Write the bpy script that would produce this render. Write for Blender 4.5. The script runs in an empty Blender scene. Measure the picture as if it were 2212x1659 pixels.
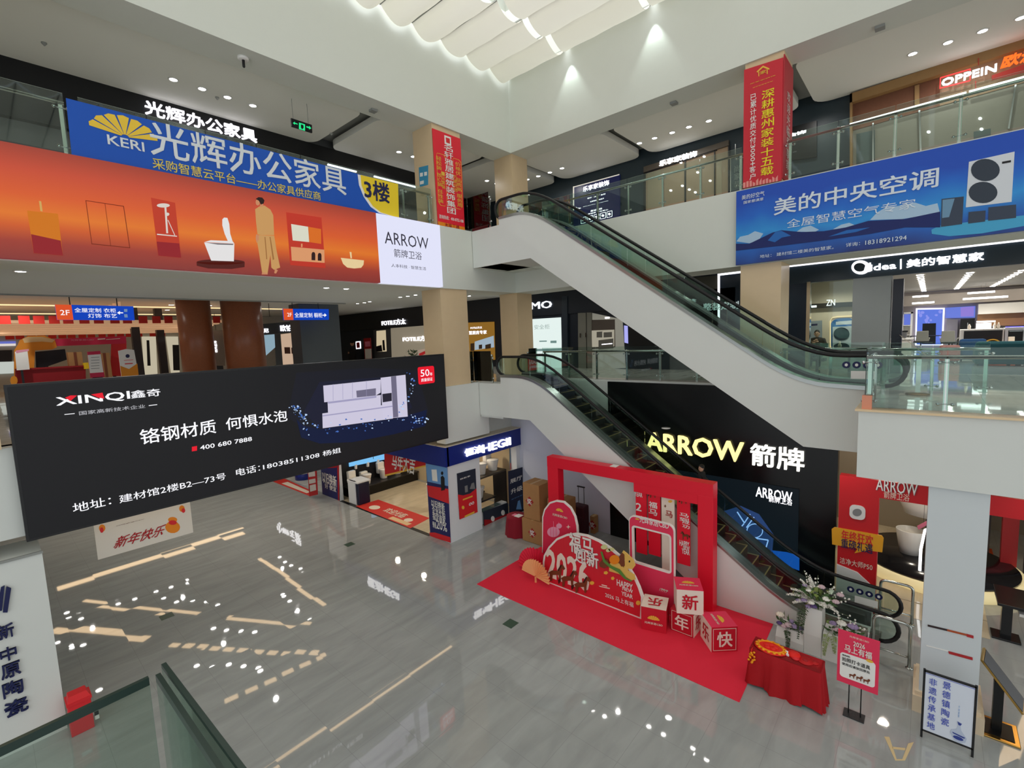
import bpy, bmesh, math, random
from mathutils import Vector, Matrix
random.seed(7)
S = bpy.context.scene
COL = S.collection

# ---------------------------------------------------------------- camera
W, H = 2212, 1659
FPX = 1022.256
YAW, PITCH, ROLL = [math.radians(a) for a in (41.51047444, -5.78607538, -2.29079366)]
ZC = 6.8
f_ = Vector((math.cos(PITCH)*math.cos(YAW), math.cos(PITCH)*math.sin(YAW), math.sin(PITCH)))
r0 = Vector((math.sin(YAW), -math.cos(YAW), 0)); u0 = r0.cross(f_)
r_ = r0*math.cos(ROLL) + u0*math.sin(ROLL); u_ = -r0*math.sin(ROLL) + u0*math.cos(ROLL)
CAM = Vector((0, 0, ZC))
cd = bpy.data.cameras.new('camera'); cam = bpy.data.objects.new('camera', cd); COL.objects.link(cam)
cd.sensor_fit = 'HORIZONTAL'; cd.sensor_width = 36.0; cd.lens = FPX/W*36.0
cd.clip_start = 0.05; cd.clip_end = 200
cam.matrix_world = Matrix(((r_.x, u_.x, -f_.x, 0), (r_.y, u_.y, -f_.y, 0), (r_.z, u_.z, -f_.z, ZC), (0, 0, 0, 1)))
S.camera = cam

# ---------------------------------------------------------------- world, exposure
S.view_settings.view_transform = 'Standard'; S.view_settings.look = 'None'
S.view_settings.gamma = 1.0; S.view_settings.use_curve_mapping = False
S.view_settings.exposure = 0.0
wd = bpy.data.worlds.new('world'); S.world = wd; wd.use_nodes = True
bg = wd.node_tree.nodes['Background']
bg.inputs[0].default_value = (0.93, 0.97, 1.0, 1); bg.inputs[1].default_value = 1.1
cy = S.cycles
cy.max_bounces = 7; cy.diffuse_bounces = 4; cy.glossy_bounces = 4; cy.transmission_bounces = 4
cy.transparent_max_bounces = 14; cy.caustics_reflective = False; cy.caustics_refractive = False
cy.sample_clamp_indirect = 3.0; cy.use_denoising = True; cy.blur_glossy = 0.3

def lamp(name, kind, loc, power, color=(1, 1, 1), size=1.0, size_y=None, rot=(0, 0, 0), spot=None, radius=0.1):
    l = bpy.data.lights.new(name, kind); l.energy = power; l.color = color
    if kind == 'AREA':
        l.shape = 'RECTANGLE'; l.size = size; l.size_y = size_y or size
    else:
        l.shadow_soft_size = radius
    if kind == 'SPOT':
        l.spot_size = math.radians(spot or 100); l.spot_blend = 0.6
    o = bpy.data.objects.new(name, l); COL.objects.link(o); o.location = loc; o.rotation_euler = rot
    return o
# daylight over the fabric skylight, and the two floods that shine down past its edge
lamp('skylight_daylight', 'AREA', (6.5, 5.2, 18.2), 780, (0.96, 1.0, 1.0), 14.5, 13.0)
for yy in (9.0, 6.16):
    lamp('skylight_flood', 'SPOT', (13.5, yy, 15.62), 70, (0.85, 1.0, 0.97), rot=(0, math.radians(4), 0), spot=70, radius=0.03)

# the light of the many downlights of each storey, gathered in a few spots; last one added to brighten the red portal
for x, y, z, p in ((5, 14.68, 13.55, 330), (-2, 14.68, 13.55, 300), (11.3, 14.7, 13.55, 200), (16.8, 12.5, 13.55, 200), (16.8, 7, 13.55, 260), (16.75, -.3, 13.55, 260), (16.75, 3, 13.55, 160),
                   (2.5, 14.6, 8.33, 170), (7.2, 14.6, 8.33, 170), (6, 21.5, 8.6, 230), (1, 22.5, 8.6, 230), (7.5, 26.0, 8.2, 260), (0, 28, 8.2, 300), (10.4, 15.2, 8.7, 140), (13.2, 20, 8.7, 230), (16, 14, 8.7, 140), (16, 9, 8.7, 110), (16, 2.6, 8.7, 110), (15.5, -2, 8.7, 120),
                   (5, 19, 3.95, 150), (5, 24, 3.95, 150), (7.7, 19, 3.95, 110), (8.8, 23, 3.95, 140), (2, 24, 3.95, 150), (5, 14.5, 3.95, 100), (12.6, -2.5, 3.95, 150), (12.4, 1.6, 4.1, 150)):
    lamp('downlight_fill', 'SPOT', (x, y, z), p*((.42 if z > 10 else .5) if z > 5 else .34), (1, .98, .94), spot=165, radius=.06)

# ---------------------------------------------------------------- colours and materials
def lin(c):
    return tuple(((x/255)/12.92 if x/255 <= 0.04045 else ((x/255+0.055)/1.055)**2.4) for x in c)
MATS = {}
def mat(name, rgb, rough=0.5, metal=0.0, spec=0.4, emit=None, k=1.0, bump=0.0, noise=0.0, scale=30.0, alpha=None):
    if name in MATS: return MATS[name]
    m = bpy.data.materials.new(name); m.use_nodes = True; MATS[name] = m
    nt = m.node_tree; b = nt.nodes['Principled BSDF']; c = (*lin(rgb), 1)
    b.inputs['Base Color'].default_value = c; b.inputs['Roughness'].default_value = rough
    b.inputs['Metallic'].default_value = metal; b.inputs['Specular IOR Level'].default_value = spec
    if noise or bump:
        tc = nt.nodes.new('ShaderNodeTexCoord'); no = nt.nodes.new('ShaderNodeTexNoise')
        no.inputs['Scale'].default_value = scale; no.inputs['Detail'].default_value = 4
        nt.links.new(tc.outputs['Object'], no.inputs['Vector'])
        if noise:
            mx = nt.nodes.new('ShaderNodeMix'); mx.data_type = 'RGBA'
            mx.inputs['A'].default_value = (*[v*(1-noise) for v in c[:3]], 1)
            mx.inputs['B'].default_value = (*[min(1, v*(1+noise)) for v in c[:3]], 1)
            nt.links.new(no.outputs['Fac'], mx.inputs['Factor']); nt.links.new(mx.outputs['Result'], b.inputs['Base Color'])
        if bump:
            bp = nt.nodes.new('ShaderNodeBump'); bp.inputs['Strength'].default_value = bump; bp.inputs['Distance'].default_value = 0.01
            nt.links.new(no.outputs['Fac'], bp.inputs['Height']); nt.links.new(bp.outputs['Normal'], b.inputs['Normal'])
    if emit is not None:
        b.inputs['Emission Color'].default_value = (*lin(emit), 1); b.inputs['Emission Strength'].default_value = k
        m.cycles.emission_sampling = 'NONE' if k < 6 else 'AUTO'
    return m
def lit(name, rgb, k=1.0):
    """a lit face: screen, light box, sign letter"""
    return mat(name, [v*0.25 for v in rgb], 0.4, emit=rgb, k=k, spec=0.2)
def glass(name, tint=(0.80, 0.90, 0.86), refl=0.10, thick=True):
    if name in MATS: return MATS[name]
    m = bpy.data.materials.new(name); m.use_nodes = True; MATS[name] = m
    nt = m.node_tree; nt.nodes.clear()
    o = nt.nodes.new('ShaderNodeOutputMaterial'); mx = nt.nodes.new('ShaderNodeMixShader')
    t = nt.nodes.new('ShaderNodeBsdfTransparent'); t.inputs[0].default_value = (*tint, 1)
    g = nt.nodes.new('ShaderNodeBsdfGlossy'); g.inputs['Roughness'].default_value = 0.02; g.inputs[0].default_value = (0.9, 0.95, 0.93, 1)
    fr = nt.nodes.new('ShaderNodeFresnel'); fr.inputs[0].default_value = 1.45
    mth = nt.nodes.new('ShaderNodeMath'); mth.operation = 'MULTIPLY'; mth.inputs[1].default_value = refl/0.04*0.5
    nt.links.new(fr.outputs[0], mth.inputs[0]); nt.links.new(mth.outputs[0], mx.inputs[0])
    nt.links.new(t.outputs[0], mx.inputs[1]); nt.links.new(g.outputs[0], mx.inputs[2]); nt.links.new(mx.outputs[0], o.inputs[0])
    return m

WHITE = mat('white_plaster', (222, 225, 216), 0.75, noise=0.015, scale=3)
WALL = mat('white_wall_panel', (222, 225, 220), 0.6, noise=0.02, scale=2)
CEIL = mat('ceiling_paint', (240, 240, 232), 0.85)
CEIL2 = mat('ceiling_grey', (224, 226, 222), 0.85)
GREYC = mat('slot_grey', (150, 152, 148), 0.9)
BEIGE = mat('beige_stone', (222, 196, 158), 0.25, noise=0.04, scale=4)
TEAL = mat('dark_teal_wall', (47, 60, 68), 0.4)
NAVYW = mat('dark_navy_wall', (22, 30, 40), 0.3)
BLACK = mat('black_panel', (10, 11, 12), 0.35)
DARK = mat('dark_plastic', (28, 28, 30), 0.4)
STEEL = mat('brushed_steel', (190, 192, 190), 0.22, 1.0)
CHROME = mat('chrome', (225, 227, 228), 0.08, 1.0)
RAIL = mat('stainless_rail', (200, 205, 200), 0.16, 1.0)
RUBBER = mat('black_rubber', (16, 16, 17), 0.45)
RED = mat('red_board', (234, 30, 52), 0.45)
REDD = mat('deep_red', (170, 12, 22), 0.55)
REDP = mat('poster_red', (222, 36, 44), 0.5)
PINKR = mat('pinkish_red', (236, 54, 90), 0.5)
CARPET = mat('red_carpet', (240, 42, 68), 0.95, bump=0.3, scale=300, noise=0.05)
CREAM = mat('cream', (238, 226, 208), 0.6)
PWHITE = mat('print_white', (245, 243, 238), 0.55)
PGREY = mat('print_grey', (130, 130, 130), 0.55)
PBLACK = mat('print_black', (16, 16, 20), 0.5)
PBLUE = mat('print_blue', (14, 92, 196), 0.5)
PNAVY = mat('print_navy', (18, 26, 78), 0.5)
PYEL = mat('print_yellow', (246, 206, 30), 0.5)
PGOLD = mat('print_gold', (240, 190, 70), 0.5)
PORANGE = mat('print_orange', (240, 140, 24), 0.5)
PGREEN = mat('print_green', (90, 140, 60), 0.5)
PBROWN = mat('print_brown', (120, 62, 36), 0.5)
PSKY = mat('print_sky', (110, 160, 215), 0.5)
PPURPLE = mat('print_purple', (90, 60, 150), 0.5)
PPINK = mat('print_pink', (240, 130, 160), 0.5)
GLASS = glass('clear_green_glass')
GLASSR = glass('railing_glass', (0.86, 0.93, 0.90), 0.08)
LEDW = lit('white_led', (255, 255, 255), 3.2)
LEDP = lit('letter_led', (250, 248, 255), 2.0)
LEDWARM = lit('warm_led', (255, 214, 160), 1.4); COVE = lit('cove_led', (255, 218, 170), 3.4)

# ---------------------------------------------------------------- mesh builder
class MB:
    def __init__(s): s.v = []; s.f = []; s.m = []; s.sm = []
    def add(s, vs, fs, mi=0, smooth=False):
        o = len(s.v); s.v += [tuple(v) for v in vs]
        for f in fs: s.f.append([i+o for i in f]); s.m.append(mi); s.sm.append(smooth)
        return s
    def box(s, x0, x1, y0, y1, z0, z1, mi=0):
        x0, x1 = min(x0, x1), max(x0, x1); y0, y1 = min(y0, y1), max(y0, y1); z0, z1 = min(z0, z1), max(z0, z1)
        vs = [(x, y, z) for z in (z0, z1) for y in (y0, y1) for x in (x0, x1)]
        return s.add(vs, [(0, 2, 3, 1), (4, 5, 7, 6), (0, 1, 5, 4), (2, 6, 7, 3), (0, 4, 6, 2), (1, 3, 7, 5)], mi)
    def prism(s, pts, vec, mi=0, smooth=False):
        """closed polygon of 3D points pushed along vec"""
        vec = Vector(vec); n = len(pts); a = [Vector(p) for p in pts]; b = [p+vec for p in a]
        nn = Vector((0, 0, 0))
        for i in range(n): nn += a[i].cross(a[(i+1) % n])
        if nn.dot(vec) > 0: a.reverse(); b.reverse()
        return s.add(a+b, [tuple(range(n)), tuple(range(2*n-1, n-1, -1))] + [(i, n+i, n+(i+1) % n, (i+1) % n) for i in range(n)], mi, smooth)
    def tube(s, path, r, n=8, mi=0, cap=True, r2=None):
        P = [Vector(p) for p in path]; vs = []; k = len(P); up = None
        for i, p in enumerate(P):
            t = (P[min(i+1, k-1)]-P[max(i-1, 0)]).normalized()
            if up is None: up = Vector((0, 0, 1)) if abs(t.z) < 0.9 else Vector((1, 0, 0))
            a = t.cross(up).normalized(); up = a.cross(t).normalized()
            rr = r if r2 is None else r+(r2-r)*i/(k-1)
            for j in range(n):
                w = 2*math.pi*j/n; vs.append(p+a*rr*math.cos(w)+up*rr*math.sin(w))
        fs = [(i*n+j, (i+1)*n+j, (i+1)*n+(j+1) % n, i*n+(j+1) % n) for i in range(k-1) for j in range(n)]
        if cap: fs += [tuple(range(n)), tuple((k-1)*n+j for j in reversed(range(n)))]
        return s.add(vs, fs, mi, True)
    def lathe(s, c, prof, n=24, mi=0, sx=1.0, sy=1.0, axis='z'):
        """profile of (radius, height) turned about the vertical through c"""
        vs = []
        for r, h in prof:
            for j in range(n):
                w = 2*math.pi*j/n; p = (r*sx*math.cos(w), r*sy*math.sin(w), h)
                if axis == 'x': p = (-p[2], p[0], p[1])
                if axis == 'y': p = (p[0], -p[2], p[1])
                vs.append((c[0]+p[0], c[1]+p[1], c[2]+p[2]))
        k = len(prof)
        fs = [(i*n+j, i*n+(j+1) % n, (i+1)*n+(j+1) % n, (i+1)*n+j) for i in range(k-1) for j in range(n)]
        fs += [tuple(reversed(range(n))), tuple((k-1)*n+j for j in range(n))]
        return s.add(vs, fs, mi, True)
    def ball(s, c, rx, ry=None, rz=None, n=10, m=7, mi=0):
        ry = ry or rx; rz = rz or rx
        prof = [(math.sin(math.pi*i/m), -math.cos(math.pi*i/m)) for i in range(m+1)]
        vs = [(c[0]+rx*r*math.cos(2*math.pi*j/n), c[1]+ry*r*math.sin(2*math.pi*j/n), c[2]+rz*h) for r, h in prof for j in range(n)]
        return s.add(vs, [(i*n+j, i*n+(j+1) % n, (i+1)*n+(j+1) % n, (i+1)*n+j) for i in range(m) for j in range(n)], mi, True)
    def quad(s, a, b, c, d, mi=0): return s.add([a, b, c, d], [(0, 1, 2, 3)], mi)
    def move(s, M): s.v = [tuple(M @ Vector(v)) for v in s.v]; return s
    def obj(s, name, m, parent=None, bevel=0.0):
        me = bpy.data.meshes.new(name); me.from_pydata(s.v, [], s.f)
        ms = m if isinstance(m, (list, tuple)) else [m]
        for x in ms: me.materials.append(x)
        me.polygons.foreach_set('material_index', s.m); me.polygons.foreach_set('use_smooth', s.sm); me.update()
        o = bpy.data.objects.new(name, me); COL.objects.link(o)
        if parent is not None: hang(o, parent)
        if bevel:
            b = o.modifiers.new('b', 'BEVEL'); b.width = bevel; b.segments = 2; b.limit_method = 'ANGLE'
        return o
ORIG = {}
def origin(o):
    p = Vector((0, 0, 0))
    while o is not None: p += Vector(o.location); o = o.parent
    return p
def hang(o, parent):
    """make o (built in world coordinates) a child of parent"""
    o.location = -origin(parent); o.parent = parent
    return o
def tag(o, label=None, cat=None, group=None, kind=None):
    if label: o['label'] = label
    if cat: o['category'] = cat
    if group: o['group'] = group
    if kind: o['kind'] = kind
    return o
def thing(name, label, cat, loc=(0, 0, 0), group=None):
    o = bpy.data.objects.new(name, None); COL.objects.link(o); o.location = loc; o.empty_display_size = 0.1
    return tag(o, label, cat, group)
def struct(name, mb, m, **k): return tag(mb.obj(name, m, **k), kind='structure')
def copy_tree(o, parent=None, loc=None, rz=None):
    c = o.copy(); COL.objects.link(c)
    if parent is not None: c.parent = parent
    for ch in list(o.children): copy_tree(ch, c)
    if loc is not None: c.location = loc
    if rz is not None: c.rotation_euler = (0, 0, rz)
    return c

# ---------------------------------------------------------------- flat faces that carry print and letters
class Face:
    """a flat face in the place: origin, right and up vectors; d is the distance in front of it"""
    def __init__(s, o, u, v):
        s.o = Vector(o); s.u = Vector(u).normalized(); s.v = Vector(v).normalized(); s.n = s.u.cross(s.v)
    def P(s, u, v, d=0.0): return s.o+s.u*u+s.v*v+s.n*d
    def at(s, px, py):
        d = f_*FPX + r_*(px-W/2) - u_*(py-H/2)
        t = (s.o-CAM).dot(s.n)/d.dot(s.n); p = CAM+d*t-s.o
        return p.dot(s.u), p.dot(s.v)
def FY(y): return Face((0, y, 0), (1, 0, 0), (0, 0, 1))
def FX(x): return Face((x, 0, 0), (0, -1, 0), (0, 0, 1))
def FZ(z): return Face((0, 0, z), (0, -1, 0), (1, 0, 0))
def at(px, py, face): return face.P(*face.at(px, py))

def art(parent, name, face, polys, m, d=0.004, t=0.004, px=True, n=None):
    """printed or cut shapes lying on a face: outlines in the photograph's measure, put on that face"""
    first = None; mb = MB()
    for pl in polys:
        q = [face.at(*p) if px else p for p in pl]
        mb.prism([face.P(u, v, d) for u, v in q], face.n*t)
        if 1 < len(polys) <= 9 and name in SEPARATE:          # countable pieces: each a part of its own
            o = mb.obj(name, m, parent); first = first or o; mb = MB()
    return first or mb.obj(name, m, parent)
SEPARATE = set("""cloud ridge_light appliance_picture dark_unit_picture fan_grille red_band bracket grey_door steel_handle glazing_bar dark_frame arch gold_ingot flower pale_door spot_lamp brown_bay
grey_poster oven_picture bright_bay dark_door picture product icon gold_tag white_shape black_step blue_picture white_picture lit_rail red_ornament gold_ornament sheet fold""".split())
def ell(cx, cy, rx, ry, n=24, a0=0, a1=360):
    k = n if a1-a0 >= 360 else n+1
    return [(cx+rx*math.cos(math.radians(a0+(a1-a0)*i/n)), cy+ry*math.sin(math.radians(a0+(a1-a0)*i/n))) for i in range(k)]
def rrect(x0, y0, x1, y1, r, n=5):
    out = []
    for cx, cy, a in ((x1-r, y1-r, 0), (x0+r, y1-r, 90), (x0+r, y0+r, 180), (x1-r, y0+r, 270)):
        out += [(cx+r*math.cos(math.radians(a+90*i/n)), cy+r*math.sin(math.radians(a+90*i/n))) for i in range(n+1)]
    return out
TXT = {}
LIFT = .0012
def glyphs(s, bold, res=2):
    k = (s, bold, res)
    if k not in TXT:
        c = bpy.data.curves.new('t', 'FONT'); c.body = s; c.resolution_u = res; c.offset = 0
        o = bpy.data.objects.new('t', c); COL.objects.link(o)
        dg = bpy.context.evaluated_depsgraph_get(); me = bpy.data.meshes.new_from_object(o.evaluated_get(dg))
        vs = [(v.co.x, v.co.y) for v in me.vertices]; fs = [tuple(p.vertices) for p in me.polygons]
        bpy.data.objects.remove(o); bpy.data.curves.remove(c); bpy.data.meshes.remove(me)
        kk = [0]*len(vs)
        x0 = min(v[0] for v in vs); x1 = max(v[0] for v in vs); y0 = min(v[1] for v in vs); y1 = max(v[1] for v in vs)
        if bold > 0.006:                       # heavier strokes: the outline repeated a hair to each side
            n = len(vs); base, bf = vs, fs; vs, fs, kk = [], [], []; q = bold*.38
            for i, (a, b) in enumerate(((-q, -q), (q, -q), (q, q), (-q, q))):
                vs += [(x+a, y+b) for x, y in base]; kk += [i]*n; fs += [tuple(j+n*i for j in f) for f in bf]
            x0 -= q; x1 += q; y0 -= q; y1 += q
        TXT[k] = ([((x-x0)/(x1-x0), (y-y0)/(y1-y0)) for x, y in vs], fs, kk)
    return TXT[k]
def solid(mb, face, vs, fs, d, t, kk, mi=0):
    """outline faces given a thickness t in front of the face"""
    n = len(vs); e = {}
    for f in fs:
        for i in range(len(f)):
            a, b = f[i], f[(i+1) % len(f)]; e[(a, b)] = 1
    side = [(b, a, n+a, n+b) for (a, b) in e if (b, a) not in e]
    pa = [face.P(u, v, d) for u, v in vs]; pb = [face.P(u, v, d+t+k*LIFT) for (u, v), k in zip(vs, kk)]
    a = vs[fs[0][0]]; b = vs[fs[0][1]]; c = vs[fs[0][2]]
    if (b[0]-a[0])*(c[1]-a[1])-(b[1]-a[1])*(c[0]-a[0]) < 0:
        fs = [tuple(reversed(f)) for f in fs]; side = [tuple(reversed(f)) for f in side]
    mb.add(pa+pb, [tuple(i+n for i in f) for f in fs]+([tuple(reversed(f)) for f in side] if t > 0.011 else []), mi)
def text(parent, s, face, bl, tr, m, bold=0.012, d=0.006, t=0.006, name='lettering', px=True, skew=0.0, mb=None):
    """letters fitted between a bottom-left and a top-right corner on a face"""
    u0, v0 = face.at(*bl) if px else bl; u1, v1 = face.at(*tr) if px else tr
    own = mb is None; mb = mb or MB()
    vs, fs, kk = glyphs(s, bold)
    solid(mb, face, [(u0+(u1-u0)*(x+skew*y), v0+(v1-v0)*y) for x, y in vs], fs, d, t, kk)
    return mb.obj(name, m, parent) if own else mb
def vtext(parent, s, face, bl, tr, m, bold=0.012, d=0.006, t=0.006, name='lettering', gap=0.12, turn='', px=True):
    """letters one under another"""
    u0, v0 = face.at(*bl) if px else bl; u1, v1 = face.at(*tr) if px else tr
    mb = MB(); h = (v1-v0)/sum(0.62 if c in turn else (0.5 if c == ' ' else 1) for c in s); y = v1
    for c in s:
        hh = h*(0.62 if c in turn else (0.5 if c == ' ' else 1)); y -= hh
        if c == ' ': continue
        vs, fs, kk = glyphs(c, bold)
        a, b = y+hh*gap/2, y+hh*(1-gap/2)
        if c in turn: pts = [(u0+(u1-u0)*(0.12+0.76*yy), b-(b-a)*x) for x, yy in vs]
        else: pts = [(u0+(u1-u0)*x, a+(b-a)*yy) for x, yy in vs]
        solid(mb, face, pts, fs, d, t, kk)
    return mb.obj(name, m, parent)
def board(parent, name, face, x0, y0, x1, y1, m, t=0.04, d=0.0, px=False):
    """a slab standing on a face between two corners"""
    if px: (x0, y0), (x1, y1) = face.at(x0, y0), face.at(x1, y1)
    mb = MB().prism([face.P(x0, y0, d), face.P(x1, y0, d), face.P(x1, y1, d), face.P(x0, y1, d)], face.n*t)
    return mb.obj(name, m, parent)
def fan_polys(cx, cy, r0, r1, a0, a1, n, squash=1.0, gap=0.16):
    out = []; da = (a1-a0)/n
    for i in range(n):
        b0 = math.radians(a0+da*(i+gap/2)); b1 = math.radians(a0+da*(i+1-gap/2)); bm = (b0+b1)/2
        out.append([(cx+r0*math.cos(b0), cy+r0*math.sin(b0)*squash), (cx+r1*math.cos(b0), cy+r1*math.sin(b0)*squash),
                    (cx+r1*1.05*math.cos(bm), cy+r1*1.05*math.sin(bm)*squash), (cx+r1*math.cos(b1), cy+r1*math.sin(b1)*squash),
                    (cx+r0*math.cos(b1), cy+r0*math.sin(b1)*squash)])
    return out
# ================================================================ the setting
def floor_mat(name, base, tile, rough, tilt, line=(100, 100, 96), k=0.5):
    m = bpy.data.materials.new(name); m.use_nodes = True; nt = m.node_tree; L = nt.links; N = nt.nodes.new
    b = nt.nodes['Principled BSDF']; b.inputs['Roughness'].default_value = rough; b.inputs['Specular IOR Level'].default_value = k
    g = N('ShaderNodeNewGeometry'); sc = N('ShaderNodeVectorMath'); sc.operation = 'SCALE'; sc.inputs['Scale'].default_value = 1/tile
    L.new(g.outputs['Position'], sc.inputs[0])
    fl = N('ShaderNodeVectorMath'); fl.operation = 'FLOOR'; L.new(sc.outputs[0], fl.inputs[0])
    wn = N('ShaderNodeTexWhiteNoise'); wn.noise_dimensions = '2D'; L.new(fl.outputs[0], wn.inputs['Vector'])
    sub = N('ShaderNodeVectorMath'); sub.operation = 'SUBTRACT'; sub.inputs[1].default_value = (0.5, 0.5, 0.5); L.new(wn.outputs['Color'], sub.inputs[0])
    s2 = N('ShaderNodeVectorMath'); s2.operation = 'MULTIPLY'; s2.inputs[1].default_value = (tilt, tilt, 0); L.new(sub.outputs[0], s2.inputs[0])
    ad = N('ShaderNodeVectorMath'); ad.operation = 'ADD'; L.new(g.outputs['Normal'], ad.inputs[0]); L.new(s2.outputs[0], ad.inputs[1])
    no = N('ShaderNodeVectorMath'); no.operation = 'NORMALIZE'; L.new(ad.outputs[0], no.inputs[0]); L.new(no.outputs[0], b.inputs['Normal'])
    fr = N('ShaderNodeVectorMath'); fr.operation = 'FRACTION'; L.new(sc.outputs[0], fr.inputs[0])
    sp = N('ShaderNodeSeparateXYZ'); L.new(fr.outputs[0], sp.inputs[0])
    mi = []
    for ax in ('X', 'Y'):
        a = N('ShaderNodeMath'); a.operation = 'LESS_THAN'; a.inputs[1].default_value = 0.006; L.new(sp.outputs[ax], a.inputs[0]); mi.append(a)
    mxx = N('ShaderNodeMath'); mxx.operation = 'MAXIMUM'; L.new(mi[0].outputs[0], mxx.inputs[0]); L.new(mi[1].outputs[0], mxx.inputs[1])
    mp = N('ShaderNodeMapping'); mp.inputs['Scale'].default_value = (0.5, 2.2, 1); mp.inputs['Rotation'].default_value = (0, 0, 0.5)
    L.new(g.outputs['Position'], mp.inputs[0]); ns = N('ShaderNodeTexNoise'); ns.inputs['Scale'].default_value = 1.6; ns.inputs['Detail'].default_value = 7
    ns.inputs['Distortion'].default_value = 0.7
    L.new(mp.outputs[0], ns.inputs['Vector'])
    c = lin(base); rp = N('ShaderNodeValToRGB'); rp.color_ramp.elements[0].position = 0.3; rp.color_ramp.elements[1].position = 0.72
    rp.color_ramp.elements[0].color = (*[v*0.9 for v in c], 1); rp.color_ramp.elements[1].color = (*[v*1.12 for v in c], 1)
    L.new(ns.outputs['Fac'], rp.inputs[0])
    mx = N('ShaderNodeMix'); mx.data_type = 'RGBA'; mx.inputs['B'].default_value = (*lin(line), 1)
    L.new(mxx.outputs[0], mx.inputs['Factor']); L.new(rp.outputs[0], mx.inputs['A']); L.new(mx.outputs['Result'], b.inputs['Base Color'])
    return m
TILE = floor_mat('polished_grey_tile', (170, 173, 171), 0.87, 0.03, 0.012, (150, 152, 150), 1.0)
TILE2 = floor_mat('polished_light_tile', (206, 204, 194), 0.8, 0.04, 0.008, (150, 150, 142), 0.6)
SHOPT = floor_mat('shop_beige_tile', (214, 200, 172), 0.8, 0.08, 0.004, (190, 176, 150))
Z2, Z3 = 5.25, 10.35
XB, YA = 13.65, 11.7          # faces of the back and the left balcony

struct('floor', MB().box(-14, 45, -14, 46, -0.2, 0), TILE)
# second storey: slab with its pale edge, floor finish, and the ceiling under it
def slab(name, poly, z0, z1, m): return struct(name, MB().prism([(x, y, z0) for x, y in poly], (0, 0, z1-z0)), m)
P2 = [(-14, YA+.1), (11.53, YA+.1), (11.53, 10.66), (XB, 10.66), (XB, 0.9), (10.25, 0.9), (10.25, -14), (45, -14), (45, 46), (-14, 46)]
P2b = [(-14, YA+.25), (11.9, YA+.25), (11.9, 10.7), (XB+.2, 10.7), (XB+.2, 0.8), (10.5, 0.8), (10.5, -14), (45, -14), (45, 46), (-14, 46)]
slab('floor_second_storey_slab', P2, 4.04, Z2-.012, WALL)
slab('floor_second_storey', P2b, Z2-.012, Z2, TILE2)
struct('trim_1', MB().prism([(x, y, Z2-.012) for x, y in ((10.2, .95), (10.2, -14), (10.52, -14), (10.52, .8), (11.47, .8), (11.47, .95))], (0, 0, .035)), mat('beige_coping', (232, 205, 165), 0.35))
# deep white fascia of the left balcony, hung behind the big screen
struct('wall_left_fascia', MB().box(-14, 9.85, YA, YA+.45, 3.68, Z2).box(9.85, 11.5, YA, YA+.45, 3.38, Z2), WALL)
struct('wall_left_fascia_end', MB().box(11.5, 11.9, YA, YA+.45, 3.38, 4.04), WALL)
struct('wall_shop_recess', MB().box(11.9, 13.6, 12.15, 12.3, 3.2, 4.04), WALL)
# third storey
P3 = [(-14, YA), (11.47, YA), (11.47, 10.44), (XB, 10.44), (XB, -14), (XB+1.3, -14), (XB+1.3, 13.0), (-14, 13.0)]
slab('wall_upper_balcony_beam', [(-14, YA), (XB, YA), (XB, -14), (XB+1.2, -14), (XB+1.2, 12.9), (-14, 12.9)], 8.4, Z3, WHITE)
slab('floor_third_storey_landing', [(11.53, 10.44), (XB, 10.44), (XB, YA), (11.53, YA)], 9.13, Z3, WHITE)
slab('floor_third_storey', [(-14, YA+.2), (12, YA+.2), (12, 10.5), (XB+.2, 10.5), (XB+.2, -14), (45, -14), (45, 46), (-14, 46)], Z3, Z3+.01, TILE2)
struct('ceiling_second_storey', MB().box(-14, 45, 12.9, 46, 8.78, 8.9).box(14.85, 45, -14, 12.9, 8.78, 8.9), CEIL2)
struct('ceiling_dropped_panel', MB().box(-14, 10.2, 12.9, 17.9, 8.4, 8.78), CEIL2)
struct('trim_2', MB().box(-14, 10.2, 17.86, 17.92, 8.36, 8.42), GREYC)
# white bulkhead walls round the light well
struct('wall_left_bulkhead', MB().box(-14, XB+.9, YA, YA+.95, 13.42, 18.6), WHITE)
struct('wall_right_bulkhead', MB().box(XB, XB+.95, -14, YA, 13.42, 18.6), WHITE)
struct('ceiling_third_storey_backing', MB().box(-14, 45, 12.65, 46, 13.95, 14.1).box(14.6, 45, -14, 12.65, 13.95, 14.1), GREYC)
def rpanel(name, x0, y0, x1, y1):
    struct(name, MB().prism([(x, y, 13.62) for x, y in rrect(x0, y0, x1, y1, 0.45)], (0, 0, 0.2)), CEIL)
rpanel('ceiling_panel_left', -14, 12.85, 8.45, 16.15); rpanel('ceiling_panel_left_corner', 9.0, 12.85, 13.6, 16.15)
rpanel('ceiling_panel_corner', 14.1, 12.85, 18.2, 18.0)
rpanel('ceiling_panel_back_corner', 14.85, 8.75, 18.2, 12.45); rpanel('ceiling_panel_back', 14.85, 3.35, 18.2, 8.35)
rpanel('ceiling_panel_back_right', 14.85, -14, 18.2, 2.95)
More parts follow.
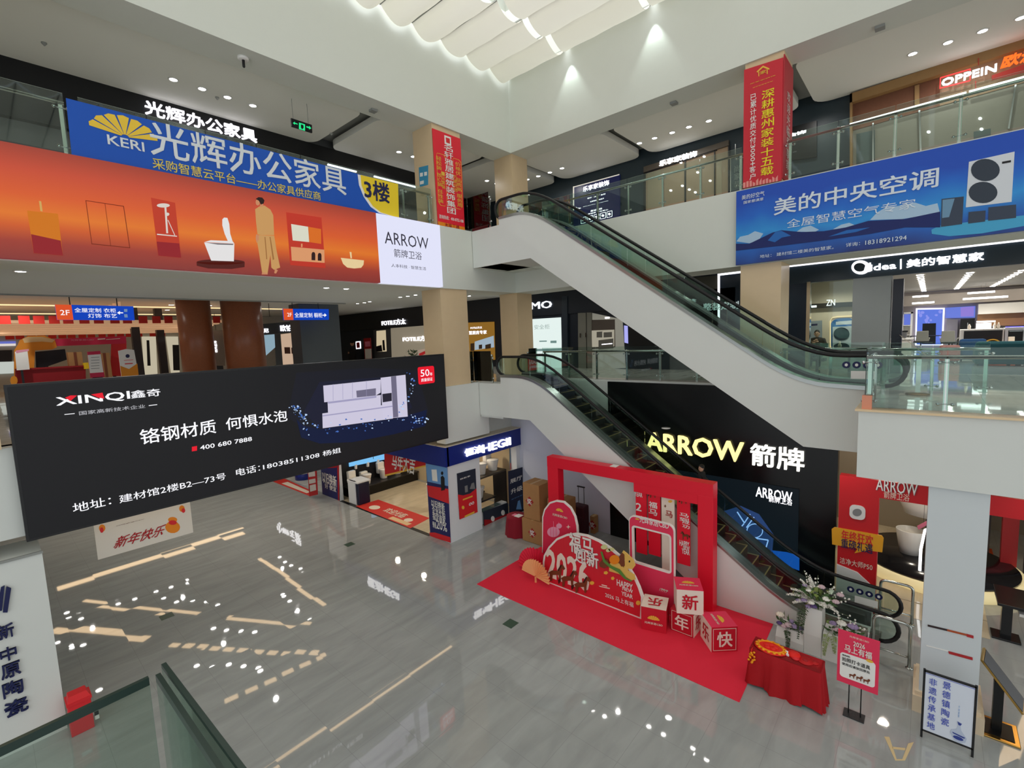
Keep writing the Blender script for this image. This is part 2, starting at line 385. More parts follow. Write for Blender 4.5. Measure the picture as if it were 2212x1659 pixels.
# pillars
def pillar(name, x0, x1, y0, y1, z0, z1, m): return struct(name, MB().box(x0, x1, y0, y1, z0, z1), m)
pillar('pillar_left_second_storey', 10.02, 11.17, 11.76, 12.7, Z2, 8.4, BEIGE)
pillar('pillar_left_third_storey', 10.02, 11.2, 11.76, 12.7, Z3, 13.42, BEIGE)
pillar('pillar_corner_second_storey', 13.72, 14.6, 11.72, 12.6, Z2, 8.4, BEIGE)
pillar('pillar_corner_third_storey', 13.72, 14.6, 11.72, 12.6, Z3, 13.42, BEIGE)
pillar('pillar_back_second_storey', XB+.02, 14.6, 2.88, 3.84, Z2, 8.4, BEIGE)
pillar('pillar_back_third_storey', XB+.06, 14.6, 2.9, 3.78, Z3, 13.42, BEIGE)
pillar('pillar_right_ground', 10.32, 11.1, -0.81, -0.08, 0, 4.04, mat('pale_column', (212, 218, 220), 0.35))
struct('trim_3', MB().box(10.22, 11.2, -0.9, 0.0, 0, .3).box(10.27, 11.15, -.86, -.03, .3, .36), mat('column_base_beige', (226, 206, 176), 0.4))
pillar('pillar_near_left', -1.3, 0.45, 11.58, 12.6, 0, 3.36, WALL)
pillar('pillar_near_left_upper', -1.3, 0.16, 11.6, 12.6, Z2, 8.4, BEIGE)
pillar('pillar_near_left_top', -1.3, 0.3, 11.72, 12.6, Z3, 13.42, BEIGE)
# back wall of the ground floor under the rear balcony
struct('wall_back_ground', MB().box(13.6, 13.8, 7.84, 12.2, 0, 4.04), mat('purple_lit_wall', (206, 208, 222), 0.6))  # purple light falling on this wall is put into its colour
struct('wall_back_dark', MB().box(13.56, 13.8, 1.56, 7.84, 0, 5.2), mat('black_store_wall', (9, 10, 12), 0.22))
struct('wall_back_edge', MB().box(13.6, 13.75, 7.84, 10.66, 4.0, 5.2), WALL)

# ---------------------------------------------------------------- pleated fabric under the skylight
FAB = bpy.data.materials.new('skylight_fabric'); FAB.use_nodes = True
nt = FAB.node_tree; nt.nodes.clear(); o = nt.nodes.new('ShaderNodeOutputMaterial'); mx = nt.nodes.new('ShaderNodeMixShader'); mx.inputs[0].default_value = 0.30
a = nt.nodes.new('ShaderNodeBsdfDiffuse'); a.inputs[0].default_value = (0.84, 0.80, 0.70, 1); t = nt.nodes.new('ShaderNodeBsdfTranslucent'); t.inputs[0].default_value = (0.90, 0.86, 0.76, 1)
nt.links.new(a.outputs[0], mx.inputs[1]); nt.links.new(t.outputs[0], mx.inputs[2]); nt.links.new(mx.outputs[0], o.inputs[0])
cusp = [13.6]
while cusp[-1] > -11: cusp.append(cusp[-1]-1.065)
ordn = ['nearest the left wall', 'second from the left wall', 'third from the left wall', 'fourth from the left wall', 'farthest from the left wall']
for k, (ya, yb) in enumerate(((11.57, 9.2), (9.0, 6.26), (6.06, 3.3), (3.1, 0.4), (0.2, -11.5))):
    t = thing('skylight_blind', 'cream pleated fabric blind under the skylight, '+ordn[k], 'skylight blind', (6, (ya+yb)/2, 15.9), 'pleated skylight blinds')
    mb = MB(); vs = []; n = 10; ny = 8
    prof = []
    for i in range(len(cusp)-1):
        for j in range(n):
            w = j/n; x = cusp[i]+(cusp[i+1]-cusp[i])*w
            prof.append((x, 15.92-0.30*math.sin(math.pi*w)**0.8+0.02*math.sin(7*x)))
    for q in range(ny+1):
        y = ya+(yb-ya)*q/ny
        for x, z in prof: vs.append((x, y, z+0.012*math.sin(5*y+3*x)))
    K = len(prof)
    mb.add(vs, [(q*K+i, q*K+i+1, (q+1)*K+i+1, (q+1)*K+i) for q in range(ny) for i in range(K-1)], 0, True)
    mb.obj('fabric', FAB, t)
    for i, x in enumerate(cusp[:-1]):
        MB().box(x-.012, x+.012, yb, ya, 15.9, 15.94).obj('batten', GREYC, t)

# ---------------------------------------------------------------- recessed downlights
LENS = mat('downlight_lens', (255, 255, 255), 0.3, emit=(255, 252, 246), k=26.0)
LENSD = mat('downlight_lens_soft', (255, 255, 255), 0.3, emit=(255, 250, 242), k=14.0)
RING = mat('downlight_ring', (225, 225, 222), 0.4)
NTH = ['first', 'second', 'third', 'fourth', 'fifth', 'sixth', 'seventh', 'eighth', 'ninth', 'tenth']
def downlight(p, label, group, r=0.075, m=None):
    t = thing('downlight', label, 'downlight', p, group)
    MB().lathe(p, [(r*1.35, 0.0), (r*1.35, -.012), (r*1.05, -.02), (r*1.0, -.006)], 20).obj('trim_ring', RING, t)
    MB().lathe(p, [(r, -.012), (r*.7, -.02), (r*.05, -.022)], 16).obj('lens', m or LENS, t)
    return t
def row(pts, where, group, r=0.075, m=None, side='from the left'):
    proto = None
    for i, p in enumerate(pts):
        lab = f'{NTH[i]} downlight {side} {where}' if len(pts) > 1 else f'single downlight {where}'
        if proto is None: proto = downlight(p, lab, group, r, m)
        else:
            c = copy_tree(proto, loc=p); c['label'] = lab
ZP = 13.62
row([(4.07, 14.66, ZP), (4.71, 14.67, ZP), (5.32, 14.69, ZP), (5.98, 14.71, ZP)], 'in the row above the lit white characters', 'top storey downlights, left', .085)
row([(10.96, 14.73, ZP), (11.61, 14.74, ZP)], 'beside the left pillar of the top storey', 'top storey downlights, left', .085)
row([(15.64, 14.83, ZP), (16.24, 14.81, ZP)], 'left of the corner pillar, top storey', 'top storey downlights, corner', .085)
row([(16.84, 13.53, ZP), (16.87, 12.94, ZP), (16.87, 12.32, ZP), (16.84, 11.67, ZP)], 'right of the corner pillar, top storey', 'top storey downlights, corner', .085)
row([(16.83, 8.22, ZP), (16.81, 7.63, ZP), (16.82, 6.99, ZP), (16.8, 6.4, ZP), (16.83, 5.75, ZP)], 'in the top storey row left of the red banner', 'top storey downlights, back', .085)
row([(16.74, .6, ZP), (16.75, -.07, ZP), (16.73, -.68, ZP), (16.69, -1.3, ZP)], 'in the top storey row above the orange sign', 'top storey downlights, back', .085)
row([(.76, 13.0, 8.4), (6.89, 13.07, 8.4), (7.51, 13.06, 8.4)], 'under the dropped panel behind the orange light box', 'second storey soffit downlights', .08)
row([(4.59, 21.5, 8.78), (6.04, 21.5, 8.78), (7.44, 21.5, 8.78), (8.93, 21.5, 8.78)], 'in the second storey row nearest the dropped panel', 'second storey downlights, far left', .11, LENSD)
row([(6.03, 25.3, 8.78), (7.49, 25.2, 8.78), (8.99, 25.4, 8.78), (5.0, 28.5, 8.78), (6.6, 28.5, 8.78)], 'over the red granite columns', 'second storey downlights, far left', .11, LENSD)
row([(10.04, 14.75, 8.78), (10.69, 14.62, 8.78), (10.4, 17.8, 8.78)], 'right of the dropped panel edge', 'second storey downlights, middle', .085)
row([(13.27, 22.1, 8.78), (13.31, 21.5, 8.78), (13.2, 20.85, 8.78), (13.16, 18.25, 8.78), (13.17, 17.7, 8.78), (13.14, 17.1, 8.78), (15.79, 16.45, 8.78)], 'in the line before the dark kitchen shop', 'second storey downlights, middle', .085)
row([(15.45, 10.4, 8.78), (15.46, 9.85, 8.78), (15.48, 9.3, 8.78)], 'by the far second storey railing', 'second storey downlights, back', .085)
row([(16.1, 7.8, 8.78), (16.1, 7.2, 8.78), (16.2, 6.1, 8.78), (16.25, 5.6, 8.78)], 'before the dark shop bays of the second storey', 'second storey downlights, back', .085)
row([(9.06, 20.4, 8.78), (10.3, 20.1, 8.78), (11.0, 20.0, 8.78), (11.5, 18.7, 8.78)], 'around the broad dark column', 'second storey downlights, middle', .085)
# ground-floor ceiling: downlights and warm light coves that mirror in the polished floor
Z1 = 4.04
row([(3.08, 26.2, Z1), (3.64, 26.1, Z1), (4.38, 26.0, Z1), (4.93, 25.9, Z1), (5.54, 25.7, Z1)], 'at the far end of the ground ceiling', 'ground ceiling downlights', .085)
row([(4.48, 24.8, Z1), (4.75, 23.95, Z1), (5.14, 23.4, Z1), (5.49, 22.8, Z1), (5.8, 22.3, Z1)], 'along the long warm cove', 'ground ceiling downlights', .085)
row([(5.06, 20.45, Z1), (5.34, 19.9, Z1), (5.68, 19.3, Z1), (6.0, 18.8, Z1)], 'in the middle of the ground ceiling', 'ground ceiling downlights', .085)
row([(4.0, 18.6, Z1), (4.33, 18.0, Z1), (4.66, 17.5, Z1), (4.95, 17.0, Z1), (5.24, 16.5, Z1)], 'beside the dashed warm cove', 'ground ceiling downlights', .085)
row([(7.78, 20.6, Z1), (7.77, 20.0, Z1), (7.7, 19.1, Z1), (7.77, 18.1, Z1)], 'in the passage row by the bathroom shop', 'ground ceiling downlights', .085)
row([(9.34, 24.7, Z1), (9.27, 23.9, Z1), (9.26, 23.1, Z1), (9.4, 22.4, Z1)], 'at the far shop fronts', 'ground ceiling downlights', .085)
row([(1.52, 26.5, Z1), (1.84, 25.9, Z1), (2.47, 24.9, Z1)], 'above the far left passage', 'ground ceiling downlights', .085)
row([(.95, 24.2, Z1), (1.29, 23.5, Z1), (1.58, 23.1, Z1), (1.56, 19.6, Z1)], 'behind the near white pillar', 'ground ceiling downlights', .085)
row([(12.0, 5.2, 4.2), (12.2, -1.5, Z1), (11.6, -2.6, Z1), (12.6, -3.4, Z1)], 'under the right landing', 'ground ceiling downlights', .085)
def strip(a, b, w, z=Z1, dash=0):
    a, b = Vector(a), Vector(b); dv = (b-a).normalized(); s = Vector((-dv.y, dv.x))*w/2; mb = MB(); L = (b-a).length
    segs = [(0, L)] if not dash else [(i*dash, i*dash+dash*.62) for i in range(int(L/dash))]
    for p, q in segs:
        c, e = a+dv*p, a+dv*q
        mb.prism([(v.x, v.y, z-.02) for v in (c-s, e-s, e+s, c+s)], (0, 0, .02))
    return mb
coves = [((2.15, 27.2), (5.03, 22.0), .16, 0, 'long warm cove light slanting over the far left passage'), ((5.64, 20.7), (7.51, 17.5), .16, 0, 'short warm cove light over the middle passage'),
         ((8.65, 25.4), (8.65, 18.6), .16, 0, 'straight warm cove light beside the bathroom shop'), ((1.0, 25.6), (3.3, 21.9), .34, 0, 'broad warm cove light behind the near pillar'),
         ((3.75, 20.6), (7.05, 15.5), .2, .55, 'dashed warm cove light slanting toward the shop'), ((7.05, 15.4), (3.4, 16.05), .2, .55, 'dashed warm cove light running back from the shop corner'),
         ((1.0, 11.95), (9.8, 11.95), .07, 3.679, 'thin warm light line along the left balcony edge'), ((1.5, 30), (9.5, 30), .5, 0, 'widest warm cove light at the far end')]
for a, b, w, dsh, lab in coves: tag(strip(a, b, w, z=dsh if dsh > 2 else Z1, dash=dsh if dsh < 2 else 0).obj('cove_light', COVE), lab, 'cove light', 'ground ceiling cove lights')
# ================================================================ escalators
ESTEEL = mat('escalator_skirt_steel', (168, 172, 170), 0.28, 0.9)
STEPM = mat('escalator_step', (44, 44, 44), 0.45, 0.3)
STEPY = mat('step_edge_yellow', (160, 140, 92), 0.5)
GESC = glass('escalator_glass', (0.80, 0.89, 0.85), 0.07)
def smooth_path(pts, rad):
    """polyline with its inner corners rounded"""
    out = [pts[0]]
    for i in range(1, len(pts)-1):
        a, b, c = [Vector(p) for p in pts[i-1:i+2]]; r = rad
        p = b+(a-b).normalized()*min(r, (a-b).length*.49); q = b+(c-b).normalized()*min(r, (c-b).length*.49)
        for k in range(7):
            w = k/6; out.append(tuple((1-w)**2*p+2*w*(1-w)*b+w*w*q))
    out.append(pts[-1]); return out
def escalator(name, label, deck, under, rail, z0, z1, steps, xs=(11.47, 13.0)):
    t = thing(name, label, 'escalator', (xs[0], (deck[0][0]+deck[-1][0])/2, z0))
    x0, x1 = xs; dk = smooth_path(deck, 0.9)
    for xa, xb in ((x0, x0+.06), (x1-.06, x1)):
        poly = [(y, z) for y, z in dk]+list(reversed(under))+[(11.68, under[0][1]), (11.68, z1-.015), (deck[0][0], z1-.015)]
        MB().prism([(xa, y, z) for y, z in poly], (xb-xa, 0, 0)).obj('side_cladding', WALL, t)
    mb = MB()                                                     # soffit under the truss
    for (ya, za), (yb, zb) in zip(under, under[1:]):
        mb.prism([(x0+.06, ya, za), (x0+.06, yb, zb), (x1-.06, yb, zb), (x1-.06, ya, za)], (0, 0, .05))
    mb.obj('soffit', WALL, t)
    rp = smooth_path(rail, 1.0)
    for side, xc in ((0, x0+.18), (1, x1-.27)):
        # steel deck with rounded outer edge, dark inner skirt
        mb = MB(); n = len(dk)
        for i in range(n-1):
            (ya, za), (yb, zb) = dk[i], dk[i+1]
            xa, xb = (x0-.005, x0+.33) if side == 0 else (x1-.42, x1+.005)
            mb.prism([(xa, ya, za), (xa, yb, zb), (xb, yb, zb), (xb, ya, za)], (0, 0, .05))
            if side == 0: mb.prism([(xa-.012, ya, za-.03), (xa-.012, yb, zb-.03), (xa, yb, zb-.03), (xa, ya, za-.03)], (0, 0, .06))
        mb.obj('deck', ESTEEL, t)
        xi = x0+.33 if side == 0 else x1-.42
        mb = MB()
        for i in range(n-1):
            (ya, za), (yb, zb) = dk[i], dk[i+1]
            mb.prism([(xi-.02, ya, za-.32), (xi-.02, yb, zb-.32), (xi-.02, yb, zb), (xi-.02, ya, za)], (.02, 0, 0))
        mb.obj('skirt', mat('skirt_dark', (70, 72, 72), 0.25, 0.8), t)
        # glass between deck and handrail, in panes
        ys = [p[0] for p in rp]
        def zi(path, y):
            for (ya, za), (yb, zb) in zip(path, path[1:]):
                if yb <= y <= ya: return za+(zb-za)*(y-ya)/(yb-ya-1e-9)
            return path[0][1] if y > path[0][0] else path[-1][1]
        top, bot = rp[0][0], rp[-1][0]; N = 9
        for k in range(N):
            ya, yb = top+(bot-top)*k/N, top+(bot-top)*(k+1)/N; m_ = 8; vs = []
            yy = [ya-.006+(yb-ya+.012)*i/m_ for i in range(m_+1)]
            lo = [(xc, y, zi(dk, y)+.04) for y in yy]; hi = [(xc, y, zi(rp, y)-.03) for y in yy]
            mb = MB(); mb.prism(lo+hi[::-1], (.01, 0, 0)); mb.obj('glass_panel', GESC, t)
        # handrail with its two rounded returns
        ez = [(top+.30*math.sin(a), rp[0][1]-.30+.30*math.cos(a)) for a in [i*math.pi/10 for i in range(1, 11)]]
        eb = [(bot-.30*math.sin(a), rp[-1][1]-.30+.30*math.cos(a)) for a in [i*math.pi/10 for i in range(1, 11)]]
        path = list(reversed(ez))+list(rp)+eb
        MB().tube([(xc+.005, y, z) for y, z in path], .042, 8).obj('handrail', RUBBER, t)
        for c, s_ in (((top, rp[0][1]-.30), 1), ((bot, rp[-1][1]-.30), -1)):
            MB().prism([(xc, c[0]+s_*.27*math.sin(a), c[1]+.27*math.cos(a)) for a in [i*math.pi/12 for i in range(13)]], (.01, 0, 0)).obj('glass_panel', GESC, t)
    # steps
    sx0, sx1 = x0+.34, x1-.43; (ya, za), (yb, zb), ns = steps
    for i in range(ns):
        y = ya+(yb-ya)*i/ns; z = za+(zb-za)*i/ns; dy = (ya-yb)/ns; dz = (za-zb)/ns
        st = MB().box(sx0, sx1, y-dy*1.02, y, z-dz-.05, z).obj('step', STEPM, t)
        MB().box(sx0, sx1, y-dy*1.03, y-dy*.93, z-.01, z+.004).box(sx1-.05, sx1, y-dy, y, z-.01, z+.005).obj('yellow_edge', STEPY, st)
    for yy0, yy1, zz in ((ya+.02, ya+1.3, z1+.012), (yb-1.4, yb, z0+.012)):
        MB().box(sx0, sx1, yy0, yy1, zz-.05, zz).obj('landing_plate', mat('ribbed_plate', (120, 120, 118), 0.35, 0.8), t)
    return t
esU = escalator('escalator', 'upper white sided escalator between the two upper balconies', [(10.44, 10.53), (9.15, 10.53), (2.1, 5.56), (0.9, 5.5)],
                [(11.45, 9.13), (9.2, 9.13), (1.94, 4.21), (0.9, 4.21)], [(10.44, 11.16), (9.1, 11.16), (1.95, 6.14), (.62, 6.14)], Z2, Z3, ((9.3, 10.33), (2.3, 5.28), 26))
esL = escalator('escalator', 'lower white sided escalator rising behind the red photo stage', [(10.66, 5.48), (9.25, 5.48), (2.05, .42), (.75, .36)],
                [(11.45, 4.11), (9.45, 4.11), (3.9, 0.0), (.75, 0.0)], [(10.66, 6.12), (9.15, 6.12), (1.95, .98), (.55, .90)], 0, Z2, ((9.0, 5.2), (1.95, .06), 26))
# wall end that closes the foot of the lower escalator, round warning stickers on the glass
for es, zz, yy in ((esU, 5.95, 1.05), (esL, .72, .95)):
    F = FX(12.72 if es is esL else 11.64)
    for i in range(4):
        t = art(es, 'warning_sticker', F, [ell(-yy-.0+i*.17-.2, zz, .07, .07, 16)], PNAVY, px=False, d=.0, t=.006)
        art(t, 'pictogram', F, [ell(-yy+i*.17-.2, zz, .03, .035, 5)], PWHITE, px=False, d=.006, t=.003)
    art(es, 'notice', F, [[(-yy-.12, zz-.28), (-yy+.30, zz-.28), (-yy+.30, zz-.12), (-yy-.12, zz-.12)]], PWHITE, px=False, d=0, t=.005)

# ================================================================ glass railings
def railing(label, pts, z, post=1.05, n_off=0.5, glass_h=1.08, rail_h=.93, face=1, gm=None, name='glass_railing', group=None):
    """pts: corners of the run; posts on the inner side, tube rail behind the glass"""
    t = thing(name, label, 'railing', (pts[0][0], pts[0][1], z), group)
    for (xa, ya), (xb, yb) in zip(pts, pts[1:]):
        a, b = Vector((xa, ya, z)), Vector((xb, yb, z)); dv = (b-a); L = dv.length; dv /= L; s = Vector((-dv.y, dv.x, 0))*face*.07
        n = max(1, round(L/post))
        for i in range(n):
            p, q = a+dv*(L*i/n+.01), a+dv*(L*(i+1)/n-.01)
            MB().prism([p+Vector((0, 0, .06)), q+Vector((0, 0, .06)), q+Vector((0, 0, glass_h)), p+Vector((0, 0, glass_h))], s*.15).obj('glass_panel', gm or GLASSR, t)
        for i in range(n+1):
            c = a+dv*min(max(L*i/n, .05), L-.05)+s
            p_ = MB().prism([c-dv*.028+v for v in (Vector((0, 0, 0)), Vector((0, 0, rail_h)))]+[c+dv*.028+v for v in (Vector((0, 0, rail_h)), Vector((0, 0, 0)))], s*.55).obj('post', RAIL, t)
            mb = MB()
            for h in (.16, rail_h-.09):
                mb.tube([c-dv*.09+Vector((0, 0, h)), c+dv*.09+Vector((0, 0, h))], .011, 6)
                for sg in (-1, 1): mb.ball(c+dv*.09*sg+Vector((0, 0, h))-s*.3, .03, n=8, m=5)
            mb.obj('glass_clamp', CHROME, p_)
        MB().tube([a+s+Vector((0, 0, rail_h)), b+s+Vector((0, 0, rail_h))], .032, 8).obj('handrail', RAIL, t)
    return t
railing('long glass railing of the top storey above the blue air conditioner banner', [(XB+.06, 2.80), (XB+.06, -6.5)], Z3)
railing('glass railing of the top storey between the corner pillar and the red banner', [(XB+.06, 10.4), (XB+.06, 3.84)], Z3)
railing('glass railing of the top storey left of the blue office furniture banner', [(-4.0, 11.79), (1.54, 11.79)], Z3, face=1)
railing('glass railing of the top storey between the blue banner and the left pillar', [(1.72, 11.79), (9.9, 11.79)], Z3, face=1)
railing('short glass railing of the top storey beside the left red banner', [(11.24, 11.79), (11.42, 11.79), (11.42, 10.8)], Z3, face=1)
railing('glass railing on the far side of the second storey behind the escalators', [(XB+.06, 10.6), (XB+.06, 3.92)], Z2)
railing('glass railing of the second storey beside the foot of the upper escalator', [(XB+.06, 2.84), (XB+.06, 0.75)], Z2)
railing('front glass railing of the right landing on the second storey', [(10.33, .82), (10.33, -6.5)], Z2, face=1)
railing('side glass railing of the right landing by the escalator foot', [(11.4, .84), (10.5, .84)], Z2, face=1)
railing('glass railing on the far side of the upper escalator foot', [(13.1, .78), (13.1, -.9)], Z2, face=1)
railing('short glass railing of the second storey between left pillar and escalator', [(11.22, 11.85), (11.42, 11.85), (11.42, 11.0)], Z2, face=1)
railing('glass railing of the second storey between the escalator head and the far side', [(13.1, 10.74), (13.6, 10.74)], Z2, face=1)
struct('trim_4', MB().box(10.27, 10.4, .72, .86, Z2+.02, Z2+.26), mat('salmon_base_block', (228, 150, 120), 0.5))
# the near glass corner of the balcony the photographer stands on
t = thing('glass_railing', 'near glass corner of the balcony below the camera', 'railing', (.1, .7, 5.25))
EDGE = mat('dark_green_glass_edge', (40, 58, 52), 0.15); GN = glass('near_glass', (0.80, 0.87, 0.83), 0.06)
a, b, c = Vector((-1.2, .845, 0)), Vector((.128, .882, 0)), Vector((.152, .18, 0))
for p, q, wdt, lab in ((a, b, .007, 0), (b+Vector((.008, 0, 0)), c, .0065, 1)):
    dv = (q-p).normalized(); s = Vector((-dv.y, dv.x, 0))*wdt
    MB().prism([p+Vector((0, 0, 5.3)), q+Vector((0, 0, 5.3)), q+Vector((0, 0, 6.288)), p+Vector((0, 0, 6.288))], s).obj('glass_panel', GN, t)
    MB().prism([p+Vector((0, 0, 6.288)), q+Vector((0, 0, 6.288)), q+Vector((0, 0, 6.3)), p+Vector((0, 0, 6.3))], s).obj('polished_edge', EDGE, t)
dv = (c-b).normalized(); s = Vector((-dv.y, dv.x, 0))*.0065; o_ = Vector((.0185, .012, 0))
MB().prism([b+o_+Vector((0, 0, 5.3)), c+o_+Vector((0, 0, 5.3)), c+o_+Vector((0, 0, 6.3)), b+o_+Vector((0, 0, 6.3))], s).obj('glass_panel', GN, t)
MB().prism([b+o_+Vector((0, 0, 6.3)), c+o_+Vector((0, 0, 6.3)), c+o_+Vector((0, 0, 6.306)), b+o_+Vector((0, 0, 6.306))], s).obj('polished_edge', EDGE, t)
# ================================================================ signs of the left side
LW = lit('screen_white', (250, 250, 255), 1.0); LR = lit('screen_red', (232, 24, 44), .95)
# big black LED screen
F = FY(11.5)
t = thing('video_screen', 'wide black LED screen on the left balcony showing a white fitted kitchen', 'screen', (5, 11.52, 3.64))
(x0, z0), (x1, z1) = F.at(64, 1163), F.at(957, 768); z0, z1 = 3.655, 6.285
MB().box(x0-.04, x1+.04, 11.5, 11.69, z0-.04, z1+.04).obj('frame', DARK, t)
board(t, 'display', F, x0, z0, x1, z1, lit('screen_black', (26, 26, 28), .95), .012)
kw = dict(d=.016, t=.003)
def T(s, bl, tr, m=LW, bold=.02, **k): return text(t, s, F, bl, tr, m, bold=bold, d=.016, t=.003, **k)
art(t, 'blue_glow', F, [[(640, 805), (790, 795), (900, 800), (925, 890), (880, 930), (690, 950), (620, 900)]], lit('screen_glow', (26, 27, 36), .95), d=.0125, t=.001)
art(t, 'blue_glow', F, [[(690, 825), (860, 812), (890, 880), (840, 915), (690, 925), (655, 890)]], lit('screen_glow2', (27, 29, 48), .95), d=.0138, t=.001)
T('XINQI', (122, 880), (279, 844), bold=.035, name='logo_lettering')
art(t, 'red_logo_accent', F, [[(140, 859), (152, 854), (166, 854), (152, 866)], [(196, 852), (221, 848), (225, 861), (212, 859)]], LR, d=.020, t=.003)
T('鑫奇', (283, 861), (345, 838.6)); T('国家高新技术企业', (171, 897), (312.6, 873), lit('screen_grey', (190, 190, 196), .9), .008)
art(t, 'rule', F, [[(139, 894.6), (161, 892.4), (161, 893.8), (139, 896)], [(321, 875.3), (339, 873.2), (339, 874.6), (321, 876.8)]], LW, d=.016, t=.003)
T('铬钢材质', (304, 961), (464, 905)); T('何惧水泡', (488.5, 930), (618.6, 884.5))
art(t, 'phone_icon', F, [[(414, 965), (425, 963), (425, 973), (414, 975)]], LR, d=.016, t=.003)
T('400 680 7888', (432, 972), (543, 943), bold=.03)
T('地址：', (158, 1108), (238, 1070), bold=.012); T('建材馆2楼B2—73号', (258, 1087), (486, 1020), bold=.012)
T('电话：', (510, 1029), (560, 1002), bold=.012); T('18038511308 杨姐', (568, 1015), (735, 966), bold=.012)
LK = lit('picture_white', (205, 200, 222), .95); LK2 = lit('picture_shade', (160, 156, 190), .95); LKD = lit('picture_dark', (40, 38, 52), .95); LKG = lit('picture_grey', (110, 106, 130), .95)
pk = art(t, 'kitchen_picture', F, [[(697.5, 833), (821.5, 820), (821.5, 848), (810, 855), (699.7, 869)], [(707, 868), (822, 853), (822, 878), (708, 892)], [(695.6, 893), (848, 872), (848, 904), (696.5, 925)],
     [(821.5, 816), (875, 809.5), (880, 899.7), (826, 905)]], LK, **kw)
art(pk, 'cabinet_line', F, [[(707, 868), (812, 855), (812, 859), (708, 872)], [(696, 897), (848, 876), (848, 878.5), (696, 899.5)]]+[[(x, 832-(x-697)*.1), (x+.8, 832-(x-697)*.1), (x+1.3, 868-(x-697)*.13), (x+.5, 868-(x-697)*.13)] for x in (718, 739, 760, 790)], LK2, d=.0195, t=.002)
art(pk, 'shelf', F, [[(768.7, 844), (811, 838.6), (811, 854.4), (770, 858.5)]], LKG, d=.0195, t=.002)
art(pk, 'oven', F, [[(825, 851), (845, 848.5), (845.5, 866), (826, 869)]], LKD, d=.0195, t=.002)
art(pk, 'glass_cabinet', F, [[(843.7, 813.5), (854.7, 812.2), (859.5, 900.6), (848.4, 902)]], LKG, d=.0195, t=.002)
art(t, 'water_picture', F, [[(640, 905), (655, 920), (690, 927), (760, 918), (850, 905), (905, 890), (921, 885), (918, 920), (850, 938), (760, 955), (690, 958), (650, 945)]], lit('water_deep', (16, 26, 58), .9), d=.0165, t=.002)
rs = random.Random(3); dr = []; dw = []
for i in range(150):
    w = rs.random()
    if i < 50: cx, cy = 632+30*w+rs.gauss(0, 4), 880+45*w*w+rs.gauss(0, 6)
    elif i < 85: cx, cy = 878+14*math.sin(5*w)+rs.gauss(0, 3), 800+95*w
    elif i < 105: cx, cy = 885+40*w, 915-10*w+rs.gauss(0, 6)
    else: cx, cy = 660+240*w, 932-30*w+rs.gauss(0, 7)
    r = rs.uniform(.7, 2.4); a0 = rs.random()*360
    (dw if rs.random() < .45 else dr).append([(cx+r*rs.uniform(.6, 1.7)*math.cos(math.radians(a0+a)), cy+r*math.sin(math.radians(a0+a))) for a in (0, 80, 150, 240)])
tag(art(t, 'splash', F, dw, lit('splash_light', (190, 215, 250), .9), d=.0215, t=.002), kind='stuff'); tag(art(t, 'splash', F, dr, lit('splash_blue', (70, 110, 190), .9), d=.0215, t=.002), kind='stuff')
bd = art(t, 'badge', F, [rrect(*F.at(903.5, 831), *F.at(936.5, 790), .06)], LR, px=False, d=.016, t=.003)
text(bd, '50', F, (908, 814), (926, 797), LW, d=.02, t=.002); text(bd, '年', F, (927.5, 812), (933, 804), LW, d=.02, t=.002); text(bd, '质量保证', F, (909, 825), (933, 815), LW, d=.02, t=.002)

# orange light box with the bathroom scene
F = FY(11.56)
t = thing('light_box', 'long orange light box with bathroom pictures and a walking woman', 'light box', (4, 11.6, 8.42))
G = bpy.data.materials.new('orange_print'); G.use_nodes = True; nt = G.node_tree; b = nt.nodes['Principled BSDF']
g = nt.nodes.new('ShaderNodeNewGeometry'); sp = nt.nodes.new('ShaderNodeSeparateXYZ'); mr = nt.nodes.new('ShaderNodeMapRange'); rp = nt.nodes.new('ShaderNodeValToRGB')
mr.inputs[1].default_value = 8.42; mr.inputs[2].default_value = 10.31; nt.links.new(g.outputs['Position'], sp.inputs[0]); nt.links.new(sp.outputs['Z'], mr.inputs[0]); nt.links.new(mr.outputs[0], rp.inputs[0])
for i, (p, c) in enumerate(((0, (120, 26, 36)), (.16, (150, 40, 34)), (.30, (206, 84, 20)), (.40, (226, 116, 22)), (.58, (216, 84, 28)), (.8, (196, 64, 40)), (1, (150, 44, 36)))):
    e = rp.color_ramp.elements[i] if i < 2 else rp.color_ramp.elements.new(p); e.position = p; e.color = (*lin(c), 1)
b.inputs['Base Color'].default_value = (.1, .03, .01, 1); b.inputs['Emission Strength'].default_value = .85; nt.links.new(rp.outputs[0], b.inputs['Emission Color']); G.cycles.emission_sampling = 'NONE'
MB().box(-3.0, 7.70, 11.56, 11.7, 8.42, 10.315).obj('lit_face', G, t)
MB().box(7.72, 9.97, 11.555, 11.7, 8.42, 10.31).obj('white_panel', lit('panel_white', (226, 228, 250), .96), t)
LI = lambda n, c, k=.85: lit('pic_'+n, c, k)
A = lambda n, polys, m, d=.003, p=None: art(p or t, n, F, polys, m, d=d, t=.003)
a = A('cabinet_picture', [[(58.5, 455), (125, 462), (136, 552), (73, 547)]], LI('gold', (214, 120, 26)))
A('dark_half', [[(67, 506), (131, 520), (136, 552), (73, 547)]], LI('maroon', (150, 34, 40)), .007, a); A('tap', [[(84, 434), (89, 435), (92, 457), (87, 456)]], LI('sand', (214, 170, 96)), .003, a)
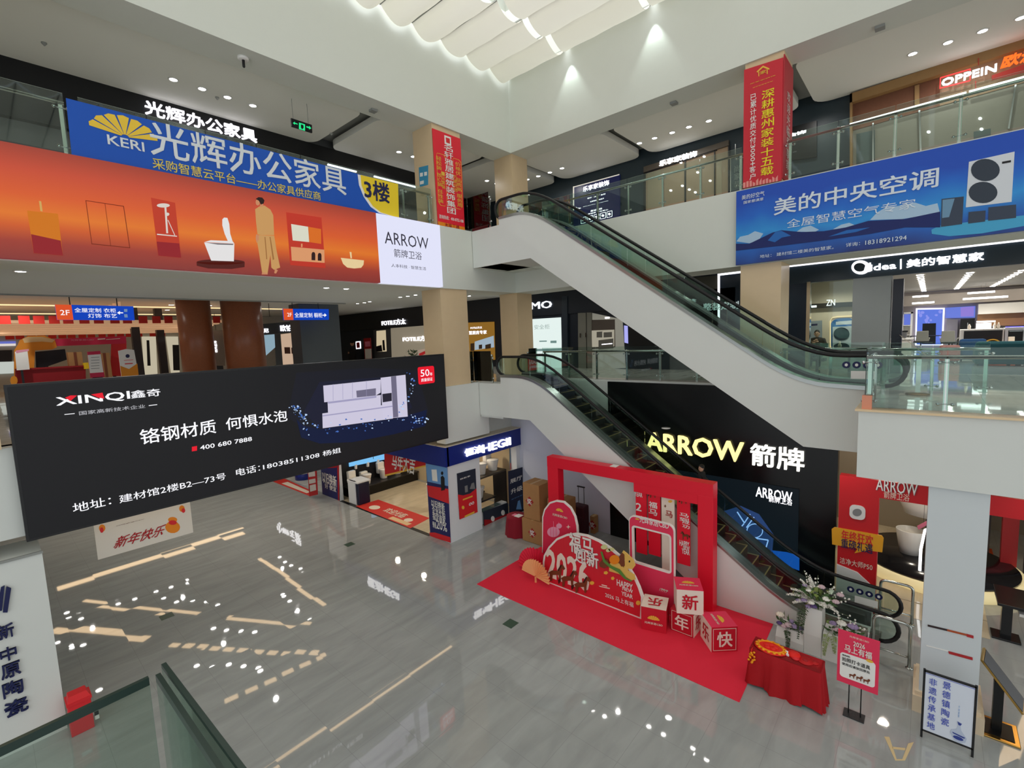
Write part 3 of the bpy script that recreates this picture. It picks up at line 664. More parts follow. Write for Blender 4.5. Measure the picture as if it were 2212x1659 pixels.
a = A('cupboard_picture', [[(184.5, 432.6), (267, 445), (267, 446.5), (185.5, 434)], [(184.5, 432.6), (186, 433), (199, 527.5), (197.6, 527)], [(266, 445), (267.5, 445), (281, 536), (279.5, 536)], [(198, 526), (280, 534.5), (280, 536), (198, 527.5)], [(226, 439), (227, 439), (239.5, 531), (238.5, 531)]], LI('brown', (120, 44, 24)))
a = A('shower_panel_picture', [[(326, 427), (378, 438), (391, 556.6), (342, 552)]], LI('brick', (196, 62, 40))); A('dark_half', [[(338, 522), (387, 526), (391, 556.6), (342, 552)]], LI('maroon', (150, 34, 40)), .007, a)
A('shower_picture', [ell(352.5, 444, 14, 4.5), [(355, 447), (359, 447), (363, 504), (359, 504)], ell(361.5, 463, 4, 3.5), [(339, 505), (382, 509.5), (382, 511.5), (339, 507.5)], [(362, 476), (363.2, 475), (378, 508), (376.8, 509)]], LI('chrome', (226, 216, 206)), .007, a)
a = A('toilet_picture', [[(441, 524), (506, 526.5), (505, 564.5), (456, 563)], [(441, 523), (455, 519), (502, 521), (506, 526)]], LI('ceramic', (238, 236, 236)))
A('seat_gap', [[(446, 524.5), (504, 527), (503, 529.5), (470, 528.5)]], LI('shade', (120, 116, 120)), .007, a); A('lid', [[(484, 470), (491, 471), (495, 484), (497, 505), (502, 521), (492, 521), (485, 505), (480, 487), (480, 474)]], LI('ceramic', (238, 236, 236)), .006, a)
A('platform', [ell(476.5, 566, 52, 6), [(424.5, 566), (528.5, 567), (528, 577), (500, 581), (450, 580), (425, 574)]], LI('plinth', (84, 28, 22)), .002, a)
a = A('woman_picture', [[(551, 452), (560, 446), (571, 444), (584, 453), (590, 465), (592, 508), (563, 508), (556, 506), (553, 480)], [(553, 508), (592, 509), (597, 540), (605, 578), (592, 583), (586, 578), (584, 550), (578, 590), (566, 589), (560, 550)]], LI('linen', (206, 156, 96)))
A('skin', [ell(556.5, 437, 4.5, 7), [(562, 440), (568, 440), (569, 446), (561, 447)], [(553, 506), (559, 508), (559, 518), (554, 525), (552, 515)], [(566, 588), (578, 590), (578, 593), (565, 593)], [(594, 580), (600, 584), (596, 591), (592, 590)]], LI('skin', (206, 140, 100)), .006, a)
A('hair', [[(552, 430), (558, 426), (566, 427), (571, 433), (569, 440), (563, 442), (559, 434)]], LI('hair', (40, 24, 22)), .008, a)
A('fold', [[(571, 512), (573, 512), (577, 560), (575, 560)], [(582, 512), (584, 512), (592, 560), (589, 562)]], LI('linen_shade', (160, 110, 60)), .007, a)
a = A('vanity_picture', [[(618, 458.5), (694, 470), (703, 579), (627, 572.5)]], LI('vanity_red', (196, 56, 40)))
A('mirror', [[(628.5, 484), (665, 490), (667.5, 523), (632, 519.5)]], LI('mirror', (226, 226, 206)), .007, a); A('shelf', [[(665.5, 490), (693, 495), (693.5, 527), (668, 523)]], LI('amber', (224, 112, 36)), .007, a)
A('basin_unit', [[(628, 533), (700, 539.5), (701, 568), (630, 563)], [(650, 526.5), (653, 526.5), (653, 534), (650, 534)]], LI('peach', (226, 158, 110)), .007, a)
A('arch', [[(672.5, 562), (672.5, 549), (674, 545), (677, 544.5), (679.5, 546), (680.5, 550), (680.5, 562.6)], [(686, 563), (686, 551), (687.5, 547), (690.5, 546.5), (693, 548), (694, 552), (694, 563.6)]], LI('dark', (50, 26, 26)), .011, a)
a = A('bathtub_picture', [[(736, 557), (786, 562.5), (785, 572), (780, 578.5), (765, 580), (750, 578), (741, 570)], [(755, 544), (759, 545), (760, 558), (757, 558)]], LI('tub', (240, 214, 160)))
for s, bl, tr, bo in (('ARROW', (831, 526), (924.5, 514.5), .0), ('箭牌卫浴', (851, 555), (910, 545), .0), ('人本科技 · 智慧生活', (845, 577), (919.6, 577), -.004)):
    text(t, s, F, bl, tr, lit('panel_text', (58, 56, 70), .8), bold=bo, d=.008, t=.003)
# blue banner
F = FY(11.68)
t = thing('banner', 'blue banner with white and yellow characters and a gold fan over the left balcony edge', 'banner', (5, 11.7, 10.33))
art(t, 'sheet', F, [[(142, 212), (858, 398), (861, 471), (155, 337)]], mat('banner_blue', (8, 84, 190), 0.55), d=0, t=.01)
art(t, 'sheet', F, [[(772, 377), (859, 398), (861, 471), (818, 460), (800, 447), (785, 425), (775, 400)]], PWHITE, d=.011, t=.004)
art(t, 'yellow_corner', F, [[(778, 378), (859, 398), (861, 471), (822, 459), (805, 446), (790, 424), (780, 400)]], mat('banner_yellow', (246, 214, 40), .55), d=.016, t=.004)
BW = mat('banner_white', (226, 232, 236), .5)
text(t, 'KERI', F, (232.6, 311.7), (310, 308.5), BW, .03, d=.012); text(t, '光辉办公家具', F, (326, 334), (744, 366), BW, .02, d=.012)
text(t, '采购智慧云平台——办公家具供应商', F, (330, 364), (691, 415.5), mat('banner_pale_yellow', (236, 214, 90), .5), .01, d=.012); text(t, '3楼', F, (787, 429), (839, 398), PNAVY, .045, d=.021)
u, v = F.at(270, 294)
art(t, 'fan_logo', F, fan_polys(u, v-.02, .06, .52, 8, 172, 7, .72), mat('logo_gold', (244, 204, 60), .5), px=False, d=.012)
# third-storey office shop behind the banner
F = FY(16.25)
struct('wall_left_third_storey', MB().box(-14, 14.6, 16.3, 16.5, Z3, 13.95), mat('dim_shop_wall', (96, 98, 98), 0.6))
t = thing('shop_sign', 'black shop fascia with white lit characters behind the blue banner', 'sign', (4, 16.2, 12.9))
MB().box(-14, 13.4, 16.1, 16.3, 12.3, 13.62).obj('fascia', mat('black_fascia', (14, 15, 18), .45), t); F = FY(16.1)
text(t, '光辉办公家具', F, (313, 247.5), (552, 283), lit('office_letter', (250, 246, 255), 1.6), .03, d=.02, t=.05)
for i, (xa, xb) in enumerate(((8.87, 9.98), (10.72, 12.86))):
    tag(MB().box(xa, xb, 16.02, 16.08, 13.0, 13.05).obj('light_strip', LEDP), f'white light strip under the black fascia, {"left" if i == 0 else "right"} one by the left pillar', 'light strip')
# exit sign, dome camera, small ceiling fittings
F = FY(13.6)
t = thing('exit_sign', 'green and black hanging exit sign with arrows under the left top ceiling', 'exit sign', (7, 13.6, 12.8))
art(t, 'case', F, [[(627, 256), (672, 271), (673, 288), (628.5, 274)]], PBLACK, d=0, t=.05)
GR = lit('exit_green', (40, 230, 140), 1.0)
art(t, 'running_man', F, [[(644, 266), (657, 270), (657, 284), (644, 280)]], GR, d=.051); art(t, 'figure', F, [[(648, 270), (653, 271.5), (654, 277), (651, 281), (648, 277)]], PBLACK, d=.056)
art(t, 'arrow', F, [[(631, 267), (635, 264), (635, 266.5), (641, 268.5), (641, 270.5), (635, 268.5), (635, 271)], [(660, 273.5), (666, 275.5), (666, 273), (670.5, 278.5), (666, 281), (666, 278.5), (660, 276.5)]], GR, d=.051)
(ua, va), (ub, vb) = F.at(627, 256), F.at(672, 271)
MB().tube([F.P(ua+.08, va), F.P(ua+.08, 13.62)], .006, 6).tube([F.P(ub-.08, vb), F.P(ub-.08, 13.62)], .006, 6).obj('hanger', GREYC, t)
t = thing('dome_camera', 'white dome camera on the slanted soffit of the left bulkhead', 'camera', (5.5, 12.3, 13.42))
p = at(525, 124, FZ(13.42)); MB().lathe(p, [(.12, 0), (.12, -.04), (.1, -.06)], 20).obj('base', PWHITE, t); MB().lathe(p, [(.03, -.05), (.03, -.2), (.02, -.22)], 12).obj('stem', DARK, t)
def fitting(px, py, z, name, label, cat, r=.05):
    p = at(px, py, FZ(z)); return tag(MB().lathe(p, [(r, 0), (r, -.02), (r*.5, -.05), (r*.2, -.07)], 14).obj(name, GREYC), label, cat)
for px, py, lab in ((95, 92, 'far left of the top ceiling'), (469, 210, 'between the downlights over the white characters'), (716, 288, 'near the exit sign')): fitting(px, py, 13.62, 'sprinkler', 'small ceiling sprinkler '+lab, 'sprinkler')
for px, py, lab in ((806, 237, 'left bulkhead soffit'), (1456, 221, 'right bulkhead soffit left of the red banner'), (1901, 57, 'right bulkhead soffit right of the red banner')):
    p = at(px, py, FZ(13.42)); tag(MB().box(p[0]-.09, p[0]+.09, p[1]-.09, p[1]+.09, 13.36, 13.42).obj('ceiling_speaker', GREYC), 'square grey speaker on the '+lab, 'speaker')
# red banner on the left pillar
F = FY(11.73)
t = thing('banner', 'red banner with white and gold vertical characters on the left pillar', 'banner', (10.6, 11.73, 10.3))
art(t, 'sheet', F, [[(933, 277), (994, 300), (1004, 502), (946, 488)]], RED, d=0, t=.012); art(t, 'yellow_foot', F, [[(945.5, 478), (1003, 491), (1004, 502), (946, 488)]], PORANGE, d=.013)
vtext(t, '名轩雅居建筑装饰集团', F, (965.5, 461), (976.5, 316), PWHITE, .02, d=.013); text(t, '咨询热线：400-8752-188', F, (948, 471.5), (1000, 474), PWHITE, .02, d=.013)
vtext(t, '轻松装 放心装 任性装', F, (946, 438), (952, 339), PGOLD, d=.013); vtext(t, '一站套装', F, (954, 408), (959.5, 372), PGOLD, d=.013)
vtext(t, '万家优选', F, (980, 414), (986, 380), PGOLD, d=.013); vtext(t, '价格优 品质高 服务周', F, (987, 447), (993.5, 352), PGOLD, d=.013); text(t, '本座三楼', F, (960, 492), (991, 487), REDD, .01, d=.018)
def outline(face, pl, w):
    q = [face.at(*p) for p in pl]; n = len(q); return [[q[i], q[(i+1) % n], (q[(i+1) % n][0]+w, q[(i+1) % n][1]+w), (q[i][0]+w, q[i][1]+w)] for i in range(n)]
art(t, 'gold_bracket', F, outline(F, [(943, 331), (957, 335), (962, 342), (965, 440), (961, 446), (951, 444), (946, 436), (942, 338)], .012)+outline(F, [(978, 342), (990, 346), (995, 352), (998, 448), (994, 453), (984, 450), (979, 443), (977, 350)], .012), PGOLD, px=False, d=.013)
art(t, 'seal_logo', F, [[(959, 292), (973, 297), (974, 316), (960, 311)]], PWHITE, d=.013); art(t, 'seal_mark', F, [[(962, 297), (970.5, 300), (971, 311), (963, 308)]], REDP, d=.018)
t = thing('poster', 'small blue notice on the side of the left pillar above the top railing', 'poster', (10.0, 12.2, 11.7)); F = FX(10.02)
art(t, 'sheet', F, [[(905, 362), (925, 357), (925, 399), (907, 404)]], mat('notice_blue', (60, 150, 190), .5), d=0, t=.01); art(t, 'icon', F, [[(908, 374), (914, 373), (914, 381), (908, 382)], [(917, 372), (923, 371), (923, 379), (917, 380)], [(908, 392), (916, 390), (916, 397), (908, 399)]], PWHITE, d=.011)
# hanging direction signs of the second storey
def hangsign(label, y, c, two, rods):
    F = FY(y); t = thing('direction_sign', label, 'sign', (*at(*c[0], F)[:2], 8.0)); nm = lit('sign_blue', (10, 70, 200), .8)
    art(t, 'case', F, [c], nm, d=0, t=.06)
    w = [((1-.21)*c[i][0]+.21*c[j][0], (1-.21)*c[i][1]+.21*c[j][1]) for i, j in ((0, 1), (3, 2))]
    r = art(t, 'storey_panel', F, [[c[0], w[0], w[1], c[3]]], lit('sign_orange', (226, 84, 40), .9), d=.061); text(r, '2F', F, *two, LW, .01, d=.066)
    for px, py in rods:
        u, v = F.at(px, py); MB().tube([F.P(u, v, .03), F.P(u, 8.78, .03)], .014, 6).obj('hanging_rod', DARK, t)
    return t, F
t, F = hangsign('blue and orange hanging direction sign with two text lines, far left', 18.6, [(118, 658), (287, 662), (290, 692), (123, 691)], ((130, 681), (149, 670)), ((151, 659), (253, 661)))
text(t, '全屋定制 衣柜', F, (160.6, 675), (249, 666.5), LW, .01, d=.066); text(t, '灯饰 布艺', F, (190, 687), (251, 678), LW, .01, d=.066)
art(t, 'arrow', F, [[(252, 676), (258, 672), (258, 674.8), (265, 675), (265, 677.2), (258, 677), (258, 680)]], LW, d=.066); art(t, 'pictogram', F, [[(267, 679), (274, 679), (275, 686), (268, 686)], [(267, 668), (274, 668), (274, 674), (267, 674)]], lit('pictogram', (120, 150, 190), .8), d=.066)
t, F = hangsign('blue and orange hanging direction sign with one text line, beside the dark column', 18.6, [(610, 667), (708.5, 668), (709, 691), (612, 691.5)], ((619, 684), (628, 676)), ((631, 667), (687, 668)))
text(t, '全屋定制 橱柜', F, (635, 686), (694, 676), LW, .01, d=.066); art(t, 'arrow', F, [[(704, 681), (699, 677), (699, 680), (695, 680), (695, 682), (699, 682), (699, 685)]], LW, d=.066)
# hanging new year board seen under the screen
F = FY(12.5); t = thing('hanging_board', 'white hanging board with red brush characters under the left balcony', 'sign', (2.1, 12.5, 2.64))
(ua, va), (ub, vb) = F.at(212, 1210), F.at(412, 1152)
board(t, 'panel', F, 1.25, 2.63, 2.91, 3.75, mat('hanging_white', (232, 226, 214), .6), .03)
text(t, '新年快乐', F, (242, 1186), (346, 1134), mat('brush_red', (178, 24, 30), .5), .035, d=.032, skew=.15)
art(t, 'gold_ornament', F, [ell(372, 1138, 16, 13, 14), ell(372, 1122, 10, 6, 12), ell(220, 1140, 7, 8, 12), ell(392, 1098, 6, 7, 12)], PORANGE, d=.032); art(t, 'red_ornament', F, [ell(372, 1128, 9, 5, 10), ell(219, 1144, 4, 6, 10), ell(395, 1102, 4, 5, 10)], REDP, d=.038)
text(t, '光辉家居CBD', F, (250, 1136), (310, 1120), PBROWN, .01, d=.032)
MB().tube([(1.4, 12.48, 3.75), (1.4, 12.48, 4.04)], .008, 6).tube([(2.75, 12.48, 3.75), (2.75, 12.48, 4.04)], .008, 6).obj('hanger', GREYC, t)
# lettering on the near white pillar, ledge seam, red bin
F = FY(11.57)
t = thing('pillar_sign', 'dark blue vertical characters on the near white pillar', 'sign', (.1, 11.57, 1.5))
p0 = [(.13-.95, .13), (.13+.05, .13)]
mk = lit('pillar_violet', (70, 50, 150), .35)
for s, (bl, tr) in zip('新中原陶瓷', (((-6, 1385), (28, 1342)), ((2, 1432), (34, 1391)), ((4, 1470), (42, 1424)), ((8, 1510), (48, 1461)), ((12, 1552), (58, 1500)))):
    text(t, s, F, bl, tr, [PNAVY, mk][0], .04, d=.0, t=.03)
art(t, 'logo', F, [[(-8, 1320), (4, 1318), (10, 1264), (2, 1268)], [(6, 1322), (16, 1322), (24, 1270), (14, 1266)]], PNAVY, d=0, t=.03)
struct('trim_5', MB().box(-1.3, .46, 11.55, 11.6, 3.34, 3.38), GREYC)
t = thing('bin', 'red bin beside the near white pillar with a striped warning edge', 'bin', (.62, 11.4, 0))
MB().box(.47, .78, 11.2, 11.5, 0, .58).obj('body', REDP, t, bevel=.01); MB().box(.455, .795, 11.185, 11.515, .58, .63).prism([(.47, 11.2, .63), (.78, 11.2, .63), (.74, 11.3, .7), (.5, 11.3, .7)], (0, .2, 0)).obj('lid', REDP, t)
MB().box(.56, .70, 11.185, 11.2, .36, .44).obj('label', PWHITE, t); MB().box(.8, .86, 11.24, 11.3, .1, .4).box(.8, .86, 11.235, 11.24, .18, .26, 1).box(.8, .86, 11.235, 11.24, .32, .38, 1).box(.78, .8, 11.26, 11.28, .2, .24).obj('striped_edge', [PWHITE, PBLACK], t)
# ================================================================ right side: banners of the far balcony
F = FX(13.58)
t = thing('banner', 'wide blue banner with white characters and an air conditioner over the far balcony edge', 'banner', (13.6, 1, 8.42))
SKY = bpy.data.materials.new('banner_sky'); SKY.use_nodes = True; nt = SKY.node_tree; b = nt.nodes['Principled BSDF']; b.inputs['Roughness'].default_value = .5
g = nt.nodes.new('ShaderNodeNewGeometry'); sp = nt.nodes.new('ShaderNodeSeparateXYZ'); mr = nt.nodes.new('ShaderNodeMapRange'); rp = nt.nodes.new('ShaderNodeValToRGB')
mr.inputs[1].default_value = 8.4; mr.inputs[2].default_value = 10.3; nt.links.new(g.outputs['Position'], sp.inputs[0]); nt.links.new(sp.outputs['Z'], mr.inputs[0])
ns = nt.nodes.new('ShaderNodeTexNoise'); ns.inputs['Scale'].default_value = 1.1; ma = nt.nodes.new('ShaderNodeMath'); ma.operation = 'MULTIPLY_ADD'; ma.inputs[1].default_value = .35; nt.links.new(g.outputs['Position'], ns.inputs['Vector'])
nt.links.new(ns.outputs['Fac'], ma.inputs[0]); nt.links.new(mr.outputs[0], ma.inputs[2]); nt.links.new(ma.outputs[0], rp.inputs[0])
for i, (p, c) in enumerate(((.12, (22, 34, 110)), (.35, (24, 96, 190)), (.55, (40, 150, 226)), (.8, (14, 104, 210)), (1.0, (10, 76, 190)))):
    e = rp.color_ramp.elements[i] if i < 2 else rp.color_ramp.elements.new(p); e.position = p; e.color = (*lin(c), 1)
nt.links.new(rp.outputs[0], b.inputs['Base Color'])
board(t, 'sheet', F, -3.92, 8.42, 4.2, 10.30, SKY, .05, 0)
D = dict(d=.052, t=.003)
art(t, 'cloud', F, [[(1592, 522), (1600, 512), (1618, 508), (1632, 500), (1650, 505), (1640, 520), (1620, 526)], [(1722, 501), (1735, 492), (1752, 488), (1770, 497), (1760, 502)], [(1800, 496), (1818, 486), (1835, 482), (1850, 488), (1830, 494)],
     [(1880, 476), (1895, 460), (1915, 448), (1940, 446), (1975, 438), (2000, 446), (2025, 440), (2030, 460), (1950, 474)]], mat('cloud', (176, 205, 230), .6), **D)
art(t, 'mountain', F, [[(1591, 527), (1620, 527), (1670, 503), (1689, 498), (1733, 502), (1781, 500), (1828, 492), (1876, 478), (1955, 474), (2031, 458), (2031, 492), (1955, 492), (1880, 506), (1780, 520), (1700, 530), (1591, 542)]], mat('mountain', (22, 38, 104), .6), d=.056, t=.003)
art(t, 'ridge_light', F, [[(1660, 520), (1676, 502), (1689, 499), (1710, 510), (1690, 514), (1675, 524)], [(1790, 512), (1830, 498), (1880, 492), (1850, 502)]], mat('ridge', (36, 108, 190), .6), d=.060, t=.003)
AC = mat('unit_white', (222, 226, 232), .5)
a = art(t, 'air_conditioner_picture', F, [[(2092.7, 351), (2191, 329), (2184.5, 437), (2086, 449)]], AC, **D)
art(a, 'fan_grille', F, [ell(2128, 368.7, 31, 24), ell(2123, 417, 31, 23)], mat('fan_dark', (48, 58, 72), .5), d=.056, t=.003); art(a, 'badge', F, [[(2164, 351), (2183, 347.5), (2183, 352), (2164, 355.5)]], PBLACK, d=.056)
art(t, 'podium', F, [[(2012, 497), (2030, 488), (2212, 466), (2240, 470), (2240, 484), (2120, 505), (2050, 511), (2013, 506)]], mat('podium_cyan', (70, 170, 215), .5), **D)
a = art(t, 'dark_unit_picture', F, [[(2034, 431), (2081.6, 425.6), (2078, 485), (2032.6, 491)], [(2092, 459), (2128.5, 455.7), (2127.5, 479.4), (2091, 484)], [(2134.8, 449), (2194, 443), (2194, 471.5), (2134, 478)]], mat('unit_dark', (50, 62, 82), .4), d=.057, t=.003)
art(a, 'gloss', F, [[(2036, 433), (2062, 430), (2050, 470), (2035, 472)]], mat('unit_gloss', (110, 150, 180), .4), d=.061, t=.003)
BW2 = mat('banner_letter', (226, 236, 246), .5)
def T(s, bl, tr, bo=.012, m=BW2): return text(t, s, F, bl, tr, m, bo, d=.064, t=.003)
T('美的中央空调', (1673, 467), (2029, 361), .03); T('全屋智慧空气专家', (1701, 494), (1979, 429), 0)
T('美的好空气', (1604, 433.5), (1653, 413), .01); T('国家都满意', (1608, 442), (1651, 427), .01); T('地址： 建材馆二楼美的智慧家。', (1643, 558.5), (1802, 530.5), .004); T('详询：', (1828, 534.5), (1858.5, 522), .004); T('18318921294', (1869.6, 530), (1959, 509), .01)
F = FX(13.66)
t = thing('banner', 'tall red banner with yellow and white vertical characters on the far pillar', 'banner', (13.66, 3.3, 10.3))
art(t, 'sheet', F, [[(1608, 152), (1692.5, 125), (1688.5, 390), (1605.5, 408)]], mat('banner_red', (206, 36, 52), .5), d=0, t=.03)
Fs = FY(2.895)
MB().box(13.64, 14.62, 2.88, 2.9, 10.42, 13.3).obj('side_sheet', mat('banner_red_side', (190, 34, 50), .5), t)
vtext(t, '欢迎光临乐享家', Fs, (13.95, 10.7), (14.3, 12.6), mat('banner_pale', (235, 210, 205), .5), d=.016, px=False)
t2 = dict(d=.032, t=.006); YE = mat('banner_yellow_letter', (246, 226, 40), .5)
vtext(t, '深耕惠州家装十五载', F, (1644, 383), (1674, 188), YE, .02, **t2); vtext(t, '已累计优质交付3000+客户', F, (1620, 391), (1635, 201), PWHITE, .012, turn='3000+', **t2)
text(t, '乐享家装饰', F, (1621, 184), (1676, 163), PGOLD, .02, **t2); text(t, '高品质整装定制', F, (1627, 190), (1670, 177), PGOLD, 0, **t2)
art(t, 'house_logo', F, [[(1635, 156), (1649, 143), (1663, 149), (1662, 152), (1649, 147), (1637, 158)], [(1639, 157), (1641, 156), (1641, 166), (1639, 166)], [(1657, 150), (1659, 150), (1659, 161), (1657, 161)]], PGOLD, **t2); text(t, '家', F, (1643, 163), (1656, 151), PGOLD, .02, **t2)
rs = random.Random(5); art(t, 'skyline', F, [[(1606+7*i, 407-1.4*i), (1611+7*i, 406-1.4*i), (1611+7*i, 400-1.4*i-rs.random()*9), (1606+7*i, 401-1.4*i-rs.random()*7)] for i in range(11)], mat('skyline_pink', (236, 150, 140), .6), **t2)

# ================================================================ back shops of the second storey (x = 18 line)
SX = 17.95
struct('wall_back_second_storey', MB().box(SX+.02, SX+.2, 4.55, 34, Z2, 8.78), NAVYW)
struct('wall_back_second_right', MB().box(SX, SX+.2, -14, -3.6, Z2, 8.78), NAVYW)
F = FX(SX)
# appliance shop on the right
t = thing('storefront', 'dark shop front with white lit characters under the blue banner', 'shop front', (SX, 1, Z2))
MB().box(SX-.05, SX+.15, -6, 3.95, 8.12, 8.68).obj('fascia', mat('fascia_teal', (28, 42, 52), .35), t)
MB().box(SX-.05, SX+.15, 3.02, 3.78, Z2, 8.12).obj('dark_pier', mat('pier_navy', (18, 30, 44), .25), t)
MB().box(SX-.06, SX+.2, 2.93, 3.03, Z2, 8.15).obj('chrome_jamb', CHROME, t)
MB().box(SX-.12, SX+.1, 3.78, 3.95, Z2, 8.72).obj('pale_jamb', STEEL, t)
MB().box(SX-.12, SX-.04, -6, 3.97, 8.68, 8.74).obj('light_line', LEDP, t)
MB().box(SX-.03, SX+.7, .9, 1.82, Z2, 8.14).obj('grey_pier', mat('pier_grey', (150, 154, 154), .6), t)
MB().box(SX-.05, SX+.35, .62, .86, Z2, 8.0).obj('door_frame', mat('frame_navy', (16, 20, 34), .3), t)
MB().box(SX+.0, SX+.02, 1.82, 2.93, Z2+.1, 8.12).obj('window_pane', GLASS, t)
LB = lit('bright_letter', (255, 253, 255), 2.6)
text(t, 'idea', F, (1880, 586), (1937, 566), LB, .04, d=.06, t=.05); text(t, '美的智慧家', F, (1958, 579), (2126, 544), LB, .05, d=.06, t=.05)
art(t, 'round_logo', F, [ell(1860, 578, 20, 15)], LB, d=.06, t=.04); art(t, 'logo_cut', F, [ell(1858, 578, 13, 9.5)], mat('fascia_teal', (28, 42, 52), .35), d=.101); art(t, 'logo_wave', F, [[(1866, 588), (1872, 568), (1877, 570), (1872, 589)], [(1874, 588), (1878, 568), (1882, 568), (1881, 587)]], LB, d=.06, t=.05)
art(t, 'divider', F, [[(1944.5, 582), (1948, 581), (1948, 560), (1944.5, 561)]], LB, d=.06, t=.05)
# its interior
struct('floor_shop_right', MB().box(SX+.1, 45, -9, 4.1, Z2, Z2+.006), floor_mat('shop_grey_tile', (170, 176, 178), .8, .05, .004, (150, 154, 156)))
struct('ceiling_shop_right', MB().box(SX+.15, 40, -9, 4.1, 8.28, 8.5), mat('shop_ceiling', (190, 182, 168), .8))
struct('wall_shop_right_back', MB().box(35, 35.2, -9, 5, Z2, 8.3), mat('shop_wall_warm', (214, 202, 190), .7))
struct('wall_shop_right_side', MB().box(SX+.2, 35, 4.1, 4.3, Z2, 8.5), mat('shop_wall_warm', (214, 202, 190), .7))
struct('wall_shop_partition', MB().box(20.6, 20.75, 1.25, 4.1, Z2, 8.3), mat('shop_wall_peach', (224, 204, 182), .7))
struct('wall_shop_beam', MB().box(33.6, 33.9, -9, 4.0, 7.55, 8.1), mat('shop_wall_warm', (214, 202, 190), .7))
for i, (y, xs) in enumerate(((.32, range(21, 34)), (-.92, range(22, 34)), (-2.2, range(23, 34)), (-3.4, range(27, 34)))):
    t = thing('ceiling_light_row', f'{NTH[i]} row of small square ceiling lights from the left in the appliance shop', 'ceiling light', (22, y, 8.28), 'shop ceiling light rows')
    for x in xs: MB().box(x-.09, x+.09, y-.09, y+.09, 8.262, 8.28).obj('lamp', LENSD, t)
for x_, y_ in ((21, .0), (21, -3), (26, -.2), (26, -3.5), (31, -.5), (31, -3)): lamp('shop_lamp', 'SPOT', (x_, y_, 8.2), 170, (1, .95, .88), spot=160, radius=.1)
lamp('shop_window_lamp', 'SPOT', (19.3, 2.4, 8.2), 110, (1, .93, .84), spot=160, radius=.1)
F = FX(34.9)
t = thing('glowing_display', 'glowing blue display wall with a white neon frame at the back of the appliance shop', 'display', (34.9, .1, Z2))
art(t, 'blue_print', F, [[(1981, 668), (2039, 667), (2035, 745), (1979, 745)]], lit('display_blue', (96, 124, 226), .95), d=0, t=.05)
art(t, 'bubbles', F, [ell(rs.uniform(1985, 2032), rs.uniform(672, 735), rs.uniform(2, 4.5), rs.uniform(2, 4), 12) for i in range(22)], lit('bubble', (140, 150, 240), .95), d=.051)
art(t, 'neon_frame', F, [[(1978.5, 666), (1982, 666), (1980, 746), (1976.5, 746)], [(2037, 665), (2041, 665), (2037, 746), (2033.5, 746)], [(1979, 666), (2040, 665), (2040, 668), (1979, 669)], [(1977, 744), (2036, 744), (2036, 746), (1977, 746)]], lit('neon', (240, 236, 255), 1.6), d=.06, t=.03)
art(t, 'dark_doorway', F, [[(1993, 699), (2022, 698), (2021, 743), (1991, 743)]], mat('doorway', (20, 24, 32), .5), d=.062)
t = thing('light_box', 'blue and violet light box above the dark fridge in the appliance shop', 'light box', (34.9, -1, 7))
art(t, 'face', F, [[(2042, 665), (2107, 661), (2106, 686), (2042, 687)]], lit('box_blue', (110, 130, 226), .9), d=0, t=.08); art(t, 'violet_area', F, [[(2075, 664), (2104, 662), (2103, 683), (2075, 684)]], lit('box_violet', (150, 130, 220), .9), d=.081)
t = thing('fridge', 'dark fridge standing left of the white washing machine counter', 'fridge', (34, -1.1, Z2)); (ua, va), (ub, vb) = F.at(2072, 738), F.at(2104, 688)
MB().box(34.2, 34.85, -ub, -ua, Z2, vb).obj('body', DARK, t); MB().box(34.17, 34.2, -(ua+ub)/2-.01, -(ua+ub)/2+.01, Z2+.4, vb-.2).obj('handle', STEEL, t)
t = thing('display_cabinet', 'grey display panel between the glowing wall and the dark fridge', 'cabinet', (34, -.6, Z2)); (ua, va), (ub, vb) = F.at(2042, 740), F.at(2069, 689)
MB().box(34.5, 34.9, -ub, -ua, Z2, vb).obj('body', mat('panel_lilac', (170, 166, 180), .5), t); MB().box(34.3, 34.5, -ub+.1, -ua-.1, 6.0, 6.05).obj('shelf', DARK, t)
t = thing('shelf_unit', 'tall white open shelf unit at the left of the appliance shop', 'shelf', (33, 1.1, Z2)); Fq = FX(33); (ua, va), (ub, vb) = Fq.at(1946, 722), Fq.at(1972, 674)
MB().box(33, 33.5, -ub, -ub+.08, Z2, vb).box(33, 33.5, -ua-.08, -ua, Z2, vb).box(33, 33.5, -ub, -ua, vb-.08, vb).box(33.45, 33.5, -ub, -ua, Z2, vb).obj('carcass', PWHITE, t)
for z in (6.0, 6.5): MB().box(33, 33.45, -ub+.08, -ua-.08, z, z+.04).obj('shelf', PWHITE, t)
MB().box(33.43, 33.45, -ub+.1, -ua-.1, 6.55, vb-.1).obj('lit_back', lit('shelf_blue', (110, 130, 230), .8), t)
t = thing('range_counter', 'white cooking display with a wide hood at the far right of the appliance shop', 'kitchen display', (33.5, -3, Z2))
MB().box(33, 33.6, -6, -1.75, 6.95, 7.45).obj('hood', mat('hood_white', (214, 208, 196), .5), t); MB().box(33.4, 33.6, -6, -1.75, 6.35, 6.95).obj('back_panel', mat('wood_panel', (150, 108, 70), .5), t)
MB().box(32.9, 33.5, -6, -2.7, Z2, 6.2).obj('counter', DARK, t); MB().box(32.88, 33.4, -6, -2.75, 6.2, 6.3).obj('lit_edge', lit('counter_violet', (120, 110, 230), 1.1), t)
MB().box(32.0, 32.9, -2.3, -1.7, 6.55, 6.62).obj('lamp_bar', LEDW, t)
Fq = FX(25.5); y1, z1_ = -Fq.at(2075, 712)[0], Fq.at(2075, 712)[1]; y0_ = -Fq.at(2170, 712)[0]
t = thing('counter', 'white counter with two dark round washing machine fronts', 'counter', (25.5, -1.3, Z2))
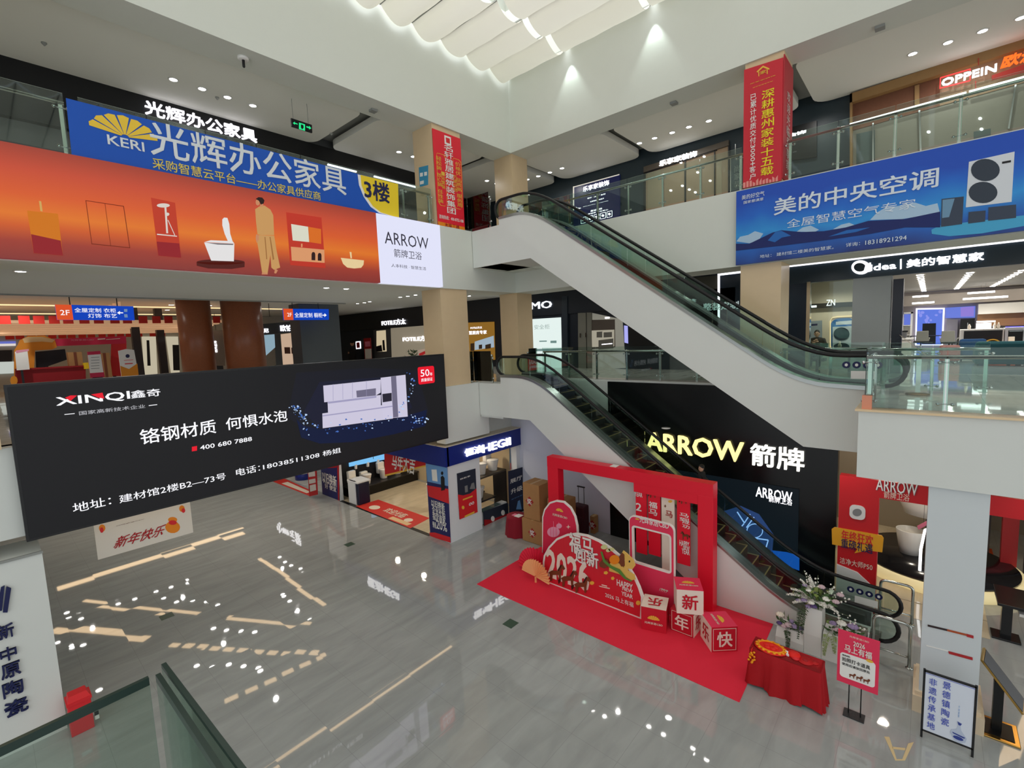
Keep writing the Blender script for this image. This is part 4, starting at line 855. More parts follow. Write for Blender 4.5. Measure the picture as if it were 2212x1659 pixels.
MB().box(25.5, 26.2, y0_, y1, Z2, z1_).obj('body', PWHITE, t, bevel=.02); MB().box(25.47, 25.5, y0_+.05, y1-.1, Z2+.15, z1_-.06).obj('dark_front', DARK, t)
for k in (.30, .75):
    yy = y1+(y0_-y1)*k; MB().lathe((25.46, yy, 5.72), [(.25, 0), (.25, .02), (.21, .03), (.2, .0)], 24, axis='x').obj('door_ring', PGOLD, t); MB().lathe((25.45, yy, 5.72), [(.2, 0), (.15, .03), (.02, .04)], 24, axis='x').obj('door_glass', BLACK, t)
MB().box(25.6, 25.9, y0_+.35, y0_+.75, z1_, z1_+.22).obj('lamp_display', LEDW, t)
for i, yy in enumerate((y1-.25, y0_+.15, y0_+.25)): tag(MB().lathe((25.7, yy, z1_), [(.04, 0), (.05, .1), (.03, .16), (.015, .2+.03*i)], 10).obj('bottle', CREAM), f'{NTH[i]} small pale bottle from the left on the washing machine counter', 'bottle', 'bottles on the counter')
t = thing('oven', 'built in oven with a dark door right of the washing machine counter', 'oven', (25.5, y0_-.3, Z2)); MB().box(25.5, 26.1, y0_-.55, y0_-.02, Z2, z1_+.02).obj('body', AC, t); MB().box(25.47, 25.5, y0_-.48, y0_-.1, Z2+.2, z1_-.08).obj('door', BLACK, t); MB().box(25.44, 25.47, y0_-.46, y0_-.12, z1_-.12, z1_-.1).obj('handle', STEEL, t)
def office_chair(x, y, s, lab, rz):
    t = thing('office_chair', lab, 'chair', (0, 0, 0), 'grey chairs in the appliance shop'); G1 = mat('chair_grey', (150, 150, 140), .6)
    MB().prism([(-.24, -.03, .5), (.24, -.03, .5), (.22, .03, 1.0), (-.22, .03, 1.0)], (0, .05, 0)).obj('backrest', G1, t, bevel=.02); MB().box(-.25, .25, -.5, 0, .42, .5).obj('seat', DARK, t, bevel=.02)
    MB().tube([(0, -.25, .1), (0, -.25, .42)], .025, 8).obj('column', CHROME, t)
    for sx in (-1, 1): MB().tube([(sx*.25, -.05, .5), (sx*.29, -.1, .66), (sx*.29, -.4, .66)], .02, 6).obj('armrest', G1, t)
    for k in range(5): a = 2*math.pi*k/5; MB().tube([(0, -.25, .12), (.28*math.cos(a), -.25+.28*math.sin(a), .05)], .018, 6).obj('leg', CHROME, t)
    t.location = (x, y, Z2); t.rotation_euler = (0, 0, rz); return t
office_chair(30.5, .28, 1, 'grey mesh office chair before the glowing blue wall', math.radians(100)); office_chair(29.0, -.62, 1, 'grey mesh office chair left of the washing machine counter', math.radians(80))
t = thing('table', 'thin dark table behind the two grey office chairs', 'table', (31.6, -.2, Z2)); MB().box(31.2, 31.9, -.9, .75, 5.97, 6.0).obj('tabletop', DARK, t)
for y in (-.85, .7): MB().box(31.5, 31.55, y, y+.05, Z2, 5.97).obj('leg', DARK, t)
# lounge seats
def couch(label, x0, x1, y0, y1, m, h=.78, name='sofa'):
    t = thing(name, label, 'sofa' if name == 'sofa' else 'armchair', ((x0+x1)/2, (y0+y1)/2, Z2))
    MB().box(x0, x1, y0, y1, Z2+.06, Z2+.42).obj('seat', m, t, bevel=.06); MB().box(x0, x0+.22, y0, y1, Z2+.3, Z2+h).obj('backrest', m, t, bevel=.08)
    for y in (y0, y1-.2): MB().box(x0+.1, x1, y, y+.2, Z2+.3, Z2+.6).obj('armrest', m, t, bevel=.06)
    for x in (x0+.08, x1-.12):
        for y in (y0+.06, y1-.1): MB().box(x, x+.04, y, y+.04, Z2, Z2+.08).obj('leg', DARK, t)
    return t
couch('teal blue sofa with its back to the right landing', 21.1, 22.2, -2.65, -1.1, mat('sofa_teal', (36, 84, 92), .9, bump=.2, scale=80))
couch('blue armchair beyond the teal sofa', 23.4, 24.1, -1.5, -.8, mat('armchair_blue', (36, 76, 120), .9), .8, 'armchair')
couch('rose pink armchair left of the teal sofa', 22.6, 23.3, -.82, -.27, mat('armchair_rose', (176, 110, 106), .9), .62, 'armchair')
couch('orange armchair before the washing machine counter', 24.2, 24.9, -2.3, -1.6, mat('armchair_orange', (196, 104, 76), .9), .62, 'armchair')
t = thing('coffee_table', 'small round wooden table among the lounge seats', 'table', (23.3, -1.75, Z2)); MB().lathe((22.75, -2.0, Z2+.62), [(.5, 0), (.5, .03), (0.01, .031)], 24).obj('tabletop', mat('table_wood', (196, 164, 120), .4), t); MB().lathe((22.75, -2.0, Z2), [(.2, 0), (.05, .04), (.04, .62)], 12).obj('pedestal', DARK, t)
tag(MB().prism([(22.65, -2.1, 5.902), (22.81, -2.1, 5.902), (22.79, -2.1, 6.12), (22.67, -2.1, 6.12)], (0, .14, 0)).obj('paper_bag', CREAM), 'cream paper bag on the small round wooden table', 'bag')
for i, (x, y, z, l) in enumerate(((31, .42, 7.9, .6), (31, -1.7, 7.9, .9), (30, .3, 7.55, .8), (29.5, -1.75, 7.6, 1.4))):
    t = tag(MB().box(x-.06, x+.06, y-l/2, y+l/2, z, z+.08).box(x-.003, x+.003, y-.003, y+.003, z+.08, 8.28, 1).obj('pendant_lamp', [LEDW, PGREY]), f'{NTH[i]} white bar lamp hanging deep in the appliance shop', 'lamp', 'bar lamps in the appliance shop')
# desk with printer, tilted plan board
t = thing('desk', 'white reception desk inside the appliance shop entrance', 'desk', (23, .9, Z2)); MB().box(22.6, 23.2, .5, 1.4, Z2, 6.1).obj('body', mat('desk_white', (214, 208, 200), .5), t, bevel=.02); MB().box(22.55, 23.25, .45, 1.45, 6.1, 6.15).obj('desktop', PWHITE, t)
t = thing('printer', 'grey printer on the white reception desk', 'printer', (22.9, .85, 6.15)); MB().box(22.7, 23.1, .65, 1.1, 6.15, 6.36).obj('body', mat('printer_grey', (90, 90, 92), .5), t, bevel=.02); MB().box(22.72, 23.1, .62, 1.13, 6.36, 6.42).obj('lid', DARK, t)
t = thing('notice_stand', 'tilted board on a steel post behind the landing railing', 'stand', (12.9, -.3, Z2))
c = at(1985, 790, FX(12.9)); MB().box(12.86, 12.94, c.y-.04, c.y+.04, Z2, 6.05).obj('post', RAIL, t); MB().lathe((12.9, c.y, Z2), [(.2, 0), (.2, .03), (.05, .05)], 20).obj('base', mat('stand_base', (150, 120, 80), .3, .6), t)
MB().prism([(12.75, c.y+.28, 6.45), (12.75, c.y-.22, 5.95), (12.95, c.y-.22, 5.95), (12.95, c.y+.28, 6.45)], (0, .05, .05)).obj('plan_board', mat('board_wood', (186, 168, 128), .5), t)
# window of the shop: man at a table, air conditioner display
F = FX(20.595)
t = thing('lit_display', 'blue rounded display with a white air conditioner behind the shop window', 'display', (20.5, 1.9, Z2))
art(t, 'blue_panel', F, [rrect(*F.at(1793, 755), *F.at(1850, 686), .25)], mat('panel_blue', (70, 120, 180), .5), px=False, d=0, t=.05); art(t, 'lit_edge', F, outline(F, [(1793, 752), (1793, 694), (1797, 687), (1806, 685), (1850, 683)], .03)[:-1], LEDWARM, px=False, d=.05)
a = art(t, 'outdoor_unit', F, [[(1801, 706), (1845, 704), (1845, 752), (1801, 752)]], AC, d=.05, t=.2); art(a, 'fan_grille', F, [ell(1820, 721, 17, 14)], mat('fan_dark', (48, 58, 72), .5), d=.25, t=.02); art(t, 'header', F, [[(1806, 695), (1842, 692), (1842, 700), (1806, 702)]], AC, d=.05)
art(t, 'lower_grille', F, [ell(1820, 748, 17, 8)], mat('fan_dark', (48, 58, 72), .5), d=.26, t=.02)
t = thing('poster', 'pale poster on the peach wall behind the seated man', 'poster', (20.5, 2.9, 6.8)); art(t, 'sheet', F, [[(1750, 694), (1776, 692), (1776, 745), (1750, 745)]], mat('poster_grey', (150, 156, 164), .6), d=0, t=.02); art(t, 'text_block', F, [[(1753, 700), (1766, 699), (1766, 703), (1753, 704)]], PNAVY, d=.021)
t = thing('header_board', 'dark beam with white lit letters above the shop window display', 'sign', (20.4, 2.3, 7.5)); art(t, 'beam', F, [[(1748, 657), (1846, 652), (1846, 662), (1748, 667)]], DARK, d=0, t=.2); art(t, 'lamp', F, [[(1750, 661), (1766, 660), (1766, 664), (1750, 665)]], LEDW, d=.2, t=.02)
text(t, 'ZN', F, (1787, 661), (1806, 647), LEDP, 0, d=.2, t=.02)
SKIN = mat('skin', (206, 160, 132), .55); HAIR = mat('black_hair', (22, 19, 18), .6); CLOTH = mat('black_coat', (20, 20, 24), .8)
def skin_body(chain, edges, radii, name, m, parent, lv=2):
    me = bpy.data.meshes.new(name); me.from_pydata(chain, edges, []); o = bpy.data.objects.new(name, me); COL.objects.link(o)
    sk = o.modifiers.new('s', 'SKIN'); sk.use_smooth_shade = True
    for v, r in zip(me.skin_vertices[0].data, radii): v.radius = (r, r) if not isinstance(r, tuple) else r
    me.skin_vertices[0].data[0].use_root = True
    ss = o.modifiers.new('d', 'SUBSURF'); ss.levels = ss.render_levels = lv
    dg = bpy.context.evaluated_depsgraph_get(); m2 = bpy.data.meshes.new_from_object(o.evaluated_get(dg)); bpy.data.objects.remove(o)
    o = bpy.data.objects.new(name, m2); COL.objects.link(o); m2.materials.clear(); m2.materials.append(m)
    for p in m2.polygons: p.use_smooth = True
    hang(o, parent); return o
def head(t, c, yaw, s=1.0):
    """head with face and hair; yaw is where it looks"""
    M = Matrix.Translation(c) @ Matrix.Rotation(yaw, 4, 'Z') @ Matrix.Scale(s, 4)
    mb = MB(); mb.ball((0, 0, 0), .095, .078, .118, 14, 10); mb.ball((.02, 0, -.05), .07, .06, .075, 12, 8); mb.ball((.098, 0, -.015), .02, .014, .026, 8, 6)
    for y in (-.08, .08): mb.ball((-.005, y, -.01), .018, .012, .03, 8, 6)
    mb.ball((.084, 0, -.066), .012, .028, .007, 8, 5); mb.move(M); h = mb.obj('head', SKIN, t)
    mb = MB()
    for y in (-.033, .033): mb.ball((.086, y, .02), .012, .016, .01, 8, 6)
    mb.move(M); mb.obj('eye', PBLACK, h)
    mb = MB(); mb.ball((-.018, 0, .04), .1, .086, .098, 14, 10); mb.ball((-.045, 0, -.02), .07, .078, .09, 12, 8); mb.move(M); mb.obj('hair', HAIR, t)
def hand(mb, c, d, up, s=1.0):
    c = Vector(c); d = Vector(d).normalized(); up = Vector(up).normalized(); w = d.cross(up).normalized()
    mb.ball(c+d*.045*s, .05*s, .05*s, .03*s, 10, 7)
    for i, (o, L) in enumerate(((-.03, .065), (-.01, .078), (.01, .072), (.03, .055))):
        a = c+d*.08*s+w*o*s; mb.tube([a, a+d*L*.55*s-up*.008*s, a+d*L*.85*s-up*.035*s], .0095*s, 6, r2=.007*s)
    a = c+d*.03*s-w*.04*s; mb.tube([a, a+d*.03*s-w*.025*s, a+d*.06*s-w*.02*s], .011*s, 6, r2=.008*s)
# seated man in the shop window
hc = at(1765, 722, FX(19.6)); bx, by, bz = hc.x, hc.y, hc.z
t = thing('person', 'person in a black jacket seated behind the shop window, hands near the face', 'person', (bx, by, Z2))
ch = [(bx+.15, by, bz-.72), (bx+.08, by, bz-.42), (bx+.03, by, bz-.2), (bx, by, bz-.1), (bx+.04, by+.17, bz-.2), (bx-.06, by+.27, bz-.42), (bx-.24, by+.1, bz-.34), (bx+.04, by-.17, bz-.2), (bx-.05, by-.3, bz-.42), (bx-.24, by-.08, bz-.3),
      (bx+.1, by+.1, bz-.74), (bx-.3, by+.13, bz-.72), (bx-.32, by+.13, Z2+.06), (bx+.1, by-.1, bz-.74), (bx-.3, by-.13, bz-.72), (bx-.32, by-.13, Z2+.06)]
skin_body(ch, [(0, 1), (1, 2), (2, 3), (2, 4), (4, 5), (5, 6), (2, 7), (7, 8), (8, 9), (0, 10), (10, 11), (11, 12), (0, 13), (13, 14), (14, 15)], [.16, .15, .13, .06, .075, .055, .04, .075, .055, .04, .1, .075, .05, .1, .075, .05], 'body', CLOTH, t)
head(t, (bx-.02, by, bz+.02), math.radians(185)); mb = MB(); hand(mb, (bx-.26, by+.06, bz-.33), (-.3, -.3, .9), (-1, 0, 0)); hand(mb, (bx-.26, by-.06, bz-.29), (-.3, .3, .9), (-1, 0, 0)); mb.obj('hand', SKIN, t)
t = thing('stool', 'dark seat under the person in the shop window', 'stool', (bx+.15, by, Z2)); MB().box(bx-.08, bx+.4, by-.25, by+.25, bz-.95, bz-.85).obj('seat', DARK, t); MB().box(bx+.12, bx+.2, by-.04, by+.04, Z2, bz-.95).obj('pedestal', DARK, t)
t = thing('table', 'dark table before the person in the shop window', 'table', (bx-.6, by-.4, Z2)); MB().box(bx-.95, bx-.42, by-1.1, by+.3, bz-.52, bz-.48).obj('tabletop', DARK, t)
for y in (by-1.05, by+.2): MB().box(bx-.72, bx-.66, y, y+.06, Z2, bz-.52).obj('leg', DARK, t)
tag(MB().lathe((bx-.7, by-.75, bz-.48), [(.05, 0), (.055, .12), (.03, .16), (.02, .24)], 12).obj('bottle', CREAM), 'pale bottle on the dark table in the shop window', 'bottle')
tag(MB().box(bx-.75, bx-.6, by-.42, by-.2, bz-.48, bz-.3).obj('tissue_box', mat('tissue_teal', (90, 130, 130), .5)), 'teal tissue box on the dark table in the shop window', 'box')
# lit frame and dark panel left of the pillar, seen through the escalator glass
F = FX(SX)
t = thing('storefront', 'dark shop front edged by a white light line left of the far pillar', 'shop front', (SX, 5.2, Z2))
art(t, 'light_line', F, [[(1552, 592), (1556, 592), (1556, 690), (1552, 690)], [(1552, 592), (1602, 586), (1602, 590), (1552, 596)]], LEDP, d=.05, t=.04)
art(t, 'olive_panel', F, [[(1425, 607), (1551, 595), (1551, 690), (1425, 690)]], mat('olive_dark', (62, 60, 50), .4), d=.0, t=.04); art(t, 'navy_panel', F, [[(1557, 596), (1604, 590), (1604, 725), (1557, 725)]], mat('pier_navy', (18, 30, 44), .25), d=0, t=.04)
text(t, '整装定制', F, (1521, 672), (1597, 650), lit('dim_letter', (190, 205, 205), .8), .02, d=.06, t=.03); text(t, '制作', F, (1485, 656), (1505, 645), lit('dim_letter', (190, 205, 205), .8), .02, d=.06, t=.03)
MB().box(SX-.04, SX, 5.2, 7.6, Z2, 8.2).obj('black_bay', BLACK, t)
# kitchen shop behind the corner pillar
t = thing('storefront', 'navy kitchen shop front with round white letters right of the corner pillar', 'shop front', (SX, 11, Z2))
MB().box(SX-.06, SX, 8.75, 14.9, 7.7, 8.7).obj('fascia', NAVYW, t)
text(t, 'KALMO', F, (1100, 673), (1194.5, 649), lit('shop_letter', (235, 240, 250), 1.5), .02, d=.08, t=.05)
art(t, 'bright_wall', F, [[(1140, 690), (1212, 685.5), (1215, 815), (1140, 815)]], lit('white_shop_wall', (226, 240, 236), 1.0), d=.0, t=.03)
text(t, '安全柜', F, (1155, 712), (1188, 700), lit('faint_letter', (170, 190, 186), .8), 0, d=.031); art(t, 'counter_picture', F, [[(1166, 736), (1182, 735.5), (1182, 738), (1166, 738.5)], [(1190, 736), (1203, 735.5), (1203, 741), (1190, 741)], [(1150, 754), (1214, 752), (1214, 757), (1150, 759)]], lit('counter_shade', (120, 150, 146), .8), d=.031)
art(t, 'grey_door', F, [[(1250, 676), (1267, 675.5), (1268, 800), (1251, 802)]], mat('shop_door_grey', (112, 110, 100), .5), d=.0, t=.06); art(t, 'grey_door', F, [[(1269, 675), (1279, 675), (1280, 798), (1270, 799)]], mat('shop_door_grey', (112, 110, 100), .5), d=.0, t=.06)
art(t, 'steel_handle', F, [[(1255, 720), (1257.5, 720), (1257.5, 729), (1255, 729)], [(1267, 719), (1270, 719), (1270, 728), (1267, 728)]], CHROME, d=.06, t=.04)
art(t, 'kitchen_wall', F, [[(1280, 676), (1345, 690), (1352, 795), (1280, 798)]], mat('kitchen_wall', (150, 148, 138), .5, emit=(150, 148, 138), k=.35), d=.0, t=.03)
art(t, 'niche', F, [[(1279, 691), (1329, 690), (1330, 750), (1279, 754)]], mat('niche_brown', (78, 68, 60), .5), d=.031, t=.004); art(t, 'lit_shelf', F, [[(1279, 714), (1328, 712), (1328, 748), (1280, 750)]], lit('niche_lit', (176, 170, 152), .8), d=.036); art(t, 'appliance', F, [[(1290, 717), (1302, 716), (1302, 729), (1290, 729)], [(1305, 718), (1323, 717), (1323, 728), (1305, 729)], [(1294, 735), (1326, 731), (1326, 752), (1294, 755)]], mat('appliance_steel', (120, 120, 116), .3, .5), d=.041)
art(t, 'lit_rail', F, [[(1301, 743), (1324, 741), (1324, 743), (1301, 745)], [(1308, 685), (1318, 684.5), (1318, 688), (1308, 688.5)]], LEDP, d=.046)
art(t, 'violet_strip', F, [[(1349, 703), (1357, 704), (1358, 742), (1350, 740)]], lit('strip_lilac', (170, 170, 240), 1.0), d=.04); art(t, 'black_bay', F, [[(1358, 700), (1432, 720), (1432, 770), (1360, 750)]], BLACK, d=.0, t=.03)
art(t, 'pier', F, [[(1216, 640), (1228, 640), (1228, 815), (1216, 815)]], mat('navy_pier', (38, 48, 58), .3), d=.0, t=.1)
# gold picture of the cooker shop seen left of the corner pillar
t = thing('light_box', 'gold light box with white characters between the two beige pillars', 'light box', (SX, 17.8, Z2))
art(t, 'face', F, [[(1012, 697), (1068, 695), (1070, 777), (1014, 780)]], lit('gold_face', (150, 108, 40), .8), d=.0, t=.05); art(t, 'sky_patch', F, [[(1027, 738), (1068, 725), (1069, 750), (1027, 756)]], lit('gold_sky', (170, 190, 206), .8), d=.051); art(t, 'appliance_picture', F, [[(1036, 745), (1043, 744), (1043, 753), (1036, 754)], [(1050, 745), (1062, 742), (1062, 752), (1050, 754)], [(1018, 742), (1026, 741), (1026, 758), (1018, 758)]], lit('dark_pic', (60, 44, 30), .6), d=.055)
text(t, 'FOTILE方太', F, (1018, 711), (1043, 704.5), LEDP, .02, d=.051); text(t, '慧厨房专家', F, (1015, 723), (1053, 713), LEDP, .02, d=.051)
F = FX(17.9)
t = thing('storefront', 'dark cooker shop front with white lit letters left of the beige pillar', 'shop front', (17.9, 24, Z2))
art(t, 'fascia', F, [[(738, 686), (918, 664), (920, 703), (735, 716)]], mat('cooker_fascia', (22, 25, 28), .4), d=.0, t=.1)
text(t, 'FOTILE方太', F, (829, 704), (879.5, 687.5), LEDP, .03, d=.12, t=.04)
art(t, 'beige_bay', F, [[(845, 709), (920, 703), (922, 790), (848, 790)]], mat('beige_bay', (170, 160, 140), .6, emit=(170, 160, 140), k=.4), d=.0, t=.04); text(t, 'FOTILE方', F, (872.5, 738), (921, 725), LEDP, .03, d=.05, t=.04)
art(t, 'grey_pier', F, [[(808, 713), (845, 710), (848, 790), (812, 790)]], mat('cooker_pier', (84, 86, 88), .5), d=.0, t=.06); art(t, 'bright_window', F, [[(815, 715), (835, 713), (837, 759), (815, 760)]], lit('window_cream', (214, 196, 160), .8), d=.061); art(t, 'black_step', F, [[(815, 748), (826, 745), (828, 759), (815, 760)], [(828, 735), (832, 734), (834, 757), (829, 757)]], PBLACK, d=.066)
MB().box(17.98, 18.02, 19, 34, Z2, 7.9).obj('dark_bay', mat('cooker_dark', (30, 30, 32), .4), t)
t = thing('cutout_figure', 'life size printed figure of a person in a black suit at the cooker shop', 'cut-out', (17.5, 29.5, Z2)); F = FX(17.5)
art(t, 'suit', F, [[(753, 762), (757, 752), (764, 752), (768, 760), (767, 780), (762, 800), (752, 800), (754, 780)]], PBLACK, d=0, t=.02); art(t, 'face', F, [ell(761, 742, 4, 5.5, 14), [(752, 760), (755, 760), (755, 764), (752, 764)]], SKIN, d=.0, t=.021); art(t, 'hair', F, [ell(761, 738.5, 4.5, 3, 12)], PBLACK, d=.022)
t = thing('lit_sign', 'small white framed red lit sign beside the cut-out figure', 'sign', (17.97, 28, Z2+1)); F = FX(17.97); art(t, 'frame', F, [[(769, 738), (779, 737), (780, 753), (770, 754)]], LEDP, d=0, t=.03); art(t, 'red_face', F, [[(770.5, 740), (777.5, 739), (778.5, 751), (771.5, 752)]], REDD, d=.031)
F = FX(17.5); t = thing('poster_stand', 'tall red and white poster stand at the cooker shop door', 'poster stand', (17.5, 26.5, Z2)); art(t, 'red_sheet', F, [[(786, 731), (801, 730), (804, 776), (789, 777)]], REDD, d=0, t=.03); art(t, 'white_area', F, [[(789, 754), (803, 753), (804, 774), (790, 775)]], PWHITE, d=.031); art(t, 'text_block', F, [[(789, 738), (800, 737), (801, 748), (790, 749)]], PPINK, d=.031)
MB().lathe((17.5, at(797, 777, F).y, Z2), [(.2, 0), (.2, .03), (.02, .04), (.02, 1.0)], 12).obj('base', DARK, t)
# ================================================================ shops of the top storey
F = FX(18.25)
struct('wall_back_third_storey', MB().box(18.27, 18.5, -14, 24, Z3, 13.95), TEAL)
t = thing('notice_screen', 'dark blue lit notice board with white lines behind the escalator head', 'display', (18.2, 11, Z3))
art(t, 'panel', F, [[(1241, 404), (1340, 377), (1340, 478), (1241, 492)]], mat('notice_navy', (22, 26, 62), .3, emit=(24, 28, 70), k=.5), d=0, t=.08); art(t, 'lit_edge', F, [[(1241, 404), (1340, 377), (1340, 379), (1241, 406)], [(1240, 404), (1242.5, 403), (1242.5, 455), (1240, 455)]], lit('edge_pale', (220, 214, 200), 1.0), d=.081)
text(t, '乐享家装饰', F, (1262, 416), (1318, 389), LEDP, .03, d=.082, t=.02); text(t, '一站式整装定制', F, (1266, 421), (1316, 408), LEDW, 0, d=.082)
rs = random.Random(9)
for i, (a, b) in enumerate((((1271, 431), (1310, 418)), ((1277, 438), (1307, 428)), ((1262, 448), (1316, 434)), ((1278, 459), (1303, 449)), ((1266, 466), (1316, 452)))): text(t, ('设计 · 施工 · 主材', '全案落地 一站装齐', '0752-7163033 13713371382', '真材实料', '环保健康 安全放心')[i], F, a, b, LEDW, .0, d=.082)
art(t, 'icon_box', F, sum([outline(F, [(1257+14*i, 484-3.2*i), (1268+14*i, 481.4-3.2*i), (1268+14*i, 469-3.2*i), (1257+14*i, 471.6-3.2*i)], .012) for i in range(5)], []), LEDW, px=False, d=.082); art(t, 'icon', F, [ell(1262.5+14*i, 476-3.2*i, 3, 3, 5) for i in range(5)], LEDW, d=.083)
t = thing('storefront', 'home decoration shop with white lit characters and a glazed front, left of the red banner', 'shop front', (18.2, 7, Z3))
art(t, 'warm_bay', F, [[(1395, 368), (1575, 310), (1575, 420), (1395, 455)]], mat('warm_bay', (120, 104, 84), .6, emit=(120, 100, 76), k=.35), d=0, t=.03); art(t, 'header', F, [[(1393, 362), (1576, 304), (1576, 316), (1393, 374)]], mat('header_brown', (92, 84, 74), .5), d=.0, t=.12)
art(t, 'dark_frame', F, [[(1392, 370), (1396, 369), (1396, 456), (1392, 457)], [(1574, 316), (1577, 315), (1577, 420), (1574, 421)], [(1480, 345), (1483, 344), (1483, 440), (1480, 440)], [(1544, 326), (1546, 325), (1546, 428), (1544, 428)], [(1395, 372), (1550, 322), (1550, 326), (1395, 376)]], DARK, d=.031, t=.05)
art(t, 'pale_door', F, [[(1400, 375), (1430, 366), (1430, 448), (1400, 452)]], mat('pale_door', (150, 136, 112), .6), d=.031); art(t, 'pale_door', F, [[(1548, 345), (1560, 342), (1560, 426), (1548, 428)]], mat('pale_door', (150, 136, 112), .6), d=.031)
text(t, '乐享家装饰', F, (1428, 362), (1509, 327), LB, .05, d=.13, t=.05)
art(t, 'spot_lamp', F, [ell(x, y, 3, 2.2, 10) for x, y in ((1472, 352), (1522, 339), (1535, 391), (1475, 402), (1490, 410), (1508, 373), (1450, 412), (1503, 416))], LEDW, d=.035, t=.02)
t = tag(thing('door_1', None, None, (18.2, 5, Z3)), kind='structure'); art(t, 'pane', F, [[(1580, 345), (1605, 338), (1605, 410), (1580, 414)]], mat('door_grey', (70, 82, 86), .3), d=0, t=.05); vtext(t, '尚家装', F, (1587, 408), (1600, 355), mat('door_letter', (120, 130, 126), .4), .02, d=.051); art(t, 'edge', F, [[(1578, 344), (1580, 343), (1580, 415), (1578, 415)], [(1589, 312), (1590, 312), (1590, 345), (1589, 345)]], STEEL, d=.05)
t = thing('shop_sign', 'black panel with white lit characters right of the red banner', 'sign', (18.2, 3.3, Z3)); art(t, 'panel', F, [[(1680, 284), (1765, 262), (1765, 340), (1680, 352)]], BLACK, d=0, t=.08); text(t, '家装饰', F, (1680, 306), (1743, 282), LB, .05, d=.09, t=.04); text(t, '整装 定制', F, (1703, 335), (1722, 327), PGREY, 0, d=.09)
# orange shop with wooden bays
t = thing('storefront', 'wood framed shop with a lit white sign and orange brush characters at the far right', 'shop front', (18.2, 0, Z3))
WOODF = mat('warm_wood_frame', (150, 116, 72), .5, noise=.1, scale=6); FAB2 = mat('brown_curtain', (110, 70, 48), .7, noise=.12, scale=14)
art(t, 'wood_frame', F, [[(1838, 209), (2240, 80), (2240, 103), (1838, 228)], [(1838, 209), (1843, 208), (1843, 420), (1838, 420)]], WOODF, d=.0, t=.25)
art(t, 'brown_bay', F, [[(1842, 226), (2030, 168), (2030, 230), (1842, 283)]], FAB2, d=.0, t=.05); art(t, 'brown_bay', F, [[(2030, 168), (2240, 103), (2240, 172), (2030, 230)]], mat('brown_bay_light', (140, 112, 84), .6), d=.0, t=.05)
art(t, 'wood_post', F, [[(1976, 188), (1986, 185), (1986, 236), (1976, 240)]], WOODF, d=.05, t=.05)
art(t, 'light_strip', F, [[(1838, 273), (2086, 206), (2086, 211), (1838, 278)], [(2092, 204), (2240, 165), (2240, 171), (2092, 210)]], LEDW, d=.25, t=.04)
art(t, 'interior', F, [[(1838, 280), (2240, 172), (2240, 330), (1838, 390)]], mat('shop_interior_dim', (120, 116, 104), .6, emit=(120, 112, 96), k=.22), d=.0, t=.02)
art(t, 'glazing_bar', F, [[(1885, 268), (1888, 267), (1888, 360), (1885, 360)], [(1984, 241), (1988, 240), (1991, 330), (1987, 331)], [(2191, 186), (2195, 185), (2180, 280), (2176, 280)]], STEEL, d=.03, t=.06); art(t, 'grey_poster', F, [[(1850, 290), (1890, 281), (1890, 350), (1850, 357)], [(2103, 285), (2140, 278), (2140, 300), (2103, 306)]], mat('poster_dim', (86, 98, 96), .6), d=.022)
text(t, 'OPPEIN', F, (2033, 197), (2151, 148), LB, .05, d=.3, t=.05); art(t, 'red_outline', F, outline(F, [(2029, 200), (2093, 184), (2093, 160), (2030, 178)], .02), lit('neon_red', (255, 60, 60), 1.6), px=False, d=.27, t=.04)
text(t, '欧派', F, (2157, 160), (2240, 112), lit('neon_orange', (255, 96, 30), 1.8), .05, d=.3, t=.05, skew=.1)
art(t, 'sign_support', F, [[(2111, 135), (2113, 135), (2113, 150), (2111, 150)], [(2105, 184), (2107, 184), (2107, 200), (2105, 200)], [(2140, 172), (2240, 138), (2240, 158), (2140, 182)]], mat('sign_red_board', (170, 50, 40), .6), d=.26, t=.03)
art(t, 'spot_lamp', F, [ell(x, y, 4, 3, 10) for x, y in ((2117, 257), (2120, 280), (2006, 286))], LEDW, d=.03, t=.02)
# far left wing of the top storey closes behind the corner
struct('wall_corner_third_storey', MB().box(14.6, 18.4, 18.3, 18.5, Z3, 13.95).box(14.5, 14.6, 16.3, 18.4, Z3, 13.95), mat('dim_shop_wall', (96, 98, 98), 0.6))
t = thing('counter', 'pale information counter behind the escalator head on the top storey', 'counter', (15.6, 12.6, Z3)); MB().box(15.2, 16.4, 12.6, 13.3, Z3+.01, 11.25).obj('body', BEIGE, t); MB().box(15.1, 16.5, 12.55, 13.35, 11.25, 11.3).obj('countertop', CREAM, t)
t = thing('poster', 'pale pink and blue poster on the corner pillar behind the escalator glass', 'poster', (13.7, 12, 10.8)); Fp = FX(13.71); art(t, 'sheet', Fp, [[(1085, 430), (1105, 427), (1105, 452), (1085, 455)]], mat('poster_pale', (206, 190, 200), .6), d=0, t=.012); art(t, 'picture', Fp, [[(1088, 440), (1100, 434), (1102, 447), (1090, 450)]], PSKY, d=.013)
t = thing('poster', 'red framed board behind the glass beside the left red banner', 'poster', (12.6, 15.9, Z3)); Fp = FY(16.295); art(t, 'sheet', Fp, [[(1015, 440), (1052, 432), (1053, 500), (1016, 506)]], mat('board_maroon', (110, 30, 34), .5), d=0, t=.04)
